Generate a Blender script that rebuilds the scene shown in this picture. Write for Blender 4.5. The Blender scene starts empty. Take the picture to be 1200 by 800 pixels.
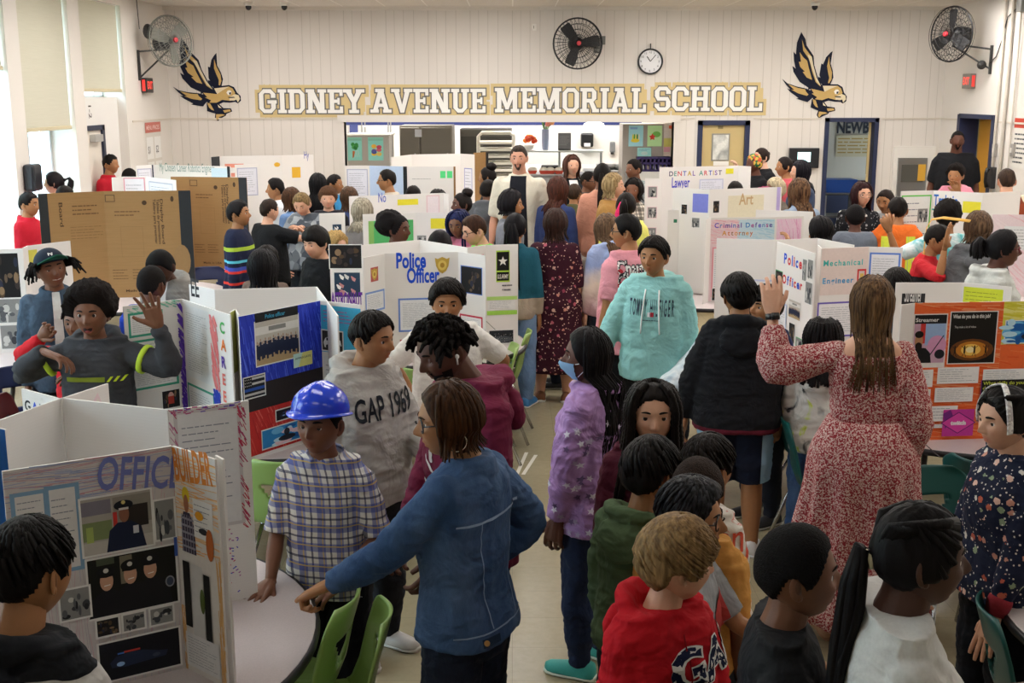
import bpy, bmesh, math, random
import numpy as np
from mathutils import Vector, Matrix, noise
from mathutils.bvhtree import BVHTree
R = math.radians
PI = math.pi
rnd = random.Random(11)
SC = bpy.context.scene
COL = SC.collection
LINK = []                                  # objects wait here and are linked once, at the end
# ------------------------------------------------------------------ camera model (1200 x 800 frame)
FOC, PITCH, CAMZ = 1370.0, R(12.0), 2.45
CP, SP = math.cos(PITCH), math.sin(PITCH)
def slope(x, y):
 v = (400.0 - y) / FOC
 dy = CP + v * SP
 return ((x - 600.0) / FOC) / dy, (v * CP - SP) / dy
def at(x, y, d):
 a, b = slope(x, y)
 return Vector((a * d, d, CAMZ + b * d))
def atz(x, y, z):
 a, b = slope(x, y)
 return at(x, y, (z - CAMZ) / b)
# ------------------------------------------------------------------ colours and materials
def lin(c):
 if isinstance(c, str):
  c = c.lstrip('#')
  c = [int(c[i:i + 2], 16) / 255 for i in (0, 2, 4)]
 return tuple((v / 12.92 if v <= .04045 else ((v + .055) / 1.055) ** 2.4) for v in c[:3])
def rgba(c):
 return (*lin(c), 1.0)
MATS = {}
class Nodes:
 def __init__(s, name):
  s.m = bpy.data.materials.new(name)
  s.m.use_nodes = True
  s.t = s.m.node_tree
  s.b = s.t.nodes['Principled BSDF']
 def n(s, typ, **kw):
  nd = s.t.nodes.new(typ)
  for k, v in kw.items():
   if k in nd.inputs.keys():
    nd.inputs[k].default_value = v
   else:
    setattr(nd, k, v)
  return nd
 def l(s, a, b):
  s.t.links.new(a, b)
 def coord(s, scale=(1, 1, 1), kind='Object', rot=(0, 0, 0)):
  tc = s.n('ShaderNodeTexCoord')
  mp = s.n('ShaderNodeMapping')
  mp.inputs['Scale'].default_value = scale
  mp.inputs['Rotation'].default_value = rot
  s.l(tc.outputs[kind], mp.inputs['Vector'])
  return mp.outputs['Vector']
 def noise(s, vec, scale, detail=3, rough=.5, dist=0):
  nd = s.n('ShaderNodeTexNoise')
  nd.inputs['Scale'].default_value = scale
  nd.inputs['Detail'].default_value = detail
  nd.inputs['Roughness'].default_value = rough
  nd.inputs['Distortion'].default_value = dist
  s.l(vec, nd.inputs['Vector'])
  return nd.outputs['Fac']
 def vor(s, vec, scale, out='Distance', feature='F1', rnd_=1.0):
  nd = s.n('ShaderNodeTexVoronoi', feature=feature)
  nd.inputs['Scale'].default_value = scale
  nd.inputs['Randomness'].default_value = rnd_
  s.l(vec, nd.inputs['Vector'])
  return nd.outputs[out]
 def ramp(s, fac, stops, const=False):
  nd = s.n('ShaderNodeValToRGB')
  cr = nd.color_ramp
  cr.interpolation = 'CONSTANT' if const else 'LINEAR'
  while len(cr.elements) < len(stops):
   cr.elements.new(.5)
  for e, (p, c) in zip(cr.elements, stops):
   e.position = p
   e.color = rgba(c) if not isinstance(c, float) else (c, c, c, 1)
  s.l(fac, nd.inputs['Fac'])
  return nd.outputs['Color']
 def mix(s, fac, a, b, mode='MIX'):
  nd = s.n('ShaderNodeMix', data_type='RGBA', blend_type=mode)
  for sock, v in ((nd.inputs[0], fac), (nd.inputs[6], a), (nd.inputs[7], b)):
   if isinstance(v, bpy.types.NodeSocket):
    s.l(v, sock)
   elif isinstance(v, (int, float)):
    sock.default_value = v
   else:
    sock.default_value = rgba(v)
  return nd.outputs[2]
 def math(s, op, a, b=0.0, c=None):
  nd = s.n('ShaderNodeMath', operation=op)
  for i, v in enumerate((a, b) if c is None else (a, b, c)):
   if isinstance(v, bpy.types.NodeSocket):
    s.l(v, nd.inputs[i])
   else:
    nd.inputs[i].default_value = v
  return nd.outputs[0]
 def sep(s, vec):
  nd = s.n('ShaderNodeSeparateXYZ')
  s.l(vec, nd.inputs[0])
  return nd.outputs
 def bump(s, h, strength=.3, dist=.01):
  nd = s.n('ShaderNodeBump')
  nd.inputs['Strength'].default_value = strength
  nd.inputs['Distance'].default_value = dist
  s.l(h, nd.inputs['Height'])
  s.l(nd.outputs[0], s.b.inputs['Normal'])
 def color(s, c):
  if isinstance(c, bpy.types.NodeSocket):
   s.l(c, s.b.inputs['Base Color'])
  else:
   s.b.inputs['Base Color'].default_value = rgba(c)
 def fin(s, rough=.6, metal=0.0, spec=.5, emis=None, estr=1.0):
  s.b.inputs['Roughness'].default_value = rough
  s.b.inputs['Metallic'].default_value = metal
  s.b.inputs['Specular IOR Level'].default_value = spec
  if emis is not None:
   s.b.inputs['Emission Color'].default_value = rgba(emis)
   s.b.inputs['Emission Strength'].default_value = estr
  return s.m
def cached(f):
 def g(*a, **k):
  key = (f.__name__, a, tuple(sorted(k.items())))
  if key not in MATS:
   MATS[key] = f(*a, **k)
  return MATS[key]
 return g
@cached
def plain(c, rough=.5, metal=0.0, spec=.5, emis=None, estr=1.0):
 s = Nodes('plain')
 s.color(c)
 return s.fin(rough, metal, spec, emis, estr)
@cached
def attr_mat(rough=.55, spec=.35, bumpy=0.0):
 s = Nodes('coloured')
 a = s.n('ShaderNodeAttribute', attribute_name='Col')
 v = s.coord()
 nz = s.noise(v, 60, 3)
 s.l(s.mix(s.math('MULTIPLY', nz, .14), a.outputs['Color'], '#000000'), s.b.inputs['Base Color'])
 if bumpy:
  s.bump(s.noise(v, 220, 2), bumpy, .002)
 return s.fin(rough, 0, spec)
def cloth_finish(s, v, rough=.85, fold=.5, weave=.12):
 h = s.math('ADD', s.math('MULTIPLY', s.noise(v, 7, 3, .55, .8), 1.0), s.math('MULTIPLY', s.noise(v, 260, 1), weave * .12))
 s.bump(h, fold, .05)
 return s.fin(rough, 0, .2)
@cached
def fabric(c, rough=.85, fold=.5, c2=None):
 s = Nodes('fabric')
 v = s.coord()
 n = s.noise(v, 130, 2)
 s.color(s.mix(s.math('MULTIPLY', n, .35), c, c2 or shade(c, .72)))
 return cloth_finish(s, v, rough, fold)
def shade(c, k):
 c = c.lstrip('#')
 return '#' + ''.join('%02x' % max(0, min(255, int(int(c[i:i + 2], 16) * k))) for i in (0, 2, 4))
@cached
def denim(c, worn='#7d97b8'):
 s = Nodes('denim')
 v = s.coord()
 n = s.noise(s.coord((1, 1, .5)), 5, 4, .6)
 m = s.ramp(n, [(.42, 0.0), (.75, 1.0)])
 fine = s.noise(s.coord((300, 300, 60)), 1, 1)
 col = s.mix(s.math('MULTIPLY', m, .45), c, worn)
 s.color(s.mix(s.math('MULTIPLY', fine, .35), col, shade(c, .5)))
 return cloth_finish(s, v, .8, .6, .3)
@cached
def plaid(base, c1, c2, c3, step=.055):
 s = Nodes('plaid')
 v = s.coord()
 x, y, z = s.sep(v)
 u = s.math('ADD', x, s.math('MULTIPLY', y, .8))
 col = s.n('ShaderNodeRGB')
 col.outputs[0].default_value = rgba(base)
 col = col.outputs[0]
 def band(q, off, wd):
  f = s.math('FRACT', s.math('ADD', s.math('DIVIDE', q, step), off))
  return s.math('LESS_THAN', f, wd)
 for q in (u, z):
  col = s.mix(s.math('MULTIPLY', band(q, .0, .42), .62), col, c1)
  col = s.mix(s.math('MULTIPLY', band(q, .35, .10), .75), col, c2)
  col = s.mix(s.math('MULTIPLY', band(q, .75, .06), .8), col, c3)
 s.color(col)
 return cloth_finish(s, v, .85, .5)
@cached
def floral(base, cols, scale=28, size=.36, tiny=True):
 s = Nodes('floral')
 v = s.coord()
 dv = s.vor(v, scale)
 cv = s.vor(v, scale, 'Color')
 r = s.sep(cv)[0]
 fl = s.ramp(r, [(i / len(cols), c) for i, c in enumerate(cols)], True)
 m = s.math('LESS_THAN', s.math('ADD', dv, s.math('MULTIPLY', s.noise(v, scale * 5, 2), .3)), size + .15)
 col = s.mix(m, base, fl)
 if tiny:
  d2 = s.vor(v, scale * 2.3)
  col = s.mix(s.math('LESS_THAN', d2, .2), col, cols[-1])
 s.color(col)
 return cloth_finish(s, v, .85, .5)
@cached
def ditsy(base, dot, scale=95):
 s = Nodes('ditsy')
 v = s.coord()
 n = s.noise(v, scale, 2, .6, .6)
 m = s.ramp(n, [(.5, 0.0), (.53, 1.0)], False)
 s.color(s.mix(s.math('MULTIPLY', m, .85), base, dot))
 return cloth_finish(s, v, .85, .45)
@cached
def blobs(stops, scale=6, dist=1.2, const=False, z=1.0):
 s = Nodes('blobs')
 v = s.coord()
 n = s.noise(s.coord((1, 1, z)), scale, 3, .55, dist)
 s.color(s.ramp(n, list(stops), const))
 return cloth_finish(s, v, .85, .5)
@cached
def patches(cols, scale=9):
 s = Nodes('patches')
 v = s.coord()
 c = s.sep(s.vor(v, scale, 'Color'))[0]
 s.color(s.ramp(c, [(i / len(cols), q) for i, q in enumerate(cols)], True))
 return cloth_finish(s, v, .85, .45)
@cached
def zbands(stops, lo, hi, noise_amt=.0, const=True, soft=0.0):
 """colour bands by height"""
 s = Nodes('bands')
 v = s.coord()
 x, y, z = s.sep(v)
 q = s.math('DIVIDE', s.math('SUBTRACT', z, lo), hi - lo)
 if noise_amt:
  q = s.math('ADD', q, s.math('MULTIPLY', s.math('SUBTRACT', s.noise(v, 6, 3), .5), noise_amt))
 s.color(s.ramp(q, list(stops), const))
 return cloth_finish(s, v, .85, .5)
@cached
def hair_mat(c, hi=None, rough=.55):
 s = Nodes('hair')
 v = s.coord((90, 90, 7))
 n = s.noise(v, 1, 2)
 s.color(s.mix(s.math('MULTIPLY', s.ramp(n, [(.35, 0.0), (.75, 1.0)]), .8), shade(c, .75), hi or shade(c, 1.3)))
 s.bump(n, .5, .004)
 return s.fin(rough, 0, .12)
@cached
def fuzz_mat(c):
 s = Nodes('fuzzy_hair')
 v = s.coord()
 n = s.noise(v, 190, 3, .7)
 s.color(s.mix(s.ramp(n, [(.3, 0.0), (.7, 1.0)]), shade(c, .55), shade(c, 1.35)))
 s.bump(n, 1.0, .012)
 return s.fin(.75, 0, .15)
# ------------------------------------------------------------------ mesh builder
class MB:
 def __init__(s):
  s.v, s.f, s.c, s.mi = [], [], [], []
  s.cur = None
  s.m = 0
 def add(s, vs, fs, col=None, mi=None):
  o = len(s.v)
  s.v.extend([tuple(p) for p in vs])
  c = col if col is not None else s.cur
  k = s.m if mi is None else mi
  for f in fs:
   s.f.append(tuple(i + o for i in f))
   s.c.append(c)
   s.mi.append(k)
  return s
 def box(s, lo, hi, mat=None, **k):
  (a, b, c), (d, e, f) = lo, hi
  vs = [(a, b, c), (d, b, c), (d, e, c), (a, e, c), (a, b, f), (d, b, f), (d, e, f), (a, e, f)]
  if mat is not None:
   vs = [mat @ Vector(p) for p in vs]
  return s.add(vs, [(0, 3, 2, 1), (4, 5, 6, 7), (0, 1, 5, 4), (1, 2, 6, 5), (2, 3, 7, 6), (3, 0, 4, 7)], **k)
 def bbox(s, lo, hi, bev, mat=None, **k):
  """box with bevelled edges"""
  bm = bmesh.new()
  bmesh.ops.create_cube(bm, size=1)
  c = [(lo[i] + hi[i]) / 2 for i in range(3)]
  e = [hi[i] - lo[i] for i in range(3)]
  for q in bm.verts:
   q.co = Vector((c[i] + q.co[i] * e[i] for i in range(3)))
  bmesh.ops.bevel(bm, geom=bm.edges[:], offset=bev, segments=2, affect='EDGES', profile=.5)
  bm.verts.index_update()
  vs = [q.co.copy() if mat is None else mat @ q.co for q in bm.verts]
  fs = [[q.index for q in f.verts] for f in bm.faces]
  bm.free()
  return s.add(vs, fs, **k)
 def loft(s, rings, cap=True, close=False, **k):
  n = len(rings[0])
  vs = [p for r in rings for p in r]
  fs = []
  m = len(rings)
  for i in range(m if close else m - 1):
   a, b = i * n, ((i + 1) % m) * n
   for j in range(n):
    q = (j + 1) % n
    fs.append((a + j, a + q, b + q, b + j))
  if cap and not close:
   fs.append(tuple(range(n - 1, -1, -1)))
   fs.append(tuple(range((m - 1) * n, m * n)))
  return s.add(vs, fs, **k)
 def tube(s, path, rad, n=8, cap=True, up=None, flat=None, **k):
  """swept tube; rad: number or list; entries may be (a, b) for an oval section"""
  P = [Vector(p) for p in path]
  m = len(P)
  if not isinstance(rad, (list, tuple)) or (isinstance(rad, tuple)):
   rad = [rad] * m
  T = []
  for i in range(m):
   t = P[min(i + 1, m - 1)] - P[max(i - 1, 0)]
   T.append(t.normalized() if t.length > 1e-9 else Vector((0, 0, 1)))
  u = Vector(up) if up is not None else Vector((0, 1, 0))
  if abs(u.dot(T[0])) > .95:
   u = Vector((1, 0, 0))
  rings = []
  for i in range(m):
   u = (u - T[i] * u.dot(T[i]))
   if u.length < 1e-6:
    u = T[i].orthogonal()
   u.normalize()
   w = T[i].cross(u)
   a, b = rad[i] if isinstance(rad[i], (tuple, list)) else (rad[i], rad[i])
   rings.append([P[i] + w * (math.cos(2 * PI * j / n) * a) + u * (math.sin(2 * PI * j / n) * b) for j in range(n)])
  return s.loft(rings, cap, **k)
 def lathe(s, prof, n=24, org=(0, 0, 0), axis='Z', mat=None, **k):
  rings = []
  for r, z in prof:
   ring = []
   for j in range(n):
    a = 2 * PI * j / n
    p = Vector((r * math.cos(a), r * math.sin(a), z))
    if axis == 'Y':
     p = Vector((p.x, -p.z, p.y))
    if axis == 'X':
     p = Vector((p.z, p.x, p.y))
    p = p + Vector(org)
    ring.append(mat @ p if mat is not None else p)
   rings.append(ring)
  return s.loft(rings, True, **k)
 def ell(s, c, r, n=12, m=8, mat=None, **k):
  vs, fs = [], []
  for i in range(m + 1):
   t = PI * i / m
   for j in range(n):
    a = 2 * PI * j / n
    p = Vector((c[0] + r[0] * math.sin(t) * math.cos(a), c[1] + r[1] * math.sin(t) * math.sin(a), c[2] + r[2] * math.cos(t)))
    vs.append(mat @ p if mat is not None else p)
  for i in range(m):
   for j in range(n):
    q = (j + 1) % n
    a, b, c_, d = i * n + j, i * n + q, (i + 1) * n + q, (i + 1) * n + j
    if i == 0:
     fs.append((a, d, c_))
    elif i == m - 1:
     fs.append((a, d, b))
    else:
     fs.append((a, d, c_, b))
  return s.add(vs, fs, **k)
 def prism(s, poly, y0, y1, fn=None, **k):
  """polygon in x,z pushed from y0 to y1"""
  n = len(poly)
  vs = [(x, y0, z) for x, z in poly] + [(x, y1, z) for x, z in poly]
  if fn is not None:
   vs = [fn(*p) for p in vs]
  fs = [tuple(range(n)), tuple(range(2 * n - 1, n - 1, -1))]
  for i in range(n):
   j = (i + 1) % n
   fs.append((i, i + n, j + n, j))
  return s.add(vs, fs, **k)
 def build(s, name, mats, parent=None, smooth=False, fix=False):
  me = bpy.data.meshes.new(name)
  me.from_pydata(s.v, [], s.f)
  if any(c is not None for c in s.c):
   ca = me.color_attributes.new('Col', 'FLOAT_COLOR', 'CORNER')
   buf = np.empty((len(me.loops), 4), np.float32)
   k = 0
   for f, c in zip(s.f, s.c):
    n = len(f)
    buf[k:k + n] = (*lin(c), 1) if isinstance(c, str) else ((*c[:3], 1) if c is not None else (.5, .5, .5, 1))
    k += n
   ca.data.foreach_set('color', buf.ravel())
  if not isinstance(mats, (list, tuple)):
   mats = [mats]
  for m in mats:
   me.materials.append(m)
  if len(mats) > 1:
   me.polygons.foreach_set('material_index', np.array(s.mi, np.int32))
  if smooth:
   me.polygons.foreach_set('use_smooth', np.ones(len(me.polygons), bool))
  if fix:
   bm = bmesh.new()
   bm.from_mesh(me)
   bmesh.ops.recalc_face_normals(bm, faces=bm.faces[:])
   bm.to_mesh(me)
   bm.free()
  me.update()
  return obj(name, me, parent)
def obj(name, data, parent=None):
 o = bpy.data.objects.new(name, data)
 o.parent = parent
 LINK.append(o)
 return o
def empty(name, loc=(0, 0, 0), rz=0.0):
 o = bpy.data.objects.new(name, None)
 o.location = loc
 o.rotation_euler = (0, 0, rz)
 o.empty_display_size = .1
 LINK.append(o)
 return o
def tag(o, label=None, cat=None, group=None, kind=None):
 if label:
  o['label'] = label
 if cat:
  o['category'] = cat
 if group:
  o['group'] = group
 if kind:
  o['kind'] = kind
 return o
def smooth_by_angle(o, ang=40):
 """smooth shading with sharp edges kept where faces meet steeply"""
 me = o.data
 bm = bmesh.new()
 bm.from_mesh(me)
 bmesh.ops.recalc_face_normals(bm, faces=bm.faces[:])
 for e in bm.edges:
  e.smooth = not (len(e.link_faces) == 2 and e.calc_face_angle(0) > R(ang))
 for f in bm.faces:
  f.smooth = True
 bm.to_mesh(me)
 bm.free()
 return o
def remesh(V, Fc, vox, it=3):
 me = bpy.data.meshes.new('work')
 me.from_pydata(V, [], Fc)
 ob = bpy.data.objects.new('work', me)
 COL.objects.link(ob)
 m = ob.modifiers.new('r', 'REMESH')
 m.mode = 'VOXEL'
 m.voxel_size = vox
 if it:
  q = ob.modifiers.new('s', 'SMOOTH')
  q.factor = .5
  q.iterations = it
 dg = bpy.context.evaluated_depsgraph_get()
 m2 = ob.evaluated_get(dg).to_mesh()
 nv, nf = len(m2.vertices), len(m2.polygons)
 co = np.empty(nv * 3, np.float32)
 m2.vertices.foreach_get('co', co)
 no = np.empty(nv * 3, np.float32)
 m2.vertices.foreach_get('normal', no)
 lv = np.empty(len(m2.loops), np.int32)
 m2.loops.foreach_get('vertex_index', lv)
 tot = np.empty(nf, np.int32)
 m2.polygons.foreach_get('loop_total', tot)
 fs, k = [], 0
 lv = lv.tolist()
 for t in tot.tolist():
  fs.append(tuple(lv[k:k + t]))
  k += t
 bpy.data.objects.remove(ob)
 bpy.data.meshes.remove(me)
 return co.reshape(-1, 3), fs, no.reshape(-1, 3)
TEXTS = {}
def text_tris(txt, bold=0.0):
 """flat faces of a line of lettering, cap height 1, left edge at 0, baseline at 0"""
 if (txt, bold) in TEXTS:
  return TEXTS[(txt, bold)]
 cu = bpy.data.curves.new('t', 'FONT')
 cu.body = txt
 cu.size = 1.38
 cu.offset = bold
 cu.resolution_u = 3
 ob = bpy.data.objects.new('t', cu)
 COL.objects.link(ob)
 dg = bpy.context.evaluated_depsgraph_get()
 me = ob.evaluated_get(dg).to_mesh()
 vs = [(v.co.x, v.co.y) for v in me.vertices]
 fs = [tuple(p.vertices) for p in me.polygons]
 bpy.data.objects.remove(ob)
 bpy.data.curves.remove(cu)
 if vs:
  x0 = min(v[0] for v in vs)
  vs = [(x - x0, y) for x, y in vs]
 w = max([v[0] for v in vs], default=0)
 TEXTS[(txt, bold)] = (vs, fs, w)
 return TEXTS[(txt, bold)]
class Print:
 """flat coloured artwork: shapes laid over one another in u (right), v (down), metres"""
 def __init__(s, w=1.0, h=1.0):
  s.items = []
  s.w, s.h = w, h
 def poly(s, pts, c):
  s.items.append(([(p[0], p[1]) for p in pts], [tuple(range(len(pts)))], c))
  return s
 def rect(s, u0, v0, u1, v1, c):
  return s.poly([(u0, v0), (u1, v0), (u1, v1), (u0, v1)], c)
 def ell(s, u, v, ru, rv, c, n=16, a0=0, a1=360):
  m = n if a1 - a0 >= 360 else n + 1
  return s.poly([(u + ru * math.cos(R(a0 + (a1 - a0) * i / n)), v + rv * math.sin(R(a0 + (a1 - a0) * i / n))) for i in range(m)], c)
 def frame(s, u0, v0, u1, v1, t, c):
  s.rect(u0, v0, u1, v0 + t, c); s.rect(u0, v1 - t, u1, v1, c)
  s.rect(u0, v0 + t, u0 + t, v1 - t, c)
  return s.rect(u1 - t, v0 + t, u1, v1 - t, c)
 def line(s, pts, t, c):
  for (a, b), (d, e) in zip(pts, pts[1:]):
   L = math.hypot(d - a, e - b) or 1
   nx, ny = -(e - b) / L * t / 2, (d - a) / L * t / 2
   s.poly([(a + nx, b + ny), (d + nx, e + ny), (d - nx, e - ny), (a - nx, b - ny)], c)
  return s
 def text(s, txt, u, v, size, c, bold=0.0, width=None, rot=0.0):
  """v is the baseline"""
  vs, fs, w = text_tris(txt, bold)
  kx = size if width is None else width / max(w, 1e-6)
  ca, sa = math.cos(R(rot)), math.sin(R(rot))
  s.items.append(([(u + x * kx * ca + y * size * sa, v - y * size * ca + x * kx * sa) for x, y in vs], [f[::-1] for f in fs], c))
  return s
 def lines(s, u0, v0, u1, v1, n, c='#8d8f98', t=.35, ragged=.35, seed=1):
  r = random.Random(seed)
  st = (v1 - v0) / n
  for i in range(n):
   e = u0 + (u1 - u0) * (1 - r.random() * ragged)
   a = u0
   while a < e:
    b = min(e, a + (u1 - u0) * (.06 + .16 * r.random()))
    s.rect(a, v0 + st * (i + .3), b, v0 + st * (i + .3 + t), c)
    a = b + (u1 - u0) * .025
  return s
 def scrib(s, u0, v0, u1, v1, c, n=60, t=.004, ang=0.0, seed=1, ln=.3):
  """crayon strokes"""
  r = random.Random(seed)
  ca, sa = math.cos(R(ang)), math.sin(R(ang))
  for i in range(n):
   L = ln * (u1 - u0 if abs(ca) > .7 else v1 - v0) * (.5 + r.random())
   cu, cv = u0 + (u1 - u0) * r.random(), v0 + (v1 - v0) * r.random()
   j = (r.random() - .5) * .25
   a = (cu - L / 2 * (ca - sa * j), cv - L / 2 * (sa + ca * j))
   b = (cu + L / 2 * (ca - sa * j), cv + L / 2 * (sa + ca * j))
   cl = lambda p: (min(max(p[0], u0), u1), min(max(p[1], v0), v1))
   s.line([cl(a), cl(b)], t * (.6 + .8 * r.random()), c if isinstance(c, str) else r.choice(c))
  return s
 def mesh(s, fn, thick=.0025, cut=None):
  """fn(u, v, lift) -> point, or None where the surface is missed; cut = largest cell when laid on a curved surface"""
  mb = MB()
  step = min(.0003, thick / max(1, len(s.items)))
  for k, (vs, fs, c) in enumerate(s.items):
   if cut and len(fs) == 1 and len(vs) == 4:
    a, b, d, e = vs
    n = max(1, min(24, int(max(math.dist(a, b), math.dist(d, e)) / cut)))
    m = max(1, min(24, int(max(math.dist(b, d), math.dist(a, e)) / cut)))
    vs = [((a[0] * (1 - i / n) + b[0] * i / n) * (1 - j / m) + (e[0] * (1 - i / n) + d[0] * i / n) * j / m, (a[1] * (1 - i / n) + b[1] * i / n) * (1 - j / m) + (e[1] * (1 - i / n) + d[1] * i / n) * j / m) for j in range(m + 1) for i in range(n + 1)]
    fs = [(j * (n + 1) + i, j * (n + 1) + i + 1, (j + 1) * (n + 1) + i + 1, (j + 1) * (n + 1) + i) for j in range(m) for i in range(n)]
   elif cut and len(fs) == 1 and len(vs) > 12:
    q = (sum(v[0] for v in vs) / len(vs), sum(v[1] for v in vs) / len(vs)); n = len(vs)
    vs = [q] + [(q[0] + (v[0] - q[0]) * r, q[1] + (v[1] - q[1]) * r) for r in (.5, 1) for v in vs]
    fs = [(0, 1 + i, 1 + (i + 1) % n) for i in range(n)] + [(1 + i, 1 + n + i, 1 + n + (i + 1) % n, 1 + (i + 1) % n) for i in range(n)]
   elif cut and len(fs) > 1:
    vs, todo, fs = list(vs), [q for f in fs for q in ([f] if len(f) == 3 else [(f[0], f[i], f[i + 1]) for i in range(1, len(f) - 1)])], []
    while todo:
     f = todo.pop()
     L = [math.dist(vs[f[i]], vs[f[(i + 1) % 3]]) for i in range(3)]
     i = L.index(max(L))
     if L[i] <= cut or len(fs) > 4000:
      fs.append(f); continue
     a, b, d = f[i], f[(i + 1) % 3], f[(i + 2) % 3]
     vs.append(((vs[a][0] + vs[b][0]) / 2, (vs[a][1] + vs[b][1]) / 2)); m = len(vs) - 1
     todo += [(a, m, d), (m, b, d)]
   P = [fn(u, v, step * (k + 1)) for u, v in vs]
   if any(p is None for p in P):
    good = [f for f in fs if all(P[i] is not None for i in f)]
    if len(fs) < 3 or not good:
     continue
    fs = good
    P = [p or Vector() for p in P]
    used = sorted({i for f in fs for i in f}); mp = {i: j for j, i in enumerate(used)}
    P = [P[i] for i in used]; fs = [tuple(mp[i] for i in f) for f in fs]
   mb.add(P, fs, col=c)
  return mb
# ------------------------------------------------------------------ people
def ss(a, b, x):
 t = min(1.0, max(0.0, (x - a) / (b - a)))
 return t * t * (3 - 2 * t)
def G(x, w):
 return math.exp(-(x / w) ** 2)
def head_base(x, y, z, hh, round_=0.0):
 """smooth skull and jaw, no features; direction (x, y, z), face towards -y; origin at mid head"""
 rx, ry, rz = (.345 + .02 * round_) * hh, .435 * hh, .5 * hh
 px, py, pz = rx * x, ry * y, rz * z
 lo = max(0.0, -z)
 px *= 1 - (.34 - .1 * round_) * lo ** 1.5 * (1 if y < .3 else 1 - .3 * y)
 if y < 0:
  py = -ry * .93 * abs(y) ** .80
  py *= 1 - .16 * max(0, z) ** 2
 else:
  py *= 1 - .62 * ss(.05, .95, lo)
  py *= 1 + .05 * max(0, z)
 return px, py, pz
def head_point(x, y, z, hh, round_=0.0, fem=False):
 px, py, pz = head_base(x, y, z, hh, round_)
 if y < .25:
  ax = abs(x)
  d = 0.0
  d += .05 * G(x, .30) * G(z + .86, .16)                                     # chin
  a = .106 * ss(.14, -.24, z) * ss(-.40, -.27, z)
  d += a * G(x, .115)                                                        # nose
  d += .040 * G(ax - .13, .065) * G(z + .27, .06)                            # nostril wings
  d -= .052 * G(ax - .40, .19) * G(z - .03, .12)                             # eye sockets
  d += .020 * G(ax - .34, .26) * G(z - .20, .07)                             # brow
  d += .022 * G(ax - .52, .20) * G(z + .25, .18)                             # cheek
  d += .034 * G(x, .26) * G(z + .495, .05) + .036 * G(x, .23) * G(z + .615, .055)
  d -= .022 * G(x, .30) * G(z + .553, .024)
  d -= .018 * G(x, .25) * G(z + .72, .05)
  py -= d * hh
 return px, py, pz
def hairline(az, style):
 """lowest elevation (unit z) the hair reaches at azimuth az (0 front, 180 back)"""
 a = abs(az)
 if style == 'crop':
  pts = [(0, .60), (35, .55), (55, .38), (72, .02), (84, -.18), (92, .12), (108, .10), (122, -.25), (150, -.52), (180, -.56)]
 elif style == 'bangs':
  pts = [(0, .34), (35, .36), (55, .26), (70, -.05), (86, -.25), (96, -.05), (112, -.05), (124, -.35), (150, -.58), (180, -.6)]
 elif style == 'bald':
  return 2.0
 else:
  pts = [(0, .62), (30, .56), (52, .30), (66, .0), (78, -.25), (100, -.4), (130, -.55), (180, -.62)]
 for (p, q), (r, t) in zip(pts, pts[1:]):
  if a <= r:
   return q + (t - q) * (a - p) / (r - p)
 return pts[-1][1]
HANDS = {}
POSES = {'relax': (.35, .5, .4), 'flat': (.06, .08, .05), 'open': (.02, .05, .05), 'grip': (1.25, 1.35, .9), 'point': None, 'spread': (.05, .1, .1), 'curl': (.7, .8, .6)}
def hand_template(pose, fine):
 """hand of length 1: x towards the thumb side, y = palm normal, z along the fingers"""
 if (pose, fine) in HANDS:
  return HANDS[(pose, fine)]
 mb = MB()
 n = 8 if fine else 5
 fl = (.40, .45, .42, .33)
 fs = (.185, .065, -.06, -.175)
 fz = (.53, .55, .53, .48)
 fan = {'spread': .22, 'open': .14, 'flat': .10}.get(pose, .05)
 for k in range(4):
  base = Vector((fs[k], 0, fz[k]))
  p = [Vector((fs[k] * .45, .0, .04)), Vector((fs[k] * .8, -.01, .28)), base]
  if pose == 'point':
   cu = (.05, .06, .05) if k == 0 else (1.0, 1.2, .7)
  else:
   cu = POSES[pose]
  a, ang = base, (1.5 - k) * fan
  bend = 0.0
  for seg, frac in enumerate((.45, .32, .23)):
   bend += cu[seg] * (1 + .08 * k)
   a = a + Vector((math.sin(ang) * math.cos(bend), math.sin(bend), math.cos(ang) * math.cos(bend))) * (fl[k] * frac)
   p.append(a)
  mb.tube(p, [(.085, .075), (.085, .07), .056, .050, .045, .036], n, up=(0, 1, 0))
 th = [Vector((.07, .02, .06)), Vector((.19, .05, .22)), Vector((.30, .07 if pose != 'grip' else .14, .36)), Vector((.34, .10 if pose != 'grip' else .24, .50))]
 if pose in ('spread', 'open'):
  th = [Vector((.07, .02, .06)), Vector((.24, .04, .20)), Vector((.40, .05, .31)), Vector((.50, .06, .42))]
 mb.tube(th, [.09, .075, .055, .042], n, up=(0, 1, 0))
 mb.tube([(0, 0, -.10), (0, 0, .05), (0, 0, .3), (0, 0, .52)], [(.13, .10), (.15, .10), (.21, .085), (.20, .07)], n + 3, up=(0, 1, 0))
 if fine:
  v, f, _ = remesh(mb.v, mb.f, .017, 2)
  HANDS[(pose, fine)] = ([tuple(map(float, q)) for q in v], f)
 else:
  HANDS[(pose, fine)] = (mb.v, mb.f)
 return HANDS[(pose, fine)]
ARM = {
 'down': ((.16, .02, -1), (.05, .22, -1)), 'down2': ((.22, -.1, -1), (.1, .1, -1)), 'fwd': ((.18, .25, -.95), (-.1, .95, -.1)),
 'low': ((.15, .3, -.95), (-.1, .75, -.65)), 'fold': ((.25, .25, -.9), (-.85, .55, .12)), 'hip': ((.75, -.25, -.65), (-.65, -.1, -.75)),
 'back': ((.2, -.3, -.9), (-.3, -.5, -.8)), 'face': ((.2, .7, -.6), (-.3, .3, .9)), 'up': ((.35, .3, .9), (.0, .1, 1)), 'table': ((.15, .45, -.85), (0, .7, -.7)),
}
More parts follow.
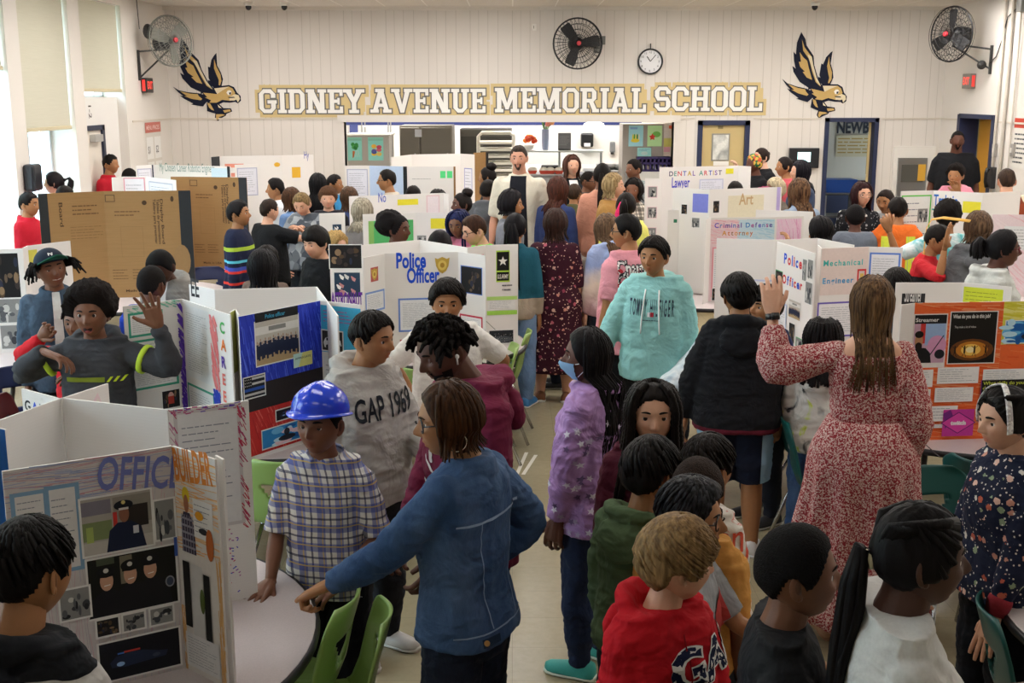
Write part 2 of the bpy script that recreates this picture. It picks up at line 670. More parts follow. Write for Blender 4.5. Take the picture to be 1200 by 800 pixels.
SKIN = {'dark': '#60392a', 'deep': '#4c2e22', 'brown': '#7d523b', 'tan': '#a9764f', 'olive': '#bd8a66', 'light': '#d9a588', 'pale': '#e3b59c', 'rose': '#d39a80'}
def person(label, px, py, h=1.40, face=0, skin='tan', w=1.0, fem=False, d=None, lean=0, tilt=0, twist=0, hyaw=0, hpitch=0, htilt=0,
  armL='down', armR='down', handL='relax', handR='relax', palmL=None, palmR=None,
  hair='short', hairc='#17110e', hairhi=None, hk=None, top=None, bottom=None, shoes='#2b2b2e', sole='#d8d4cc', sit=False, legs=None,
  extras=(), mouth='closed', lids=.35, cat='person', group=None, round_=None, zoff=0.0, headk=1.0, brow=True, legL=None, legR=None, ret=None):
 if h is None:
  h = CAMZ + slope(px, py)[1] * d - (.02 if hair not in ('afro', 'puff', 'bun') else .06)
 kid = h < 1.58
 hh = (.148 + .045 * h) * headk
 round_ = (.8 if kid else .1) if round_ is None else round_
 hk = dict(hk or {})
 top = dict(top or {})
 bottom = dict(bottom or {})
 zs, zh, zn = .822 * h, .50 * h, .835 * h
 if kid:
  zs, zn = h - hh * 1.28, h - hh * 1.10
 shw = ((.088 if kid else .097) if not fem else .085) * h * (.6 + .4 * w) + .002
 base_z = 0.0
 if sit:
  base_z = -(zh - .44 * (h / 1.4) ** .3)
 hip = Vector((0, 0, zh + base_z))
 U = Matrix.Translation(hip) @ Matrix.Rotation(R(twist), 4, 'Z') @ Matrix.Rotation(R(lean), 4, 'X') @ Matrix.Rotation(R(tilt), 4, 'Y') @ Matrix.Translation(-hip) @ Matrix.Translation((0, 0, base_z))
 nk = Vector((0, .008 * h, zn))
 hc = Vector((0, -.018 * h, h - hh * .5))
 HM = U @ Matrix.Translation(nk) @ Matrix.Rotation(R(hyaw), 4, 'Z') @ Matrix.Rotation(R(hpitch), 4, 'X') @ Matrix.Rotation(R(htilt), 4, 'Y') @ Matrix.Translation(-nk) @ Matrix.Translation(hc)
 ht = hk.get('t', {'afro': .32, 'puff': .06, 'curly': .12}.get(hair, .055)) * hh * .8
 crown = HM @ Vector((0, 0, hh * .5 + ht))
 zt = max(crown.z, (HM @ Vector((0, hh * .25, hh * .46 + ht))).z) + zoff
 b_ = slope(px, py)[1]
 if d is None:
  d = (zt - CAMZ) / b_
 P = at(px, py, d)
 rz = R(face)
 rot = Matrix.Rotation(rz, 4, 'Z')
 hcen = rot @ (HM @ Vector((0, 0, hh * .1)))
 root = empty('person', (P.x - hcen.x, P.y - hcen.y, zoff), rz)
 tag(root, label, cat, group)
 if ret is not None:
  ret['root'], ret['d'], ret['zt'] = root, d, zt
 vox = min(.016, max(.0055, .0015 * d))
 near = d < 7.2
 fine = d < 6.0
 skc = lin(SKIN.get(skin, skin))
 ag = dict(up=(0, 1, 0))
 tors = [(.465, .088, .070, .004), (.51, .098, .072, .006), (.56, .092, .064, .002), (.61, .084 if fem else .088, .058, 0), (.68, .092, .062, -.002), (.74, .097, .062, 0), (.775, .094, .055, .004), (.80, .081, .048, .006), (.82, .061, .042, .008), (.84, .042, .037, .009)]
 kz = (zs / h) / .80
 def torso_rings(grow=0.0, z0=.465, z1=.84, gtop=None, loose=0.0, belly=0.0, n=18, hemgrow=0.0):
  rings = []
  zz = sorted(set([z0, z1] + [t[0] for t in tors if z0 < t[0] < z1]))
  for z in zz:
   for (a, b) in zip(tors, tors[1:]):
    if a[0] <= z <= b[0]:
     f = (z - a[0]) / (b[0] - a[0])
     rx, ry, yo = (a[i] + (b[i] - a[i]) * f for i in (1, 2, 3))
     break
   else:
    rx, ry, yo = tors[0][1:] if z < tors[0][0] else tors[-1][1:]
   q = (z - z0) / max(1e-6, z1 - z0)
   g = grow * (1 if z < .79 else max(.45, 1 - (z - .79) / .08))
   lo = loose * (1 - ss(.60, .80, z))
   if loose:
    rx = max(rx, .094)
   bel = belly * G(z - .60, .09)
   hg = hemgrow * (1 - ss(0, .5, q))
   zw = z if z < .6 else .6 + (z - .6) * (kz * .8 - .6) / .2 if z <= .8 else kz * .8 + (z - .8) * (.62 if kid else .75)
   rr = []
   for j in range(n):
    a = 2 * PI * j / n
    c, s = math.cos(a), math.sin(a)
    e = .82
    ex = (abs(c) ** e) * (1 if c > 0 else -1)
    ey = (abs(s) ** e) * (1 if s > 0 else -1)
    wx = (rx * w * h + g + lo * h + hg)
    wy = (ry * (.35 + .65 * w) * h + g * .9 + lo * h * .8 + hg)
    yy = ey * wy + yo * h - (bel * h if s < 0 else 0) * abs(s)
    if fem and s < 0:
     yy -= .022 * h * G(z - .715, .035) * abs(s)
    rr.append(U @ Vector((ex * wx, yy, zw * h)))
   rings.append(rr)
  return rings
 sh = {}
 arms = {}
 L1, L2, LH = .168 * h, .142 * h, .104 * h
 for sd, spec in ((1, armL), (-1, armR)):
  ua, fa = ARM[spec] if isinstance(spec, str) else spec[:2]
  S = U @ Vector((sd * shw, .006 * h, zs - .022 * h))
  toV = lambda q: Vector((sd * q[0], -q[1], q[2])).normalized()
  E = S + toV(ua) * L1
  Wp = E + toV(fa) * L2
  arms[sd] = (S, E, Wp, toV(ua), toV(fa), toV(spec[2]) if (not isinstance(spec, str) and len(spec) > 2) else None)
 kw = (.55 + .45 * w)
 hipw = .050 * h * (.7 + .3 * w)
 legp = {}
 for sd, spec in ((1, legL), (-1, legR)):
  if legs:
   spec = spec or legs
  Hp = Vector((sd * hipw, .004 * h, zh + base_z))
  if sit:
   sp = spec or ((.12, 1, -.12), (.02, .08, -1))
  else:
   sp = spec or ((.05, .05, -1), (.03, -.06, -1))
  toV = lambda q: Vector((sd * q[0], -q[1], q[2])).normalized()
  K = Hp + toV(sp[0]) * (.225 * h)
  A = K + toV(sp[1]) * (.235 * h)
  if not sit and not spec:
   A.z = .038 * h
  legp[sd] = (Hp, K, A)
 def limb(pts, rad, grow=0.0, n=12, frac0=0.0, frac1=1.0, mb=None):
  """a tapered limb through joints with rounded bends"""
  (a, b, c) = pts
  path, rr = [], []
  r0, r1, r2, r3, r4 = rad
  N = 12
  for i in range(N + 1):
   t = i / N
   if t < .5:
    f = t * 2
    p = a.lerp(b, f)
    r = r0 + (r1 - r0) * ss(0, .5, f) if f < .5 else r1 + (r2 - r1) * ss(.5, 1, f)
   else:
    f = t * 2 - 1
    p = b.lerp(c, f)
    r = r2 + (r3 - r2) * ss(0, .35, f) if f < .35 else r3 + (r4 - r3) * ss(.35, 1, f)
   path.append(p)
   rr.append(r + (grow(t) if callable(grow) else grow))
  m = N // 2
  path[m] = path[m].lerp((path[m - 1] + path[m + 1]) / 2, .35)
  i0, i1 = int(round(frac0 * N)), int(round(frac1 * N))
  mb.tube(path[i0:i1 + 1], rr[i0:i1 + 1], n)
 ar = [q * h * kw for q in (.030, .028, .0215, .0225, .0150)]
 lr = [q * h * kw for q in (.056, .050, .036, .036, .0235)]
 mb = MB()
 mb.loft(torso_rings())
 mb.tube([U @ Vector((0, .012 * h, .80 * h * kz)), HM @ Vector((0, .10 * hh, -.42 * hh)), HM @ Vector((0, .06 * hh, -.10 * hh))], [.036 * h * kw + .004, .031 * h * kw + .004, .030 * h], 12)
 for sd in (1, -1):
  S, E, Wp, uv, fv, _ = arms[sd]
  mb.ell(S, (.032 * h * kw,) * 3)
  limb((S, E, Wp), ar, mb=mb)
  Hp, K, A = legp[sd]
  limb((Hp, K, A), lr, mb=mb)
 bv, bf, _ = remesh(mb.v, mb.f, vox, 3)
 body = MB()
 body.add(bv.tolist(), bf, col=skc)
 nr, ns = (34, 44) if near else ((22, 28) if d < 11 else (16, 20))
 hv, hf, hcol = [], [], []
 lipc = tuple(a * b for a, b in zip(skc, (1.05, .62, .60))) if skin in ('dark', 'deep', 'brown') else tuple(a * b for a, b in zip(skc, (1.0, .55, .52)))
 cheek = tuple(a * b for a, b in zip(skc, (1.04, .88, .86)))
 pole = Vector((0, -1, -.18)).normalized()
 fr = pole.to_track_quat('Z', 'Y').to_matrix()
 vcol = []
 for i in range(nr + 1):
  th = PI * (i / nr) ** 1.25
  for j in range(ns):
   ph = 2 * PI * j / ns
   dr = fr @ Vector((math.sin(th) * math.cos(ph), math.sin(th) * math.sin(ph), math.cos(th)))
   p = head_point(dr.x, dr.y, dr.z, hh, round_, fem)
   hv.append(HM @ Vector(p))
   c = skc
   if dr.y < 0:
    lm = G(dr.x, .34) ** 2 * (G(dr.z + .495, .05) + G(dr.z + .615, .055))
    ck = .6 * G(abs(dr.x) - .5, .2) * G(dr.z + .25, .2) + .5 * G(dr.x, .15) * G(dr.z + .25, .12)
    c = tuple(a + (b - a) * min(1, ck) for a, b in zip(c, cheek))
    c = tuple(a + (b - a) * min(1, lm * 1.1) for a, b in zip(c, lipc))
   vcol.append(c)
 for i in range(nr):
  for j in range(ns):
   q = (j + 1) % ns
   f = (i * ns + j, (i + 1) * ns + j, (i + 1) * ns + q, i * ns + q)
   hf.append(f)
 o = len(body.v)
 body.v.extend([tuple(p) for p in hv])
 for f in hf:
  body.f.append(tuple(k + o for k in f))
  body.c.append(tuple(sum(vcol[k][z] for k in f) / 4 for z in range(3)))
  body.mi.append(0)
 for sd in (1, -1):
  bx, by, bz = head_base(sd * .985, .12, -.08, hh, round_)
  M = HM @ Matrix.Translation((bx * 1.02, by, bz)) @ Matrix.Rotation(sd * R(-28), 4, 'Z') @ Matrix.Rotation(R(-10), 4, 'X')
  body.ell((0, 0, 0), (.024 * hh, .085 * hh, .14 * hh), 10, 8, M, col=skc)
  body.ell((sd * .014 * hh, -.012 * hh, .01 * hh), (.018 * hh, .045 * hh, .08 * hh), 8, 6, M, col=tuple(c * .62 for c in skc))
  body.ell((sd * .002 * hh, -.02 * hh, -.11 * hh), (.022 * hh, .04 * hh, .045 * hh), 8, 6, M, col=skc)
 if d < 14:
  for sd in (1, -1):
   x, z = sd * .40, .03
   y = -math.sqrt(1 - x * x - z * z)
   ex, ey, ez = head_point(x, y, z, hh, round_)
   er = .068 * hh
   c = Vector((ex, ey + er * .60, ez))
   n1 = 14 if near else 10
   fe = Vector((0, -1, 0))
   rings = [0, 14, 30, 36, 60, 90]
   cols = ['#0b0808', '#2a170d' if skin not in ('pale',) else '#5b6b70', '#1b100a', '#e6ded6', '#d8cec6']
   for k in range(5):
    r0, r1 = R(rings[k]), R(rings[k + 1])
    a = [HM @ (c + Vector((math.sin(r0) * math.cos(t), -math.cos(r0), math.sin(r0) * math.sin(t))) * er) for t in [2 * PI * q / n1 for q in range(n1)]]
    b = [HM @ (c + Vector((math.sin(r1) * math.cos(t), -math.cos(r1), math.sin(r1) * math.sin(t))) * er) for t in [2 * PI * q / n1 for q in range(n1)]]
    body.add(a + b, [(q, (q + 1) % n1, n1 + (q + 1) % n1, n1 + q) for q in range(n1)], col=cols[k])
   lr_ = er * 1.09
   lc = tuple(q * .80 for q in skc)
   for (e0, e1, cc) in ((R(90), R(28 - 55 * lids + 10), lc), (R(-80), R(-34), lc)):
    rows = []
    for t in range(4):
     e = e0 + (e1 - e0) * t / 3
     rows.append([HM @ (c + Vector((math.cos(e) * math.sin(a_), -math.cos(e) * math.cos(a_), math.sin(e))) * lr_) for a_ in [R(-95 + 190 * q / 10) for q in range(11)]])
    body.loft_open(rows, cc)
   if e1 is not None and near:
    pass
 if mouth == 'closed' and d < 11:
  pts = []
  for k in range(7):
   x = -.22 + .44 * k / 6
   z = -.553 - .012 * abs(k - 3) / 3
   q = head_point(x, -math.sqrt(1 - x * x - z * z), z, hh, round_)
   pts.append(HM @ Vector((q[0], q[1] - .001 * hh, q[2])))
  body.tube(pts, [.002 * hh] + [.0065 * hh] * 5 + [.002 * hh], 5, col=tuple(q * .35 for q in skc))
 if mouth in ('open', 'smile'):
  q = head_point(0, -math.sqrt(1 - .55 ** 2), -.55, hh, round_)
  if mouth == 'open':
   M = HM @ Matrix.Translation((0, q[1] + .012 * hh, q[2] - .01 * hh))
   body.ell((0, 0, 0), (.105 * hh, .028 * hh, .085 * hh), 14, 8, M, col='#2a0b0b')
   body.tube([M @ Vector((math.cos(t) * .11 * hh, -.012 * hh + abs(math.cos(t)) * .02 * hh, math.sin(t) * .085 * hh)) for t in [2 * PI * k / 20 for k in range(21)]], .018 * hh, 6, col=lipc)
   body.ell((0, -.010 * hh, .055 * hh), (.075 * hh, .022 * hh, .018 * hh), 12, 6, M, col='#e8e2d8')
   body.ell((0, -.012 * hh, -.05 * hh), (.06 * hh, .02 * hh, .03 * hh), 10, 6, M, col='#8d3b3b')
  else:
   M = HM @ Matrix.Translation((0, q[1] - .005 * hh, q[2]))
   pts = [(x, .10 * x * x / hh * 3, .9 * x * x / hh) for x in [(-.12 + .24 * k / 8) * hh for k in range(9)]]
   body.tube([M @ Vector(p) for p in pts], [(.004 * hh + .014 * hh * (1 - abs(k - 4) / 4)) for k in range(9)], 6, col='#e4dcd2')
 for sd, pose, pal in ((1, handL, palmL), (-1, handR, palmR)):
  S, E, Wp, uv, fv, hd = arms[sd]
  Fd = (hd or fv).normalized()
  if pal is not None:
   N = Vector((sd * pal[0], -pal[1], pal[2]))
  else:
   N = Vector((-sd, 0, 0)) if Fd.z < -.6 else Vector((-sd * .3, 0, -1)) if abs(Fd.z) < .6 else Vector((0, -1, 0))
  N = (N - Fd * N.dot(Fd)).normalized()
  T = Fd.cross(N) * (-sd)
  tv, tf = hand_template(pose, fine)
  L = LH * 1.22
  o_ = Wp + Fd * (.055 * L)
  body.add([o_ + T * (x * L) + N * (y * L) + Fd * (z * L) for x, y, z in tv], tf if sd == 1 else [f[::-1] for f in tf], col=skc)
 bo = body.build('body', attr_mat(.5, .35, .15 if near else 0.0), root, True)
 def wrinkle(v, no, amt, seed):
  if amt <= 0 or d > 9:
   return v
  out = v.copy()
  sc = 9.0
  for i in range(len(v)):
   p = v[i]
   q = Vector((p[0] * sc * .8 + seed + p[2] * 4, p[1] * sc * .8, p[2] * sc * 1.7))
   n_ = noise.noise(q) + .6 * (.5 - abs(noise.noise(q * 1.9)) * 2)
   out[i] += no[i] * (amt * n_)
  return out
 def cloth(name, m, mat, amt=.004, vx=None, it=3):
  v, f, no = remesh(m.v, m.f, vx or vox, it)
  v = wrinkle(v, no, amt, px * .37)
  q = MB()
  q.add(v.tolist(), f)
  return q.build(name, mat, root, True), v, f
 tk = top.get('kind', 'tee')
 pad = {'tee': .012, 'long': .014, 'hoodie': .024, 'jacket': .022, 'puffer': .034, 'dress': .014, 'sweater': .019, 'vest': .03}.get(tk, .014) + max(0, vox - .008)
 tmat = top.get('mat') or fabric('#888888')
 m = MB()
 hem = top.get('hem', .47)
 loose = top.get('loose', .006 if tk in ('tee', 'hoodie', 'sweater', 'puffer') else .0)
 m.loft(torso_rings(pad, hem if hem >= .465 else .465, .852 if not top.get('low') else .785, loose=loose, belly=top.get('belly', .0), hemgrow=top.get('flare', 0.0)))
 if hem < .465:
  rr = torso_rings(pad, .465, .60, loose=loose, hemgrow=top.get('flare', 0.0))[0]
  c0 = sum((Vector(p) for p in rr), Vector()) / len(rr)
  low = [Vector((c0.x + (p.x - c0.x) * top.get('skirtk', 1.04), c0.y + (p.y - c0.y) * top.get('skirtk', 1.04), hem * h + base_z)) for p in rr]
  m.loft([low, rr])
 sl = top.get('sleeve', {'tee': .42, 'vest': .0}.get(tk, .96))
 bag = top.get('bag', {'hoodie': .012, 'puffer': .020, 'sweater': .010, 'jacket': .009, 'tee': .012}.get(tk, .006))
 for sd in (1, -1):
  S, E, Wp, uv, fv, _ = arms[sd]
  if tk != 'vest':
   m.ell(S, (.031 * h * kw + pad * .7,) * 3)
  if sl > 0:
   gr = lambda t: pad * .62 + bag * (G(t - .45, .35) if tk != 'tee' else 1.0) + top.get('puff', 0.0) * G(t - .55, .32)
   limb((S, E, Wp), ar, gr, 14, 0, sl, m)
   if tk in ('hoodie', 'sweater', 'puffer') and sl > .9:
    cdir = (Wp - E).normalized()
    m.tube([Wp - cdir * .035, Wp - cdir * .02, Wp + cdir * .012], [ar[4] + .013, ar[4] + .012, ar[4] + .008], 12)
 if tk == 'hoodie' or top.get('hood'):
  c = U @ Vector((0, .0, zn - .012 * h))
  pts, rr = [], []
  for k in range(15):
   a = R(-150 + 300 * k / 14)                        # 0 = back
   q = Vector((math.sin(a) * .062 * h * (.6 + .4 * w), .012 * h + math.cos(a) * .062 * h, (.012 if abs(a) < 2 else -.012) * h + .010 * h * math.cos(a)))
   pts.append(c + U.to_3x3() @ q)
   rr.append((.013 * h + .012 * h * max(0, math.cos(a)), .017 * h + .014 * h * max(0, math.cos(a))))
  m.tube(pts, rr, 10)
  hb = U @ Vector((0, .085 * h, zn - .05 * h))
  m.ell((0, 0, 0), (.075 * h, .030 * h, .055 * h), 14, 8, Matrix.Translation(hb) @ U.to_3x3().to_4x4() @ Matrix.Rotation(R(15), 4, 'X'))
 if tk in ('jacket',) or top.get('collar'):
  c = U @ Vector((0, 0, zn - .006 * h))
  pts = []
  for k in range(13):
   a = R(-160 + 320 * k / 12)
   q = Vector((math.sin(a) * .050 * h, .010 * h + math.cos(a) * .050 * h, .004 * h + .010 * h * math.cos(a)))
   pts.append(c + U.to_3x3() @ q)
  m.tube(pts, [(.007 * h, .020 * h)] * 13, 8, up=(0, 0, 1))
 if tk == 'puffer':
  c = U @ Vector((0, 0, zn))
  m.tube([c + U.to_3x3() @ Vector((math.sin(R(a)) * .052 * h, .01 * h + math.cos(R(a)) * .052 * h, 0)) for a in range(-170, 171, 20)], (.018 * h, .024 * h), 8)
 wr = top.get('wr', {'tee': .0055, 'hoodie': .009, 'puffer': .010}.get(tk, .0065))
 to, tv_, tf_ = cloth({'tee': 'shirt', 'long': 'shirt', 'hoodie': 'hoodie', 'jacket': 'jacket', 'puffer': 'jacket', 'dress': 'dress_bodice', 'sweater': 'sweater', 'vest': 'vest'}[tk] if not top.get('name') else top['name'], m, tmat, wr)
 bvh = None
 def tree():
  nonlocal bvh
  if bvh is None:
   bvh = BVHTree.FromPolygons([tuple(p) for p in tv_], tf_)
  return bvh
 def decal(pr, cx, cz, side=-1, name='print', ang=0.0, off=.004):
  """lay artwork on the garment; (cx, cz) is where u=v=0 lands, side -1 front, +1 back, or a direction angle"""
  A = R(ang) + (0 if side == -1 else PI)
  Dv = Vector((math.sin(A), -math.cos(A), 0))           # outward
  Rv = Vector((math.cos(A), math.sin(A), 0))            # towards the viewer's right
  o = U @ Vector((0, 0, cz)) if cz > zh else Vector((0, 0, cz))
  tr = tree()
  def fn(u, v, lift):
   p = o + Rv * (cx + u) + Vector((0, 0, -v)) + Dv * .8
   hit = tr.ray_cast(p, -Dv, 1.6)
   if hit[0] is None:
    return None
   return hit[0] + hit[1] * (off + lift)
  q = pr.mesh(fn, .0008, .022)
  if not q.v:
   return None
  return q.build(name, attr_mat(.8, .15), to)
 bk = bottom.get('kind', 'pants')
 bmat = bottom.get('mat') or fabric('#22242b')
 if bk in ('pants', 'shorts'):
  m = MB()
  pg = bottom.get('pad', .012) + max(0, vox - .009)
  Us = U
  m.loft([[Vector((p.x, p.y, p.z)) for p in r] for r in torso_rings(pg * .8, .465, min(.53, hem + .07 if hem > .5 else .53), n=16)])
  for sd in (1, -1):
   Hp, K, A = legp[sd]
   fl = bottom.get('flare', 0.0)
   limb((Hp, K, A), lr, lambda t: pg + fl * ss(.3, 1, t) + (.006 if .3 < t < .9 else 0), 14, 0, 1.0 if bk == 'pants' else .5, m)
   m.ell(Hp, (.056 * h * kw + pg,) * 3)
  cloth('trousers' if bk == 'pants' else 'shorts', m, bmat, bottom.get('wr', .007))
 else:
  hemz = bottom.get('hem', .1) * h
  z0 = bottom.get('waist', .60) * h
  n = 72
  fl = bottom.get('flare', .17) * h
  rings = []
  for i in range(16):
   t = i / 15
   z = z0 + (hemz - z0) * t
   ring = []
   for j in range(n):
    a = 2 * PI * j / n
    pl = bottom.get('pleat', .012) * math.sin(a * 13 + .7 * math.sin(a * 3 + t)) * ss(.05, .6, t)
    rx = .092 * h * w + pad + (fl - .0 * h) * (t ** .8) + .018 * h * G(t - .18, .14) + pl
    ry = .066 * h * (.3 + .7 * w) + pad + fl * .95 * (t ** .8) + .02 * h * G(t - .18, .14) + pl
    ring.append((rx * math.cos(a), ry * math.sin(a), z))
   rings.append(ring)
  q = MB()
  q.loft(rings)
  q.build('skirt', bmat, root, True)
 for sd in (1, -1):
  Hp, K, A = legp[sd]
  an = R(8) * sd
  M = Matrix.Translation((A.x, A.y, A.z - .038 * h)) @ Matrix.Rotation(an, 4, 'Z')
  Ls, Ws = .150 * h, .029 * h
  m = MB()
  prof = [(.30, .55, .0, .030), (.27, .85, .0, .050), (.12, .95, .0, .062), (-.05, .92, 0, .056), (-.25, 1.0, 0, .040), (-.48, 1.05, 0, .030), (-.62, .85, 0, .026), (-.70, .40, 0, .018)]
  up_ = []
  so = []
  for (yy, ww, _, zz) in prof:
   r1 = []
   for j in range(12):
    a = 2 * PI * j / 12
    r1.append(M @ Vector((math.cos(a) * Ws * ww, yy * Ls, .010 * h + max(-.25, math.sin(a)) * zz * h * .75 + .004 * h)))
   up_.append(r1)
   so.append([M @ Vector((math.cos(2 * PI * j / 12) * Ws * ww * 1.08, yy * Ls * 1.03, .006 * h + math.sin(2 * PI * j / 12) * .0075 * h)) for j in range(12)])
  m.loft(up_, col=shoes)
  m.loft(so, col=sole)
  m.build('shoe', attr_mat(.55, .35), root, True)
 def scalp(az, el, off=0.0):
  """azimuth 0 = front, + = person's left; elevation in degrees"""
  a, e = R(az), R(el)
  x, y, z = math.cos(e) * math.sin(a), -math.cos(e) * math.cos(a), math.sin(e)
  p = Vector(head_base(x, y, z, hh, round_))
  return p + Vector((x * .8, y * .8, z)).normalized() * (off * hh)
 def cap(style, t, rough_=.0, freq=10, lump=0.0, side=1.0, mb=None, backk=0.0, quiff=0.0, lumpf=5):
  rows, cols_ = (30, 72) if near else ((20, 44) if d < 11 else (14, 28))
  vs, fs = [], []
  for i in range(rows + 1):
   el = 90 - 172 * i / rows
   for j in range(cols_):
    az = -180 + 360 * j / cols_
    z = math.sin(R(el))
    z0 = hairline(az, style)
    mk = ss(-.05, .07, z - z0)
    th = t * (side + (1 - side) * ss(.1, .75, z))
    if quiff:
     th += quiff * G(az, 65) * G(z - .72, .25)
    if backk:
     th += backk * G(abs(az) - 180, 70) * G(z, .5)
    if rough_:
     th += rough_ * (noise.noise(Vector((az / 360 * freq * 2 * math.cos(R(el)) + .3 * i / rows, z * 1.3, px))) )
    if lump:
     dv = Vector((math.cos(R(el)) * math.sin(R(az)), -math.cos(R(el)) * math.cos(R(az)), z))
     th += lump * (noise.noise(dv * lumpf + Vector((px, 0, 0))) + .5 * noise.noise(dv * lumpf * 2.4))
    if t > .15:
     th *= .45 + .55 * ss(-.55, .35, z)
    off = th * mk - .05 * (1 - mk)
    vs.append(HM @ scalp(az, el, off))
  for i in range(rows):
   for j in range(cols_):
    q = (j + 1) % cols_
    fs.append((i * cols_ + j, (i + 1) * cols_ + j, (i + 1) * cols_ + q, i * cols_ + q))
  mb.add(vs, fs)
 hb_ = [None]
 def pushout(p, mar, frontside=None):
  if hb_[0] is None:
   o_ = len(tv_)
   n_ = len(bv)
   hb_[0] = BVHTree.FromPolygons([tuple(q) for q in tv_] + [tuple(q) for q in bv], list(tf_) + [tuple(i + o_ for i in f) for f in bf])
  q = p.copy()
  cy = (U @ Vector((0, .008 * h, q.z - base_z))).y
  s_ = (1 if q.y > cy - .03 * h else -1) if frontside is None else (-1 if frontside else 1)
  hit = hb_[0].ray_cast(Vector((q.x, cy + s_ * 1.2, q.z)), Vector((0, -s_, 0)), 1.2)
  if hit[0] is not None and (q.y - hit[0].y) * s_ < mar:
   q.y = hit[0].y + s_ * mar
  return q
 def fall(mb, az, e0, length, wd, off=.05, e1=-12, flat=.35, drift=0.0, seg=7, n=5, frontside=None, braid=False, tip=.3, e_step=4):
  pts = []
  for k in range(e_step + 1):
   e = e0 + (e1 - e0) * k / e_step
   pts.append(HM @ scalp(az, e, off))
  p = pts[-1]
  gx = (HM.to_3x3() @ Vector((math.sin(R(az)), -math.cos(R(az)), 0)))
  for k in range(1, seg + 1):
   q = p + Vector((drift * k / seg, 0, 0)) + Vector((0, 0, -length * k / seg)) + gx * (-.02 * math.sin(k / seg * PI) + hk.get('flare', 0) * math.sin(k / seg * PI * .6))
   pts.append(q if hair == 'bob' else pushout(q, wd * .4, frontside))
  m_ = len(pts)
  rr = []
  for k in range(m_):
   f = k / (m_ - 1)
   a = wd * (1 if f < .6 else 1 - (1 - tip) * (f - .6) / .4)
   if braid:
    a *= 1 + .22 * math.sin(k * PI * 1.0)
   rr.append((a, a * flat))
  if braid:
   P2, r2 = [], []
   for k in range(m_ - 1):
    for s_ in range(4):
     P2.append(pts[k].lerp(pts[k + 1], s_ / 4))
     r2.append(wd * (1 + .25 * (s_ % 2)) * (1 - .4 * (k / m_)))
   pts, rr = P2, r2
  up = (pts[min(3, m_ - 1)] - (HM @ Vector((0, 0, 0)))).normalized()
  mb.tube(pts, rr, n, up=up)
 hm = hair_mat(hairc, hairhi)
 mb = MB()
 rr_ = random.Random(int(px * 7 + py))
 if hair == 'short':
  cap(hk.get('line', 'crop'), hk.get('t', .055), .035, hk.get('freq', 14), hk.get('lump', .012), hk.get('side', .6), mb, quiff=hk.get('quiff', 0))
  if near and hk.get('tuft', True):
   for k in range(int(hk.get('n', 230))):                       # locks lying along the head
    az = rr_.uniform(-180, 180)
    e = rr_.uniform(25, 88)
    if math.sin(R(e)) < hairline(az, hk.get('line', 'crop')) + .1:
     continue
    tt = hk.get('t', .055)
    pts = []
    for s_ in range(4):
     az_ = az + s_ * hk.get('sweep', 6)
     e_ = max(e - s_ * 10, math.degrees(math.asin(max(-.9, hairline((az_ + 180) % 360 - 180, hk.get('line', 'crop'))))) + 3 - hk.get('over', 0))
     pts.append(HM @ scalp(az_, e_, tt * (hk.get('side', .6) + (1 - hk.get('side', .6)) * ss(.1, .75, math.sin(R(e)))) + .004 + (.012 if s_ < 3 else -.008)))
    mb.tube(pts, [(.006, .003), (.0085, .004), (.007, .003), (.002, .0015)], 5, up=HM.to_3x3() @ Vector((0, 0, 1)))
 elif hair == 'fade':
  cap('crop', hk.get('t', .03), .004, 30, .004, hk.get('side', .35), mb)
  hm = fuzz_mat(hairc)
 elif hair in ('afro', 'curly'):
  t = hk.get('t', .32 if hair == 'afro' else .12)
  cap(hk.get('line', 'crop'), t, .02, 40, hk.get('lump', .05 if hair == 'afro' else .06), hk.get('side', .8), mb, lumpf=hk.get('lumpf', 6))
  hm = fuzz_mat(hairc)
 elif hair == 'twists':
  cap('crop', .02, 0, 8, 0, .6, mb)
  for k in range(hk.get('n', 110)):
   az, el = rr_.uniform(-180, 180), math.degrees(math.asin(rr_.uniform(hk.get('e0', .15), hk.get('e1', 1))))
   if math.sin(R(el)) < hairline(az, 'crop') + .02 or abs(az) < hk.get('amin', 0):
    continue
   p0 = scalp(az, el, .0)
   nn = p0.normalized()
   L = hk.get('len', .34) * hh * rr_.uniform(.8, 1.15)
   sw = Vector((rr_.uniform(-.3, .3), rr_.uniform(-.3, .3) - .25, -.1))
   pts = [p0, p0 + (nn + sw * .3) * L * .35, p0 + (nn * .85 + sw) * L * .6 + Vector((0, 0, -.12 * L)), p0 + (nn * .75 + sw * 1.4) * L * .85 + Vector((0, 0, -.45 * L))]
   mb.tube([HM @ p for p in pts], [.0085, .0085, .0075, .005], 6)
  hm = fuzz_mat(hairc)
 elif hair in ('long', 'bob', 'braids', 'pony', 'wavy'):
  line = hk.get('line', 'long')
  t = hk.get('t', .06)
  cap(line, t if hair != 'braids' else .035, .02, 26, .008, .9, mb)
  if hair in ('long', 'bob', 'wavy'):
   N = hk.get('n', 72 if near else (44 if d < 10 else 30))
   ln = hk.get('len', .9 if hair != 'bob' else .30) * hh * (1.0)
   mx = hk.get('open', 62 if hair != 'bob' else 76)
   for k in range(N):
    az = mx + (360 - 2 * mx) * (k + rr_.random() * .8) / N
    az = az if az <= 180 else az - 360
    fs_ = None
    if abs(az) < hk.get('front', 0):
     fs_ = True
    fall(mb, az, rr_.uniform(45, 80), ln * rr_.uniform(.82, 1.08), (.36 * hh * 2.2 / N * 3.0) * rr_.uniform(.8, 1.2) * (1 if near else 1.2), t + .012 + .02 * rr_.random(), -8, .45, rr_.uniform(-.02, .02), frontside=fs_)
    if hair == 'wavy':
     pass
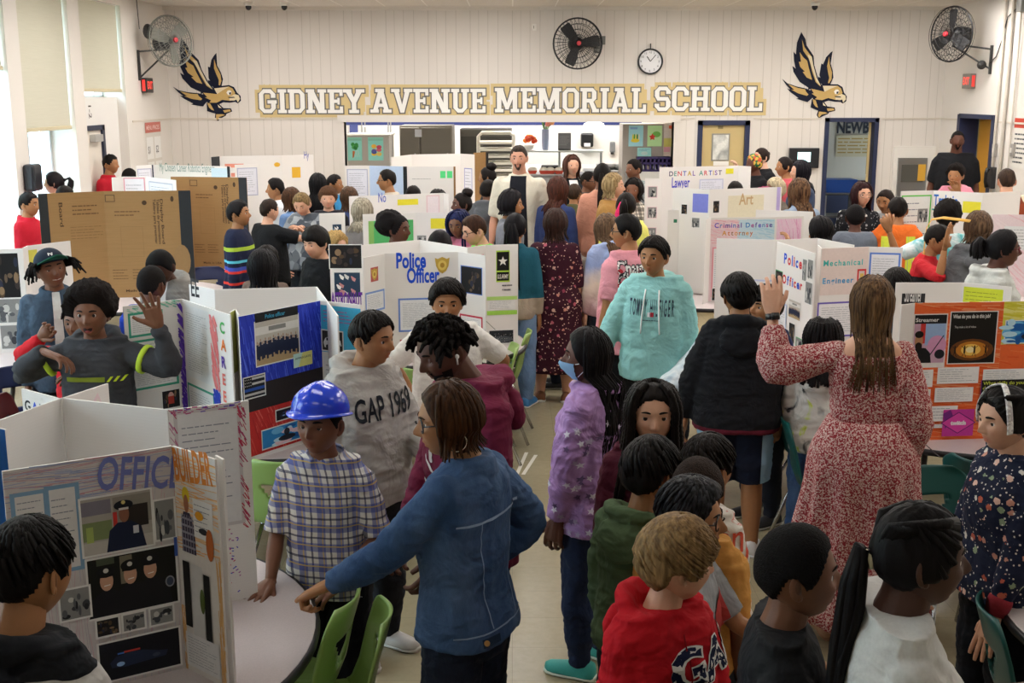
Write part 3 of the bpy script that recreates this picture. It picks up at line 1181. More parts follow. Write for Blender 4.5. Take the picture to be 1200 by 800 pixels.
   if hair == 'bob' or True:
    fb = []
    for k in range(5):                                       # inner fill behind the neck
     z = -.05 - k * (ln / hh + .05) / 4.4
     fb.append(z)
    rows = []
    for z in fb:
     row = []
     for j in range(16):
      a = 2 * PI * j / 16
      q = HM @ Vector((math.cos(a) * .27 * hh, .17 * hh + math.sin(a) * .17 * hh, -.0 * hh))
      q = q + Vector((0, 0, z * hh))
      row.append(q)
     rows.append(row)
    if hk.get('fill', True):
     mb.loft(rows[::-1])
  elif hair == 'braids':
   N = hk.get('n', 54)
   mx = hk.get('open', 48)
   ln = hk.get('len', 1.6) * hh
   for ring, (e0, of) in enumerate(((72, .06), (50, .10), (22, .085))):
    for k in range(N // 3):
     az = mx + (360 - 2 * mx) * (k + .5 * rr_.random()) / (N // 3)
     az = az if az <= 180 else az - 360
     fall(mb, az, e0, ln * rr_.uniform(.85, 1.1), hk.get('wd', .0085), of + .02 * rr_.random(), -10, 1.0, 0, 9, 6, braid=True, frontside=(abs(az) < hk.get('front', 75)))
  elif hair == 'pony':
   po = Vector(hk.get('at', (0, .46, .18))) * hh
   ln = hk.get('len', 1.3) * hh
   if near or hk.get('corn'):
    for k in range(14):                                       # hair drawn back in ridges
     az = -75 + 150 * k / 13
     pts = [HM @ scalp(az, math.degrees(math.asin(max(-.2, min(.95, hairline(az, 'long') + .08)))), .045)]
     a0 = Vector(scalp(az, 40, .08))
     for q in (.35, .65):
      s_ = scalp(az * (1 - q) + (180 if az > 0 else -180) * q, 58 - 30 * q, t + .028)
      pts.append(HM @ s_)
     pts.append(HM @ po)
     mb.tube(pts, [(.010, .007), (.013, .012), (.013, .012), (.008, .006)], 6)
   mb.ell((0, 0, 0), (.085 * hh,) * 3, 10, 8, HM @ Matrix.Translation(po))
   N = hk.get('n', 22)
   for k in range(N):
    a, r_ = rr_.uniform(0, 2 * PI), rr_.uniform(.0, 1) ** .5 * hk.get('spread', .10) * hh
    o_ = Vector((math.cos(a) * r_, math.sin(a) * r_ * .7, 0))
    st = HM @ po
    bk_ = (HM.to_3x3() @ Vector((0, 1, 0))) * hk.get('kick', .22) * hh
    pts = [st, st + bk_ * .7 + o_ * .4 + Vector((0, 0, .02))]
    for q in range(1, 8):
     f = q / 7
     pts.append(pushout(st + bk_ * (1 - .3 * f) + o_ * (1 + f) + Vector((hk.get('dx', 0) * f, hk.get('dy', 0) * f, -ln * f * (1 - .15 * rr_.random()))), .012))
    wd = hk.get('wd', .017)
    mb.tube(pts, [(wd * .6, wd * .5)] + [(wd, wd * .7)] * 5 + [(wd * .8, wd * .5), (wd * .6, wd * .4), (wd * .2, wd * .2)], 6)
 elif hair == 'bun':
  cap('long', .04, .01, 20, .006, .9, mb)
  c = Vector(hk.get('at', (0, .25, .58))) * hh
  r_ = hk.get('r', .2) * hh
  vs, fs = [], []
  q = MB().ell((0, 0, 0), (r_, r_, r_ * .85), 16, 10)
  mb.add([HM @ (c + Vector(p) * (1 + .18 * noise.noise(Vector(p) * 40 + Vector((px, 0, 0))))) for p in q.v], q.f)
 elif hair == 'puff':
  cap('long', .035, .01, 20, .004, .9, mb)
  c = Vector(hk.get('at', (0, .32, .42))) * hh
  r_ = hk.get('r', .42) * hh
  q = MB().ell((0, 0, 0), (r_, r_, r_ * .92), 28, 18)
  mb.add([HM @ (c + Vector(p) * (1 + .13 * noise.noise(Vector(p) * 22 + Vector((px, 0, 0))) + .06 * noise.noise(Vector(p) * 60))) for p in q.v], q.f)
  hm = fuzz_mat(hairc)
 elif hair == 'cover':
  cap('long', hk.get('t', .05), 0, 6, .01, 1.0, mb)
 if hk.get('brow', True) and brow and d < 12:
  for sd in (1, -1):
   pts = []
   for k in range(6):
    x = sd * (.19 + .42 * k / 5)
    z = .225 + .03 * math.sin(k / 5 * PI * .9) - .01 * k / 5
    p = head_point(x, -math.sqrt(max(.01, 1 - x * x - z * z)), z, hh, round_)
    pts.append(HM @ Vector((p[0], p[1] - .004 * hh, p[2])))
   mb.tube(pts, [(.006 * hh, .010 * hh), (.008 * hh, .020 * hh), (.008 * hh, .021 * hh), (.007 * hh, .018 * hh), (.006 * hh, .013 * hh), (.003 * hh, .006 * hh)], 5, up=HM.to_3x3() @ Vector((0, 0, 1)))
 ho = mb.build('hair', hk.get('mat') or hm, root, True)
 ctx = dict(root=root, U=U, HM=HM, hh=hh, h=h, scalp=scalp, arms=arms, legp=legp, decal=decal, top=to, zs=zs, zh=zh, zn=zn, d=d, w=w, pad=pad, round_=round_, tree=tree, kz=kz)
 for e in extras:
  if callable(e):
   e(ctx)
  else:
   EXTRA[e[0]](ctx, *e[1:])
 return ctx
def _loft_open(s, rows, col):
 n = len(rows[0])
 return s.add([p for r in rows for p in r], [(i * n + j, i * n + j + 1, (i + 1) * n + j + 1, (i + 1) * n + j) for i in range(len(rows) - 1) for j in range(n - 1)], col=col)
MB.loft_open = _loft_open
# ---- accessories
def x_glasses(c, col='#1c1a1a', r=.115):
 hh, HM = c['hh'], c['HM']
 mb = MB()
 for sd in (1, -1):
  x, z = sd * .40, .02
  p = head_point(x, -math.sqrt(1 - x * x - z * z), z, hh, c['round_'])
  o = Vector((p[0], p[1] - .06 * hh, p[2]))
  mb.tube([HM @ (o + Vector((math.cos(a) * r * 1.15 * hh, abs(math.cos(a)) * .01 * hh, math.sin(a) * r * .82 * hh))) for a in [2 * PI * k / 20 for k in range(21)]], .013 * hh, 6, cap=False)
  e = Vector((sd * .36 * hh, .05 * hh, .02 * hh))
  mb.tube([HM @ (o + Vector((sd * r * 1.1 * hh, 0, .02 * hh))), HM @ Vector((sd * .355 * hh, -.18 * hh, .04 * hh)), HM @ Vector((sd * .375 * hh, .06 * hh, .03 * hh))], .011 * hh, 6)
 p = head_point(0, -1, .05, hh, c['round_'])
 mb.tube([HM @ Vector((-.05 * hh, p[1] - .02 * hh, .03 * hh)), HM @ Vector((0, p[1] - .035 * hh, .045 * hh)), HM @ Vector((.05 * hh, p[1] - .02 * hh, .03 * hh))], .012 * hh, 6)
 mb.build('glasses', plain(col, .25), c['root'], True)
def x_helmet(c, col='#1d43d8'):
 hh, HM = c['hh'], c['HM']
 mb = MB()
 T = HM @ Matrix.Translation((0, .02 * hh, .25 * hh)) @ Matrix.Rotation(R(-7), 4, 'X')
 rows = []
 n = 48
 for i in range(15):
  e = R(90 * (1 - i / 14))
  row = []
  for j in range(n):
   a = 2 * PI * j / n
   rb = 1 + .028 * max(0, math.cos(6 * a)) ** 6 * math.sin(e) * (1 if i > 1 else 0)
   rb += .045 * G(math.sin(a / 1), .22) * ss(-.2, .9, math.sin(e)) if False else 0
   x, y = math.cos(e) * math.cos(a), math.cos(e) * math.sin(a)
   rid = .04 * G(x, .16) * math.sin(e) ** .5
   row.append(T @ Vector((x * .48 * hh * rb, y * .58 * hh * rb, math.sin(e) ** .9 * .47 * hh * rb + rid * hh if e > 0 else 0)))
  rows.append(row)
 for (k, dz) in ((1.0, -.02), (1.10, -.03), (1.13, -.045), (1.10, -.06), (.98, -.05)):
  row = []
  for j in range(n):
   a = 2 * PI * j / n
   f = 1 + .22 * max(0, -math.sin(a)) ** 2 * (1 if k > 1.05 else 0)
   row.append(T @ Vector((math.cos(a) * .48 * hh * k, math.sin(a) * .58 * hh * k * f, dz * hh - .05 * hh * max(0, -math.sin(a)) ** 3 * (1 if k > 1.05 else 0))))
  rows.append(row)
 mb.loft(rows)
 o = mb.build('hard_hat', plain(col, .16, 0, .6), c['root'], True)
 tag(o, 'glossy blue hard hat')
def x_cap(c, crown='#1b2433', brim='#1d5a46'):
 hh, HM = c['hh'], c['HM']
 mb = MB()
 T = HM @ Matrix.Translation((0, .0, .18 * hh)) @ Matrix.Rotation(R(-10), 4, 'X')
 rows = []
 for i in range(12):
  e = R(90 - 96 * i / 11)
  rows.append([T @ Vector((math.cos(e) * math.cos(a) * .40 * hh, math.cos(e) * math.sin(a) * .47 * hh, math.sin(e) * .40 * hh)) for a in [2 * PI * j / 32 for j in range(32)]])
 mb.loft(rows, col=crown)
 up, lo = [], []
 for i in range(13):
  a = R(-165 + 150 * i / 12)
  x, y = math.cos(a) * .40 * hh, math.sin(a) * .46 * hh
  k = 1 + 1.05 * max(0, -math.sin(a)) ** 1.2
  up.append((Vector((x, y, .02 * hh)), Vector((x * 1.18, y * k, .06 * hh * k - .06 * hh - .05 * hh * abs(math.cos(a))))))
 vs = []
 for a, b in up:
  vs += [T @ a, T @ b, T @ (a + Vector((0, 0, -.03 * hh))), T @ (b + Vector((0, 0, -.03 * hh)))]
 fs = []
 cs = []
 for i in range(12):
  o = i * 4
  mb.add([], [])
 q = len(mb.v)
 mb.v.extend([tuple(v) for v in vs])
 for i in range(12):
  o = q + i * 4
  for f, cc in (((o, o + 1, o + 5, o + 4), brim), ((o + 2, o + 6, o + 7, o + 3), brim), ((o + 1, o + 3, o + 7, o + 5), brim)):
   mb.f.append(f); mb.c.append(lin(cc)); mb.mi.append(0)
 ob = mb.build('cap', attr_mat(.8, .2), c['root'], True)
 tag(ob, 'dark baseball cap with green brim')
 pr = Print()
 pr.text('N', -.10, .10, .15, '#f2f0ea', .03)
 pr.text('Y', -.07, .13, .15, '#f2f0ea', .03)
 def fn(u, v, l):
  e = R(28) - v * 1.4
  a = R(-90) + u * 2.2
  return T @ Vector((math.cos(e) * math.cos(a) * (.405 * hh + l), math.cos(e) * math.sin(a) * (.475 * hh + l), math.sin(e) * .405 * hh))
 pr.mesh(fn).build('cap_emblem', attr_mat(.8, .2), ob)
def x_mask(c, col='#8fb8dc'):
 hh, HM = c['hh'], c['HM']
 mb = MB()
 rows = []
 for i in range(8):
  z = -.16 - .72 * i / 7
  row = []
  for k in range(13):
   a = R(-62 + 124 * k / 12)
   e = math.asin(max(-.97, z))
   x, y = math.cos(e) * math.sin(a), -math.cos(e) * math.cos(a)
   p = Vector(head_base(x, y, z, hh, c['round_'])) + Vector((x * .03, -.03 - .11 * G(a, .5) * G(z + .3, .35), -.01)) * hh + Vector((0, -.012 * hh * (i % 2), 0))
   row.append(HM @ p)
  rows.append(row)
 mb.loft_open(rows, lin(col))
 o = mb.build('face_mask', plain(col, .8), c['root'], True)
 tag(o, 'pale blue surgical mask')
 st = MB()
 for sd in (1, -1):
  for z in (-.2, -.75):
   e = math.asin(z)
   p = Vector(head_base(math.cos(e) * math.sin(sd * R(62)), -math.cos(e) * math.cos(R(62)), z, hh, c['round_']))
   st.tube([HM @ (p + Vector((sd * .015, -.01, 0)) * hh), HM @ Vector((sd * .385 * hh, .0, (-.05 if z > -.5 else -.15) * hh)), HM @ Vector((sd * .37 * hh, .14 * hh, -.06 * hh))], .008 * hh, 5)
 st.build('mask_loop', plain('#e9eef2', .7), o, True)
def x_headband(c, col='#e9e4dc'):
 HM, hh = c['HM'], c['hh']
 mb = MB()
 pts = []
 for k in range(25):
  t = -1 + 2 * k / 24
  a = t * 100
  e = 90 - abs(a)
  az = 90 if a > 0 else -90
  p = c['scalp'](az - (18 if a > 0 else -18), e, .085)
  pts.append(HM @ (p + Vector((0, -.02 * hh, 0))))
 mb.tube(pts, (.055 * hh, .02 * hh), 8, up=(0, 0, 1))
 o = mb.build('headband', blobs(((.4, '#f4f1ec'), (.6, '#bdb4b4')), 60), c['root'], True)
 tag(o, 'glittery white headband')
def x_hoop(c, col='#cfc6b4'):
 HM, hh = c['HM'], c['hh']
 for sd in (1, -1):
  bx, by, bz = head_base(sd * .985, .12, -.2, hh, c['round_'])
  mb = MB()
  mb.tube([HM @ Vector((bx * 1.05, by + math.sin(a) * .13 * hh, bz - .13 * hh + math.cos(a) * .13 * hh)) for a in [2 * PI * k / 24 for k in range(25)]], .009 * hh, 6, cap=False)
  mb.build('hoop_earring', plain(col, .25, 1.0), c['root'], True)
def x_earbud(c):
 HM, hh = c['HM'], c['hh']
 mb = MB()
 for sd in (1, -1):
  bx, by, bz = head_base(sd * .985, .08, -.1, hh, c['round_'])
  mb.ell((0, 0, 0), (.025 * hh, .035 * hh, .04 * hh), 10, 8, HM @ Matrix.Translation((bx * 1.07, by - .02 * hh, bz)))
  mb.tube([HM @ Vector((bx * 1.08, by - .03 * hh, bz)), HM @ Vector((bx * 1.07, by - .06 * hh, bz - .12 * hh))], .016 * hh, 8)
 tag(mb.build('earbud', plain('#f2f2f0', .3), c['root'], True), 'white wireless earbud')
def x_beard(c, col='#1a1210', goat=False):
 HM, hh = c['HM'], c['hh']
 mb = MB()
 rows = []
 mx = 30 if goat else 78
 for i in range(9):
  z = -.40 - .58 * i / 8
  row = []
  for k in range(21):
   a = R(-mx + 2 * mx * k / 20)
   e = math.asin(max(-.985, z))
   x, y = math.cos(e) * math.sin(a), -math.cos(e) * math.cos(a)
   p = Vector(head_point(x, y, z, hh, c['round_']))
   off = .014
   if abs(x) < .2 and -.66 < z < -.46:
    off = -.03
   if not goat and z > -.5 and abs(a) < R(50) and abs(x) > .3:
    off = -.02
   row.append(HM @ (p + Vector((x, y, z * .6)) * off * hh))
  rows.append(row)
 mb.loft_open(rows, lin(col))
 mb.build('beard', fuzz_mat(col), c['root'], True)
def x_strings(c, col='#f2f2f0', L=.2):
 U, h = c['U'], c['h']
 tr = c['tree']()
 mb = MB()
 for sd in (1, -1):
  pts = []
  for k in range(8):
   p = U @ Vector((sd * (.026 + .01 * k / 7) * h, 0, c['zn'] - .02 * h - L * k / 7))
   hit = tr.ray_cast(p + Vector((0, -.7, 0)), Vector((0, 1, 0)), 1.4)
   if hit[0] is not None:
    pts.append(hit[0] + Vector((0, -.006, 0)))
  if len(pts) > 2:
   mb.tube(pts, .0045, 6)
 if mb.v:
  mb.build('drawstring', plain(col, .8), c['top'], True)
def x_cuff(c, sd, col):
 S, E, Wp = c['arms'][sd][:3]
 h = c['h']
 dr = (Wp - E).normalized()
 mb = MB()
 mb.tube([Wp - dr * .045, Wp - dr * .03, Wp + dr * .016, Wp + dr * .02], [.030 * h * .9, .032 * h * .9, .028 * h * .9, .02 * h], 14)
 mb.build('cuff', fabric(col), c['top'], True)
def x_watch(c, sd, col='#151515'):
 S, E, Wp = c['arms'][sd][:3]
 h = c['h']
 dr = (Wp - E).normalized()
 mb = MB()
 r = .0175 * h
 mb.tube([Wp - dr * .014, Wp - dr * .013, Wp + dr * .013, Wp + dr * .014], [r * .9, r * 1.12, r * 1.12, r * .9], 16)
 u = Vector((0, 0, 1)) - dr * dr.z
 u.normalize()
 mb.box((-.016, -.016, 0), (.016, .016, .012), Matrix.Translation(Wp + u * r) @ u.to_track_quat('Z', 'Y').to_matrix().to_4x4())
 mb.build('wrist_watch', plain(col, .3), c['root'], True)
def x_armring(c, col, f=.42):
 for sd in (1, -1):
  S, E, Wp = c['arms'][sd][:3]
  dr = (E - S).normalized(); p = S.lerp(E, f); r = .0285 * c['h'] + c['pad'] * .62 + .014
  mb = MB(); mb.tube([p - dr * .014, p - dr * .010, p + dr * .010, p + dr * .014], [r * .9, r * 1.02, r * 1.02, r * .9], 18)
  mb.build('sleeve_piping', plain(col, .7), c['top'], True)
EXTRA = dict(armring=x_armring, glasses=x_glasses, helmet=x_helmet, cap=x_cap, mask=x_mask, headband=x_headband, hoop=x_hoop, earbud=x_earbud, beard=x_beard, strings=x_strings, cuff=x_cuff, watch=x_watch)
# ------------------------------------------------------------------ the room
BACK = 17.5
def wx(x, y=138):
 return slope(x, y)[0] * BACK
def wz(y, x=600):
 return CAMZ + slope(x, y)[1] * BACK
XL, XR = wx(197, 90), wx(1107, 90)
CEIL = wz(8)
FRONT = -1.6
def struct(o):
 o['kind'] = 'structure'
 return o
def floor_mat():
 s = Nodes('floor_tile')
 v = s.coord()
 x, y, z = s.sep(v)
 T = .305
 fx = s.math('FRACT', s.math('DIVIDE', x, T)); fy = s.math('FRACT', s.math('DIVIDE', y, T))
 gx = s.math('LESS_THAN', fx, .008); gy = s.math('LESS_THAN', fy, .008)
 g = s.math('MAXIMUM', gx, gy)
 cell = s.n('ShaderNodeTexWhiteNoise', noise_dimensions='2D')
 sn = s.n('ShaderNodeVectorMath', operation='SNAP')
 s.l(v, sn.inputs[0]); sn.inputs[1].default_value = (T, T, 10)
 s.l(sn.outputs[0], cell.inputs['Vector'])
 n = s.noise(v, 22, 4, .65)
 base = s.mix(s.ramp(n, [(.35, 0.0), (.7, 1.0)]), '#9d9175', '#a5997d')
 base = s.mix(s.math('MULTIPLY', cell.outputs['Value'], .25), base, '#8f8468')
 s.color(s.mix(s.math('MULTIPLY', g, .5), base, '#6d6353'))
 m = s.fin(.24, 0, .40)
 return m
def panel_mat(along='X', c='#e0dad3', c2='#d6cfc7'):
 s = Nodes('wall_panel')
 v = s.coord()
 x, y, z = s.sep(v)
 q = x if along == 'X' else y
 def groove(step, off, wd):
  f = s.math('FRACT', s.math('ADD', s.math('DIVIDE', q, step), off))
  return s.math('LESS_THAN', f, wd)
 g = s.math('MAXIMUM', s.math('MAXIMUM', groove(.61, .0, .016), groove(.61, .34, .014)), s.math('MAXIMUM', groove(.61, .58, .014), groove(.61, .8, .012)))
 n = s.noise(s.coord((2, 2, .3)), 1.5, 3)
 base = s.mix(n, c, c2)
 s.color(s.mix(s.math('MULTIPLY', g, .42), base, '#a59d90'))
 s.bump(s.math('MULTIPLY', g, -1), .5, .006)
 return s.fin(.55, 0, .3)
def ceiling_mat():
 s = Nodes('ceiling_tile')
 v = s.coord()
 x, y, z = s.sep(v)
 fx = s.math('FRACT', s.math('DIVIDE', x, .61)); fy = s.math('FRACT', s.math('DIVIDE', y, 1.22))
 g = s.math('MAXIMUM', s.math('LESS_THAN', fx, .03), s.math('LESS_THAN', fy, .015))
 s.color(s.mix(g, s.mix(s.noise(v, 90, 2), '#e6e0d8', '#d8d1c8'), '#f2eee8'))
 return s.fin(.9, 0, .2)
WALLM = panel_mat('X')
WALLY = panel_mat('Y')
PAINT = plain('#ded8d1', .6)
NAVY = plain('#1d2748', .5)
GOLD = plain('#c4ad78', .5)
TRIMW = plain('#cfc6b8', .5)
STEEL = plain('#a8a9a8', .32, .85)
DGREY = plain('#5d5b55', .45)
BLACKP = plain('#141416', .45)
WHITEP = plain('#e8e4dd', .55)
CHROME = plain('#b9b9bb', .18, 1.0)
def room():
 fl = MB(); fl.box((XL - .5, FRONT, -.12), (XR + .5, BACK + 7, 0))
 struct(fl.build('floor', floor_mat()))
 ce = MB(); ce.box((XL - .3, FRONT, CEIL), (XR + .3, BACK + .2, CEIL + .15))
 struct(ce.build('ceiling', ceiling_mat()))
 holes = [(wx(403), wx(790), .88, wz(143)), (wx(818), wx(879), 0, wz(141)), (wx(967), wx(1030), 0, wz(138))]
 mb = MB()
 xs = XL - .3
 t = .22
 for a, b, z0, z1 in holes:
  mb.box((xs, BACK, 0), (a, BACK + t, CEIL))
  mb.box((a, BACK, z1), (b, BACK + t, CEIL))
  if z0 > 0:
   mb.box((a, BACK, 0), (b, BACK + t, z0))
  xs = b
 mb.box((xs, BACK, 0), (XR + .3, BACK + t, CEIL))
 struct(mb.build('wall_back', WALLM))
 sm = MB()
 z = wz(139)
 segs = [(XL, wx(399)), (wx(794), wx(814)), (wx(883), wx(963)), (wx(1034), XR)]
 for a, b in segs:
  sm.box((a, BACK - .012, z - .012), (b, BACK, z + .012))
 struct(sm.build('trim_1', TRIMW))
 (a, b, z0, z1) = holes[0]
 fr = MB()
 fr.box((a - .09, BACK - .03, z0 - .05), (a, BACK + t, z1 + .09)); fr.box((b, BACK - .03, z0 - .05), (b + .09, BACK + t, z1 + .09))
 fr.box((a - .09, BACK - .05, z1), (b + .09, BACK + t, z1 + .10))
 struct(fr.build('trim_2', plain('#d8d2ca', .5)))
 co = MB(); co.box((a, BACK - .25, z0 - .05), (b, BACK + .25, z0 + .0))
 struct(co.build('trim_3', STEEL))
 cv = MB(); cv.box((XL, BACK - .08, CEIL - .05), (XR, BACK, CEIL))
 struct(cv.build('trim_4', plain('#e0d9cf', .6)))
 d0, d1 = XR / slope(1121, 200)[0], XR / slope(1161, 200)[0]     # far and near jamb
 zt = CAMZ + slope(1121, 138)[1] * d0
 wr = MB()
 wr.box((XR, d0, 0), (XR + .22, BACK + .3, CEIL)); wr.box((XR, d1, zt), (XR + .22, d0, CEIL)); wr.box((XR, FRONT, 0), (XR + .22, d1, CEIL))
 struct(wr.build('wall_right', PAINT))
 jm = MB()
 for q in (d0, d1):
  jm.box((XR - .03, q - .05, 0), (XR + .24, q + .05, zt + .05))
 jm.box((XR - .03, d1, zt), (XR + .24, d0, zt + .06))
 struct(jm.build('trim_5', NAVY))
 sr = MB(); sr.box((XR - .012, FRONT, z - .012), (XR, d1 - .05, z + .012)); sr.box((XR - .012, d0 + .05, z - .012), (XR, BACK, z + .012))
 struct(sr.build('trim_6', TRIMW))
 dr = MB(); dr.bbox((XR + .24, d1 + .06, .01), (XR + .285, d0 - .08, zt - .01), .004)
 do = struct(dr.build('door_1', plain('#c08a2e', .5)))
 hb = MB(); hb.box((XR + .20, d1 + .12, 1.02), (XR + .24, d0 - .15, 1.08)); hb.box((XR + .20, d1 + .16, zt - .26), (XR + .24, d1 + .5, zt - .16))
 hb.build('door_handle', STEEL, do)
 vx = MB(); vx.box((XR + 1.2, d1 - 4, 0), (XR + 1.3, d0 + 4, CEIL)); vx.box((XR + .2, d0 + 3.9, 0), (XR + 1.3, d0 + 4, CEIL)); vx.box((XR + .2, d1 - 4, CEIL - .1), (XR + 1.3, d0 + 4, CEIL)); vx.box((XR + .2, d1 - 4.1, 0), (XR + 1.3, d1 - 4, CEIL)); struct(vx.build('wall_corridor', plain('#8c7a52', .7)))
 fw = MB(); fw.box((XL - .3, FRONT - .2, 0), (XR + .3, FRONT, CEIL)); struct(fw.build('wall_front', PAINT))
 def dl(x, y): return XL / slope(x, y)[0]
 w = []
 p = [(FRONT, .2), None]
 wins = [(2.2, 4.3), (4.9, 7.0), (7.6, 9.7), (10.2, 11.95), (dl(31, 150), dl(89, 150)), (dl(99, 108), dl(147, 106))]
 TW = .42
 sill, head = .82, CEIL - .12
 lw = MB()
 prev = FRONT
 for i, (a, b) in enumerate(wins):
  lw.box((XL - TW, prev, 0), (XL, a, CEIL))
  if i < 5:
   lw.box((XL - TW, a, 0), (XL, b, sill))
  lw.box((XL - TW, a, head), (XL, b, CEIL))
  prev = b
 lw.box((XL - TW, prev, 0), (XL, BACK + .3, CEIL))
 struct(lw.build('wall_left', plain('#ded8d0', .6)))
 sl = MB(); sl.box((XL, dl(155, 140), z - .012), (XL + .012, BACK, z + .012)); struct(sl.build('trim_7', TRIMW))
 glass = glass_mat()
 alu = plain('#c9ccd0', .4, .3)
 for i, (a, b) in enumerate(wins):
  door_bay = i == 5
  zs = (2.36 if door_bay else sill)
  f = MB()
  xo = XL - TW + .08
  def bar(y0, z0, y1, z1):
   f.box((xo - .05, y0, z0), (xo + .05, y1, z1))
  bar(a, zs, a + .06, head); bar(b - .06, zs, b, head); bar(a, zs, b, zs + .06); bar(a, head - .06, b, head)
  m = (a + b) / 2
  if not door_bay:
   bar(m - .045, zs, m + .045, head)
   bar(a, 2.2, b, 2.26)
  wo = struct(f.build('window_%d' % (i + 1), alu))
  g = MB(); g.box((xo - .006, a + .05, zs + .05), (xo + .006, b - .05, head - .05))
  g.build('window_glass', glass, wo)
  if not door_bay:
   s_ = MB(); s_.bbox((XL - TW, a - .02, sill), (XL + .06, b + .02, sill + .035), .008)
   s_.build('window_sill', plain('#e4e0d8', .4), wo)
 a, b = wins[5]
 pn = MB()
 xo = XL - .12
 pn.box((xo - .04, a, 2.06), (xo, b, 2.40))
 pn.box((xo - .04, a + .90, 0), (xo, b, 2.06))
 po = struct(pn.build('trim_8', plain('#e2dfdb', .5)))
 pr = Print(); pr.text('1-2', 0, 0, .10, '#5a5754', .02, rot=90)
 pr.mesh(lambda u, v, l: Vector((xo + .002 + l, a + .42 + u, 2.30 - v))).build('lettering', attr_mat(.8, .1), po)
 df = MB()
 df.box((xo - .06, a + .0, 0), (xo + .02, a + .09, 2.06)); df.box((xo - .06, a + .82, 0), (xo + .02, a + .90, 2.06)); df.box((xo - .06, a, 2.0), (xo + .02, a + .9, 2.06))
 dd = struct(df.build('door_2', plain('#20283f', .5)))
 q = MB(); q.box((xo - .05, a + .09, .01), (xo - .01, a + .82, 2.0)); q.build('door_leaf', plain('#e1d9cc', .5), dd)
 q = MB(); q.bbox((xo - .01, a + .42, 1.86), (xo + .06, a + .72, 1.95), .01); q.build('door_closer', plain('#b8b6b2', .4, .4), dd)
 for i in (4, 5, 3):
  a, b = wins[i]
  zb = {4: CAMZ + slope(60, 150)[1] * (a + b) / 2, 5: CAMZ + slope(120, 105)[1] * (a + b) / 2, 3: 2.7}[i]
  x = XL - .05
  s_ = MB(); s_.box((x - .006, a + .03, zb), (x, b - .03, CEIL - .1))
  lbl = {4: 'cream roller shade pulled low over the tall window left of the outside door', 5: 'shorter cream roller shade above the outside door', 3: 'cream roller shade on the window nearest the left picture edge'}[i]
  so = tag(s_.build('window_shade', shade_mat()), lbl, 'window shade')
  h_ = MB(); h_.bbox((x - .02, a + .02, zb - .03), (x + .014, b - .02, zb + .012), .006); h_.build('hem_bar', plain('#c9bd9d', .6), so)
  r_ = MB(); r_.tube([(x - .02, a + .02, CEIL - .1), (x - .02, b - .02, CEIL - .1)], .035, 14); r_.build('roller', WHITEP, so)
 return dict(holes=holes, wins=wins, dl=dl, d0=d0, d1=d1, zt=zt)
def glass_mat():
 m = bpy.data.materials.new('window_glass')
 m.use_nodes = True
 t = m.node_tree
 for n in list(t.nodes):
  t.nodes.remove(n)
 o = t.nodes.new('ShaderNodeOutputMaterial'); mx = t.nodes.new('ShaderNodeMixShader'); tr = t.nodes.new('ShaderNodeBsdfTransparent'); gl = t.nodes.new('ShaderNodeBsdfGlossy')
 gl.inputs['Roughness'].default_value = .02
 mx.inputs[0].default_value = .06
 tr.inputs[0].default_value = (.93, .96, .97, 1)
 t.links.new(tr.outputs[0], mx.inputs[1]); t.links.new(gl.outputs[0], mx.inputs[2]); t.links.new(mx.outputs[0], o.inputs[0])
 return m
def shade_mat():
 if 'shade' in MATS:
  return MATS['shade']
 m = bpy.data.materials.new('shade_cloth')
 m.use_nodes = True
 t = m.node_tree
 b = t.nodes['Principled BSDF']
 b.inputs['Base Color'].default_value = rgba('#d8d3c2'); b.inputs['Roughness'].default_value = .9
 tl = t.nodes.new('ShaderNodeBsdfTranslucent'); tl.inputs[0].default_value = rgba('#d9d5c4')
 mx = t.nodes.new('ShaderNodeMixShader'); mx.inputs[0].default_value = .18
 tc = t.nodes.new('ShaderNodeTexCoord'); mp = t.nodes.new('ShaderNodeMapping'); mp.inputs['Scale'].default_value = (1, 1, 60)
 nz = t.nodes.new('ShaderNodeTexNoise'); nz.inputs['Scale'].default_value = 3
 t.links.new(tc.outputs['Object'], mp.inputs[0]); t.links.new(mp.outputs[0], nz.inputs['Vector'])
 mc = t.nodes.new('ShaderNodeMix'); mc.data_type = 'RGBA'
 mc.inputs[6].default_value = rgba('#d9d4c3'); mc.inputs[7].default_value = rgba('#c9c4b1')
 t.links.new(nz.outputs['Fac'], mc.inputs[0]); t.links.new(mc.outputs[2], b.inputs['Base Color'])
 t.links.new(b.outputs[0], mx.inputs[1]); t.links.new(tl.outputs[0], mx.inputs[2])
 t.links.new(mx.outputs[0], t.nodes['Material Output'].inputs[0])
 MATS['shade'] = m
 return m
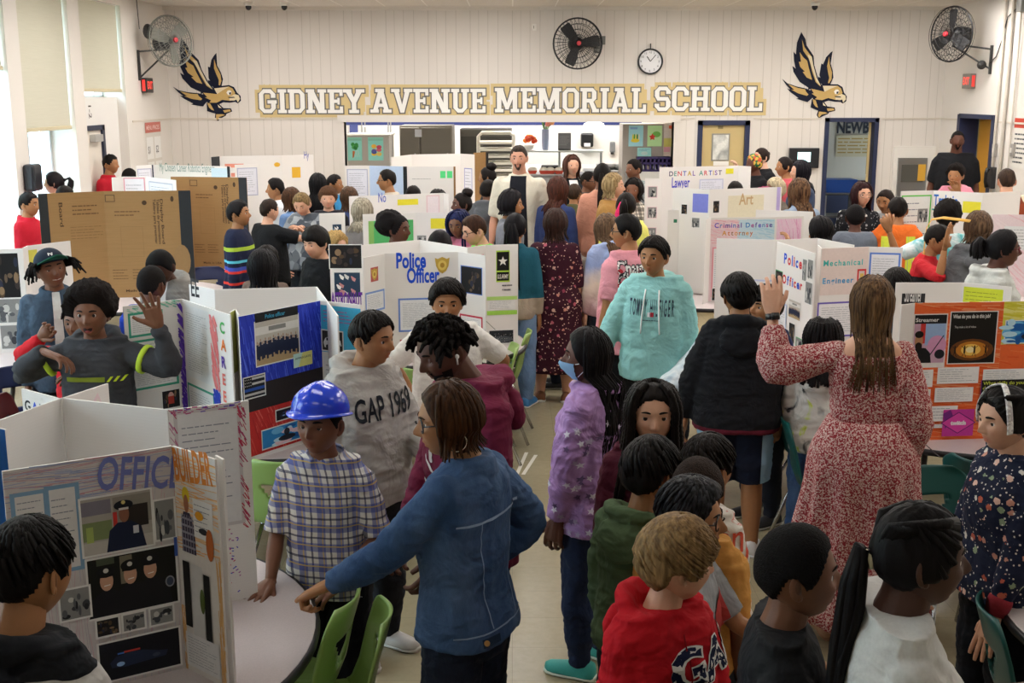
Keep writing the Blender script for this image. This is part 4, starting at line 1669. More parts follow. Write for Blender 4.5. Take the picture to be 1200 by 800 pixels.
# ---- wall lettering: octagonal slab capitals made of convex strokes
def slab(ch):
 t, s, e = .20, .14, .09
 rects, polys = [], []
 def r(x0, y0, x1, y1): polys.append([(x0, y0), (x1, y0), (x1, y1), (x0, y1)])
 def stem(x, top=True, bot=True, ext=e):
  r(x, 0, x + t, 1)
  if bot: r(x - ext, 0, x + t + ext, s)
  if top: r(x - ext, 1 - s, x + t + ext, 1)
 def octo(x0, w, right='full', c=.20):
  x1 = x0 + w
  r(x0, c, x0 + t, 1 - c)
  r(x0 + c, 1 - s * 1.15, x1 - c, 1); r(x0 + c, 0, x1 - c, s * 1.15)
  k = s * 1.15
  polys.append([(x0, 1 - c), (x0 + t, 1 - c - .02), (x0 + c + .05, 1 - k), (x0 + c, 1)])
  polys.append([(x0, c), (x0 + c, 0), (x0 + c + .05, k), (x0 + t, c + .02)])
  polys.append([(x1, 1 - c), (x1 - c, 1), (x1 - c - .05, 1 - k), (x1 - t, 1 - c - .02)])
  polys.append([(x1, c), (x1 - t, c + .02), (x1 - c - .05, k), (x1 - c, 0)])
  if right == 'full': r(x1 - t, c, x1, 1 - c)
  if right in ('c', 'g'):
   r(x1 - t, 1 - c - .16, x1, 1 - c)
   r(x1 - t, c, x1, c + (.12 if right == 'c' else .30))
  if right == 'g': r(x1 - t - .16, .40, x1 + .05, .40 + s)
  return x1
 if ch == 'I': stem(e); w = t + 2 * e
 elif ch in 'OCG':
  w = octo(0, .74, {'O': 'full', 'C': 'c', 'G': 'g'}[ch]) + (.05 if ch == 'G' else 0)
 elif ch == 'D':
  stem(e); x1 = .76
  k = s * 1.15; c = .2
  r(e, 1 - k, x1 - c, 1); r(e, 0, x1 - c, k); r(x1 - t, c, x1, 1 - c)
  polys.append([(x1, 1 - c), (x1 - c, 1), (x1 - c - .05, 1 - k), (x1 - t, 1 - c - .02)])
  polys.append([(x1, c), (x1 - t, c + .02), (x1 - c - .05, k), (x1 - c, 0)])
  w = x1
 elif ch == 'N':
  stem(e, True, True); stem(.62, True, True); polys.append([(e, 1), (e + .24, 1), (.62 + t, 0), (.62 - .06, 0)]); w = .62 + t + e
 elif ch == 'E':
  stem(e); r(e, 0, .66, s); r(e, 1 - s, .66, 1); r(e, .43, .54, .57); r(.54, 0, .68, .28); r(.54, .72, .68, 1); r(.44, .36, .54, .64); w = .68
 elif ch == 'L':
  stem(e); r(e, 0, .64, s); r(.52, 0, .66, .32); w = .66
 elif ch == 'Y':
  polys.append([(.02, 1), (.27, 1), (.55, .45), (.33, .45)]); polys.append([(.86, 1), (.61, 1), (.33, .45), (.55, .45)])
  r(.34, 0, .54, .5); r(.22, 0, .66, s); r(-.04, 1 - s, .34, 1); r(.54, 1 - s, .92, 1); w = .9
 elif ch == 'A':
  polys.append([(.05, 0), (.26, 0), (.55, 1), (.36, 1)]); polys.append([(.83, 0), (.62, 0), (.35, 1), (.54, 1)])
  r(.2, .24, .7, .38); r(-.04, 0, .34, s); r(.54, 0, .92, s); r(.2, 1 - s, .6, 1); w = .9
 elif ch == 'V':
  polys.append([(.05, 1), (.27, 1), (.53, 0), (.36, 0)]); polys.append([(.83, 1), (.61, 1), (.36, 0), (.53, 0)])
  r(-.04, 1 - s, .34, 1); r(.54, 1 - s, .92, 1); w = .9
 elif ch == 'U':
  c = .2; x0, x1 = e, .72; k = s * 1.15
  r(x0, c, x0 + t, 1); r(x1 - t, c, x1, 1); r(x0 + c, 0, x1 - c, k)
  polys.append([(x0, c), (x0 + c, 0), (x0 + c + .05, k), (x0 + t, c + .02)]); polys.append([(x1, c), (x1 - t, c + .02), (x1 - c - .05, k), (x1 - c, 0)])
  r(0, 1 - s, .36, 1); r(.45, 1 - s, .81, 1); w = .81
 elif ch == 'M':
  stem(e); stem(.80); polys.append([(e, 1), (e + .26, 1), (.63, .12), (.48, .12)]); polys.append([(1.0, 1), (.74, 1), (.46, .12), (.61, .12)]); w = 1.09
 elif ch == 'R':
  stem(e); x1 = .72; k = s * 1.1
  r(e, 1 - k, x1 - .16, 1); r(e, .40, x1 - .16, .40 + k); r(x1 - t, .56, x1, .84)
  polys.append([(x1, .84), (x1 - .16, 1), (x1 - .2, 1 - k), (x1 - t, .82)]); polys.append([(x1, .56), (x1 - t, .58), (x1 - .2, .4 + k), (x1 - .16, .4)])
  polys.append([(.38, .45), (.58, .45), (.80, 0), (.58, 0)]); r(.54, 0, .84, s); w = .84
 elif ch == 'S':
  x1 = .70; c = .18; k = s * 1.1
  r(c, 1 - k, x1 - c, 1); r(c, 0, x1 - c, k); r(.12, .5 - k / 2, x1 - .12, .5 + k / 2)
  r(0, .60, t, 1 - c); r(x1 - t, c, x1, .40); r(x1 - t, .70, x1, 1 - c); r(0, c, t, .30)
  polys.append([(0, 1 - c), (t, 1 - c - .02), (c + .05, 1 - k), (c, 1)]); polys.append([(x1, 1 - c), (x1 - c, 1), (x1 - c - .05, 1 - k), (x1 - t, 1 - c)])
  polys.append([(0, c), (c, 0), (c + .05, k), (t, c)]); polys.append([(x1, c), (x1 - t, c + .02), (x1 - c - .05, k), (x1 - c, 0)])
  polys.append([(0, .62), (t, .62), (.2, .5 - k / 2), (.12, .5 - k / 2)]); polys.append([(x1, .38), (x1 - t, .38), (x1 - .2, .5 + k / 2), (x1 - .12, .5 + k / 2)]); w = x1
 elif ch == 'H':
  stem(e); stem(.58); r(e, .43, .7, .57); w = .58 + t + e
 return polys, w
def grow_poly(p, e):
 cx = sum(q[0] for q in p) / len(p); cy = sum(q[1] for q in p) / len(p)
 n = len(p)
 area = sum(p[i][0] * p[(i + 1) % n][1] - p[(i + 1) % n][0] * p[i][1] for i in range(n))
 if area < 0:
  p = p[::-1]
 out = []
 for i in range(n):
  a, b, c = p[i - 1], p[i], p[(i + 1) % n]
  d1 = (b[0] - a[0], b[1] - a[1]); d2 = (c[0] - b[0], c[1] - b[1])
  l1 = math.hypot(*d1) or 1; l2 = math.hypot(*d2) or 1
  n1 = (d1[1] / l1, -d1[0] / l1); n2 = (d2[1] / l2, -d2[0] / l2)
  k = 1 + n1[0] * n2[0] + n1[1] * n2[1]
  k = max(k, .8)
  out.append((b[0] + (n1[0] + n2[0]) / k * e, b[1] + (n1[1] + n2[1]) / k * e))
 return out
def lettering():
 root = empty('wall_lettering', (wx(600), BACK - .004, wz(118)))
 tag(root, 'row of white block letters on gold spelling the school name across the far wall', 'wall sign')
 oz = wz(118); ox = wx(600)
 words = [('GIDNEY', 304, 427, 104.5, 132.5), ('AVENUE', 435, 569, 104, 132), ('MEMORIAL', 580, 757, 103, 131.5), ('SCHOOL', 767, 893, 101.5, 130)]
 back = MB(); nb = [0]
 white, dark, gold = plain('#eceae6', .5), plain('#6c6a66', .5), plain('#d3bc85', .55)
 for wd, x0, x1, y0, y1 in words:
  tot = sum(slab(c)[1] for c in wd) + .06 * (len(wd) - 1)
  X0, X1 = wx(x0, 118), wx(x1, 118)
  Z0, Z1 = wz(y1), wz(y0)
  kx, kz = (X1 - X0) / tot, Z1 - Z0
  x = X0
  for c in wd:
   pl, w_ = slab(c)
   T = lambda p: [(x + q[0] * kx - ox, Z0 + q[1] * kz - oz) for q in p]
   lt, ol = MB(), MB()
   for i, p in enumerate(pl):
    j = i * .0004
    q = T(p)
    lt.prism(grow_poly(q, 0), -.024 - j, -.016)
    ol.prism(grow_poly(q, .018), -.014 - j * .4, -.010)
    nb[0] += 1; back.prism(grow_poly(q, .062), -.004 - nb[0] * .00003, .0)
   lo = lt.build('letter', white, root)
   ol.build('letter_outline', dark, lo)
   x += (w_ + .06) * kx
  back.prism([(X0 - ox - .01, Z0 - oz + .02), (X1 - ox + .01, Z0 - oz + .02), (X1 - ox + .01, Z1 - oz - .02), (X0 - ox - .01, Z1 - oz - .02)], -.0035, .0)
 back.build('letter_backing', gold, root)
def eagle(ox, oy, label, rot=0.0):
 nv, gd, cr = '#10162c', '#c9a869', '#e4d6b5'
 S = [(nv, [(155, -116), (213, -47), (235, 14), (328, 112), (354, 208), (417, 338), (490, 433), (510, 470), (450, 450), (380, 450), (330, 470), (331, 448), (230, 401), (143, 305), (121, 244), (162, 268), (129, 189), (108, 96), (139, 121), (129, -1)]),
  (nv, [(523, 38), (500, 60), (465, 110), (445, 190), (425, 180), (425, 300), (440, 330), (415, 320), (425, 370), (480, 400), (560, 390), (580, 310), (560, 240), (525, 170)]),
  (nv, [(35, 390), (100, 430), (200, 450), (310, 460), (380, 480), (400, 540), (350, 600), (220, 580), (245, 570), (200, 545), (150, 520), (105, 485), (140, 490), (90, 450)]),
  (nv, [(470, 398), (560, 383), (640, 374), (694, 396), (724, 455), (760, 488), (762, 540), (725, 568), (700, 552), (640, 560), (570, 556), (520, 580), (430, 590), (370, 520), (350, 440), (420, 440)]),
  (nv, [(390, 560), (520, 570), (570, 618), (650, 620), (662, 652), (600, 678), (590, 698), (540, 726), (500, 756), (470, 724), (478, 675), (390, 650)]),
  (gd, [(176, -40), (216, 36), (305, 120), (336, 215), (393, 336), (458, 421), (399, 381), (344, 281), (304, 191), (280, 146), (209, 75)]),
  (cr, [(261, 106), (310, 124), (345, 214), (402, 335), (465, 420), (402, 368), (347, 269)]),
  (gd, [(174, 93), (222, 142), (269, 172), (295, 235), (356, 362), (295, 346), (241, 293), (264, 286), (207, 246), (181, 194), (205, 191)]),
  (gd, [(495, 100), (515, 180), (555, 260), (562, 330), (545, 378), (530, 372), (535, 320), (510, 260), (490, 200)]),
  (gd, [(110, 440), (220, 465), (300, 470), (310, 490), (345, 520), (330, 535), (230, 520), (150, 490), (185, 490)]),
  (gd, [(480, 410), (560, 400), (640, 390), (680, 412), (705, 455), (690, 500), (650, 540), (560, 530), (500, 560), (420, 560), (440, 535), (375, 505), (400, 500), (358, 455), (420, 460), (510, 470)]),
  (cr, [(480, 410), (600, 397), (640, 392), (570, 430), (510, 470)]),
  (cr, [(640, 500), (700, 470), (742, 482), (754, 520), (728, 558), (715, 527), (690, 537), (640, 537)]),
  ('#f3efe6', [(610, 455), (625, 432), (650, 428), (668, 448), (655, 478), (628, 480)]), (nv, [(640, 452), (662, 448), (656, 474), (640, 474)]),
  (nv, [(620, 500), (690, 498), (700, 508), (640, 512)]),
  (gd, [(395, 560), (430, 570), (470, 645), (440, 635), (415, 610)]), (gd, [(488, 682), (560, 682), (585, 690), (520, 712), (500, 747), (484, 722)]), (gd, [(565, 640), (640, 630), (648, 650), (580, 668)]), (cr, [(510, 578), (552, 618), (520, 612)])]
 pr = Print()
 k = BACK / FOC / 9.41
 ca, sa = math.cos(R(rot)), math.sin(R(rot))
 for c, pts in S:
  q = [(p[0] - 400, p[1] - 400) for p in pts]
  pr.poly([((a * ca - b * sa) * k, (a * sa + b * ca) * k) for a, b in q], c)
 X, Z = wx(ox, oy), wz(oy)
 root = empty('eagle_emblem', (X, BACK - .004, Z))
 tag(root, label, 'wall emblem')
 m = pr.mesh(lambda u, v, l: Vector((u, -.004 - l * 6, -v)))
 m.build('emblem', attr_mat(.6, .2), root)
def fan(loc, r, yaw, label, dark=True, guard='#2a2a2c', wall='back', pitch=0, blade0=15):
 root = empty('wall_fan', loc, 0)
 tag(root, label, 'fan')
 M = Matrix.Rotation(R(yaw), 4, 'Z') @ Matrix.Rotation(R(pitch), 4, 'X')      # facing -y before turning
 g = MB()
 for k, rr in enumerate((1.0, .985, .78, .56, .34)):
  for y in (-.10, .10) if k else (0.0,):
   yy = y * (1 - (rr * .45) ** 2) * (1 if k > 1 else .6)
   g.tube([M @ Vector((math.cos(a) * r * rr, yy, math.sin(a) * r * rr)) for a in [2 * PI * q / 36 for q in range(37)]], .011 if k == 0 else .0035, 6, cap=False)
 for k in range(36):
  a = 2 * PI * k / 36
  for s_ in (-1, 1):
   pts = []
   for rr in (.10, .4, .75, 1.0):
    pts.append(M @ Vector((math.cos(a + .15 * rr) * r * rr, s_ * (.10 * (1 - (rr * .45) ** 2) if rr < 1 else .012), math.sin(a + .15 * rr) * r * rr)))
   g.tube(pts, .0028, 4)
 g.build('cage', plain(guard, .4, .5), root, True)
 b = MB()
 for k in range(3):
  A = R(blade0 + 120 * k)
  rows = []
  for (rr, ww) in ((.10, .10), (.3, .17), (.6, .22), (.86, .22), (.9, .18)):
   c = Vector((math.cos(A) * r * rr, 0, math.sin(A) * r * rr))
   tn = Vector((-math.sin(A), 0, math.cos(A)))
   rows.append([M @ (c + tn * (ww * r * s_) + Vector((0, y_ + .05 * s_ * r, 0))) for s_, y_ in ((-1, .004), (1, .004), (1, -.004), (-1, -.004))])
  b.loft(rows)
 b.build('blades', plain('#1a1a1c' if dark else '#77776f', .5), root)
 h = MB()
 h.lathe([(.0, -.13), (.03, -.125), (.034, -.10), (.03, -.09)], 16, axis='Y', mat=M @ Matrix.Scale(-1, 4, (0, 1, 0)))
 h.build('badge', plain('#b8303a', .4), root)
 mo = MB()
 mo.tube([M @ Vector((0, .02, 0)), M @ Vector((0, .10, 0)), M @ Vector((0, .28, 0)), M @ Vector((0, .33, 0))], [.05, .10, .10, .06], 16)
 mo.build('motor', plain('#1c1c1e' if dark else '#34363a', .4, .3), root, True)
 return root, M
def wall_things(rm):
 c = at(677, 51, BACK - .42)
 root, M = fan(c, 28 / FOC * (BACK - .42) * 1.0, 6, 'black drum fan mounted above the word MEMORIAL, left of the clock', blade0=8)
 br = MB(); br.tube([M @ Vector((0, .25, 0)), (.30, .36, -.02)], .022, 8); br.box((.26, .38, -.12), (.36, .42, .10)); br.box((.34, .36, .0), (.42, .42, .12))
 br.build('bracket', plain('#6f6f6c', .4, .6), root)
 c = at(200, 48, 16.2)
 root, M = fan(c, .335, 52, 'grey fan on the wall beside the tall windows, above the left eagle', False, '#7f817b', blade0=40, pitch=-6)
 br = MB(); ox = XL - c.x
 br.box((ox, -.1, -.52), (ox + .03, -.06, -.12)); br.tube([(ox + .02, -.08, -.14), (-.10, .2, -.10)], .012, 6); br.tube([(ox + .02, -.08, -.48), (-.10, .2, -.12)], .012, 6)
 br.ell((ox + .17, -.1, .12), (.07, .06, .10)); br.tube([(ox + .02, -.05, .75), (ox + .05, -.08, .15)], .006, 5)
 br.build('bracket', plain('#3a3a3a', .4, .5), root)
 c = at(1115, 40, 16.0)
 root, M = fan(c, .355, -64, 'black fan with wide cage on the far corner of the right wall', True, '#2a2a2c', blade0=88)
 br = MB(); ox = XR - c.x
 br.box((ox - .03, -.20, -.52), (ox, -.16, -.15)); br.tube([(ox - .02, -.18, -.2), (.1, .2, -.12)], .012, 6); br.tube([(ox - .02, -.18, -.45), (.1, .2, -.14)], .012, 6)
 br.ell((ox - .12, -.15, -.40), (.06, .06, .06))
 br.build('bracket', plain('#3a3a3a', .4, .5), root)
 cb = MB(); pts = [(ox - .02, -.2, -.36), (ox - .02, -.36, -.30), (ox - .02, -.5, -.10), (ox - .02, -.62, .18), (ox - .02, -.95, .30)]
 cb.tube(pts, .008, 6); cb.build('cord', BLACKP, root, True)
 bx = MB(); bx.bbox((ox - .06, -1.08, .22), (ox, -.94, .40), .008); bx.build('outlet_box', plain('#8e908e', .4, .4), root)
 c = at(762, 72, BACK - .03)
 root = tag(empty('wall_clock', c), 'round white clock with black rim on the far wall', 'clock')
 r = 13.6 / FOC * BACK
 q = MB(); rim_ = MB().lathe([(r * .93, .03), (r * .93, -.02), (r, -.03), (r * 1.06, -.01), (r * 1.06, .03)], 40, axis='Y').v; q.loft([rim_[k * 40:k * 40 + 40] for k in range(5)], close=True); q.build('rim', plain('#26282c', .4), root, True)
 q = MB(); q.lathe([(0, .0), (r * .94, .0), (r * .94, .01), (0, .01)], 40, axis='Y'); q.build('dial', plain('#e3e3e6', .5), root)
 pr = Print()
 for k in range(12):
  a = R(30 * k)
  pr.text(str(k or 12), math.sin(a) * r * .76 - .016, -math.cos(a) * r * .76 + .015, .032, '#33353a')
 pr.line([(0, 0), (math.sin(R(-35)) * r * .5, -math.cos(R(-35)) * r * .5)], .012, '#1c1c20'); pr.line([(0, 0), (math.sin(R(40)) * r * .72, -math.cos(R(40)) * r * .72)], .009, '#1c1c20')
 pr.mesh(lambda u, v, l: Vector((u, -.012 - l, -v))).build('hands_and_numerals', attr_mat(.7, .1), root)
 q = MB(); q.tube([(0, .0, r), (0, .0, r + .08)], .008, 6); q.build('hook', BLACKP, root)
 c = at(626, 32, BACK)
 q = MB(); q.bbox((c.x - .035, BACK - .03, c.z - .05), (c.x + .035, BACK, c.z + .05), .006)
 o = tag(q.build('call_button', WHITEP), 'small white wall plate left of the black fan above the lettering', 'wall plate')
 Print().text('1', -.01, .018, .04, '#333333', .02).mesh(lambda u, v, l: Vector((c.x + u, BACK - .031 - l, c.z - v))).build('numeral', attr_mat(.7, .1), o)
 for x, lbl in ((333, 'white security camera on the ceiling left of the black fan'), (955, 'white security camera on the ceiling above the right eagle'), (291, 'small dark camera under the ceiling above the left eagle')):
  c = at(x, 5, BACK - .9)
  root = tag(empty('security_camera', (c.x, c.y, CEIL)), lbl, 'camera')
  q = MB(); q.lathe([(.0, 0), (.06, 0), (.065, -.03), (.05, -.05), (0, -.05)], 20); q.build('mount', WHITEP, root, True)
  q = MB(); q.ell((0, 0, -.06), (.042, .042, .05), 16, 10); q.build('lens_dome', plain('#1b1c1f', .15), root, True)
 for x, y, wall, lbl in ((169, 100, 'L', 'red exit sign on the left wall beside the grey fan'), (1139, 95, 'R', 'red exit sign on the right wall under the black fan')):
  X = XL if wall == 'L' else XR
  dd = X / slope(x, y)[0]
  c = at(x, y, dd)
  sg = 1 if wall == 'L' else -1
  root = tag(empty('exit_sign', c), lbl, 'exit sign')
  q = MB(); q.bbox((0 if sg > 0 else -.08, -.15, -.10), (.08 if sg > 0 else 0, .15, .10), .01); q.build('housing', plain('#2a2a2c' if wall == 'L' else '#7c7770', .4), root)
  q = MB(); q.box((.02 if sg > 0 else -.06, -.156, -.075), (.06 if sg > 0 else -.02, -.15, .075)); q.build('lit_panel', plain('#d8403a', .4, 0, .5, '#e5302c', .5), root)
  tv = text_tris('EXIT', .03)
  pr = Print(); pr.text('EXIT', -.11, .045, .1, '#ffd9d2', .04, width=.22)
  pr.mesh(lambda u, v, l: Vector((sg * (.081 + l), sg * u, -v))).build('lettering', plain('#e9564d', .4, 0, .5, '#ff4a3e', .8), root)
 dd = XL / slope(180, 170)[0]
 c = at(180, 172, dd)
 pr = Print(.9, 1.0)
 pr.rect(-.40, -.34, .40, .5, '#ded8ce')
 for i, (u0, v0) in enumerate(((-.36, -.14), (.04, -.14), (-.36, .2), (.04, .2))):
  pr.rect(u0, v0, u0 + .34, v0 + .30, '#f0eee9'); pr.text(['$1', '$2', '50', '75'][i], u0 + .06, v0 + .22, .10, '#6b6763', .02)
 pr.rect(-.40, -.34, .40, -.20, '#c9786c'); pr.text('MENU PRICES', -.33, -.24, .06, '#f0d6cf', .01, width=.66)
 o = pr.mesh(lambda u, v, l: Vector((XL + .004 + l, c.y + u * .9, c.z - v))).build('wall_poster', attr_mat(.7, .2))
 tag(o, 'white notice with red heading on the left wall by the corner', 'poster')
 dd = XR / slope(1196, 150)[0]
 c = at(1197, 150, dd)
 pr = Print()
 pr.rect(-.18, -.12, .3, .5, '#e6e2da'); pr.rect(-.18, -.12, .3, .0, '#c94d3d'); pr.lines(-.14, .05, .26, .45, 7, '#55555a')
 tag(pr.mesh(lambda u, v, l: Vector((XR - .004 - l, c.y - u, c.z - v))).build('wall_notice', attr_mat(.7, .2)), 'white notice with red top strip on the right wall at the picture edge', 'poster')
 for x, r_, lbl in ((1177, .018, 'thin conduit pipe nearest the fan on the right wall'), (1186, .022, 'thicker conduit pipe right of the fan outlet'), (1196, .012, 'narrow conduit at the right picture edge')):
  dd = XR / slope(x, 60)[0]
  q = MB(); q.tube([(XR - .03, dd, 0), (XR - .03, dd, CEIL)], r_, 8)
  tag(q.build('conduit_pipe', plain('#c4bcb0', .5), None, True), lbl, 'pipe')
 for x, y, lbl in ((1167, 176, 'grey light switch plate beside the open door on the right wall'), (1188, 176, 'second grey switch plate further right of the door')):
  dd = XR / slope(x, y)[0]; c = at(x, y, dd)
  q = MB(); q.bbox((XR - .03, c.y - .06, c.z - .08), (XR, c.y + .06, c.z + .08), .006)
  o = tag(q.build('switch_plate', plain('#a6a19a', .4, .3)), lbl, 'switch')
  q = MB(); q.bbox((XR - .045, c.y - .015, c.z - .03), (XR - .03, c.y + .015, c.z + .03), .004); q.build('toggle', WHITEP, o)
 dd = XR / slope(1164, 208)[0]; c = at(1164, 208, dd)
 ph = tag(empty('wall_phone', (XR, c.y, c.z)), 'black wall telephone right of the open door', 'phone')
 q = MB(); q.bbox((-.06, -.09, -.14), (0, .09, .14), .01); q.build('base', plain('#2a2a2c', .4), ph)
 q = MB(); q.tube([(-.09, -.03, -.12), (-.115, -.03, -.05), (-.115, -.03, .06), (-.09, -.03, .12)], [.03, .02, .02, .03], 10); q.build('handset', plain('#1a1a1c', .35), ph, True)
 (a, b, z0, z1) = rm['holes'][1]
 fr = MB(); fr.box((a, BACK - .03, 0), (a + .07, BACK + .12, z1)); fr.box((b - .07, BACK - .03, 0), (b, BACK + .12, z1)); fr.box((a, BACK - .03, z1 - .07), (b, BACK + .12, z1))
 struct(fr.build('trim_9', NAVY))
 q = MB(); q.bbox((a + .07, BACK + .02, .01), (b - .07, BACK + .07, z1 - .07), .004)
 do = struct(q.build('door_3', GOLD))
 gx0, gx1 = wx(836, 160), wx(854, 160)
 q = MB(); q.box((gx0 - .02, BACK + .01, wz(187) - .02), (gx1 + .02, BACK + .02, wz(158) + .02)); q.build('vision_frame', plain('#9c9a92', .4, .5), do)
 q = MB(); q.box((gx0, BACK + .005, wz(187)), (gx1, BACK + .01, wz(158))); q.build('vision_pane', blobs(((.3, '#9fa19e'), (.6, '#dcdcd6')), 6, 1.5, False, .4), do)
 q = MB(); q.box((wx(842), BACK + .01, wz(151)), (wx(848), BACK + .02, wz(147.5))); q.build('number_plate', plain('#8a7a52', .5), do)
 q = MB(); q.box((wx(838), BACK + .005, wz(194)), (wx(856), BACK + .018, wz(189))); q.build('paper_notice', WHITEP, do)
 (a, b, z0, z1) = rm['holes'][2]
 fr = MB(); fr.box((a, BACK - .03, 0), (a + .06, BACK + .22, z1)); fr.box((b - .06, BACK - .03, 0), (b, BACK + .22, z1)); fr.box((a, BACK - .03, z1 - .06), (b, BACK + .22, z1))
 struct(fr.build('trim_10', NAVY))
 q = MB()
 lw, lh = .82, z1 - .07
 Md = Matrix.Translation((b - .07, BACK + .15, 0)) @ Matrix.Rotation(R(72), 4, 'Z')
 q.bbox((0, -.02, .01), (lw, .025, lh), .004, Md)
 do = struct(q.build('door_4', GOLD))
 q = MB(); q.box((.20, -.03, 1.25), (.32, -.02, 1.75), Md); q.box((.20, .025, 1.25), (.32, .035, 1.75), Md); q.build('vision_pane', plain('#8b7f60', .3), do)
 q = MB(); q.tube([Md @ Vector((.74, -.07, 1.0)), Md @ Vector((.64, -.07, 1.0))], .012, 8); q.tube([Md @ Vector((.74, -.07, 1.0)), Md @ Vector((.74, .0, 1.0))], .02, 8); q.build('door_handle', STEEL, do)
 hall = MB()
 Y1 = BACK + 6
 hall.box((a - 2.4, BACK + 2.6, .98), (b + 2.5, BACK + 2.7, 3.4)); struct(hall.build('wall_hallway', plain('#d5cfc5', .6)))
 hall = MB(); hall.box((a - 2.4, BACK + 2.58, 0), (b + 2.5, BACK + 2.7, .99)); struct(hall.build('trim_11', plain('#23305a', .5)))
 hall = MB(); hall.box((a - 2.4, BACK + .22, 2.9), (b + 2.5, BACK + 2.7, 3.0)); struct(hall.build('ceiling_hallway', WHITEP))
 pr = Print(); kx = (BACK + 2.58) / BACK
 X0 = slope(981, 145)[0] * (BACK + 2.58); X1 = slope(1030, 145)[0] * (BACK + 2.58)
 pr.text('NEWBURGH', 0, .22, .20, '#3a3d48', .05, width=(X1 - X0) * 1.5); pr.rect(0, .26, (X1 - X0) * 1.5, .62, '#d8cdb2'); pr.lines(.03, .29, (X1 - X0) * 1.5, .58, 5, '#b89a5f')
 zt_ = CAMZ + slope(990, 140)[1] * (BACK + 2.58)
 tag(pr.mesh(lambda u, v, l: Vector((X0 + u, BACK + 2.575 - l, zt_ - v))).build('hallway_banner', attr_mat(.7, .2)), 'lettered banner on the hallway wall seen through the open doorway', 'banner')
 c = at(982, 225, BACK + .9)
 root = tag(empty('utility_cart', (c.x, BACK + .9, 0)), 'grey cart in the open doorway holding a blue bin', 'cart')
 for sx in (-.25, .25):
  for sy in (-.2, .2):
   q = MB(); q.box((sx - .02, sy - .02, .08), (sx + .02, sy + .02, .92)); q.ell((sx, sy, .04), (.02, .04, .04)); q.build('leg', plain('#8b8f94', .4, .6), root)
 for z in (.2, .55, .90):
  q = MB(); q.bbox((-.28, -.23, z), (.28, .23, z + .035), .008); q.build('shelf', plain('#50545a', .4, .5), root)
 q = MB(); zc = .936
 q.loft([[(-.22, -.17, zc), (.2, -.17, zc), (.2, .17, zc), (-.22, .17, zc)], [(-.26, -.2, zc + .2), (.24, -.2, zc + .2), (.24, .2, zc + .2), (-.26, .2, zc + .2)]])
 q = q.build('storage_bin', plain('#1c4fa8', .4)); q.location = (c.x, BACK + .9, 0)
 tag(q, 'blue plastic bin on the cart in the doorway', 'bin')
 x0, x1 = wx(1050, 200), wx(1089, 200)
 zt_, zb_ = wz(175), wz(225)
 root = tag(empty('water_fountain', ((x0 + x1) / 2, BACK, 0)), 'stainless bottle-filling fountain in a white surround between the doorways', 'drinking fountain')
 hw = (x1 - x0) / 2
 q = MB(); q.bbox((-hw - .06, -.05, zb_ - .35), (hw + .06, 0, zt_ + .05), .01); q.build('surround', plain('#e3ded6', .5), root)
 q = MB(); q.box((-hw, -.09, .95), (hw * .72, -.05, zt_ - .12)); q.build('steel_panel', STEEL, root)
 q = MB(); q.box((-hw + .05, -.10, 1.16), (hw * .72 - .05, -.088, zt_ - .22)); q.build('bottle_niche', plain('#6a6a64', .35, .5), root)
 q = MB(); q.box((hw * .18, -.112, 1.18), (hw * .62, -.10, 1.42)); q.build('yellow_notice', plain('#d8a53a', .5), root)
 q = MB(); q.lathe([(.02, .0), (.20, .06), (.22, .10), (.20, .10), (.04, .04)], 24, org=(-.02, -.28, .86)); q.build('basin', STEEL, root, True)
 c = at(942, 185, BACK - .06)
 root = tag(empty('wall_monitor', c), 'black wall screen with a small lit window beside the open doorway', 'screen')
 hw, hh_ = 17.2 / FOC * BACK, 11.5 / FOC * BACK
 q = MB(); q.bbox((-hw, -.03, -hh_), (hw, .04, hh_), .008); q.build('casing', plain('#16181d', .3), root)
 q = MB(); q.box((-.10, -.034, -.055), (.09, -.03, .085)); q.build('lit_screen', plain('#bfe0e0', .3, 0, .5, '#c8f2f4', 1.4), root)
 dd = XL / slope(32, 208)[0]
 c = at(32, 208, dd)
 q = MB(); q.bbox((XL, c.y - .12, c.z - .14), (XL + .12, c.y + .12, c.z + .14), .03)
 o = tag(q.build('wall_speaker', plain('#23262c', .4)), 'dark box on the pier between the left windows', 'wall box')
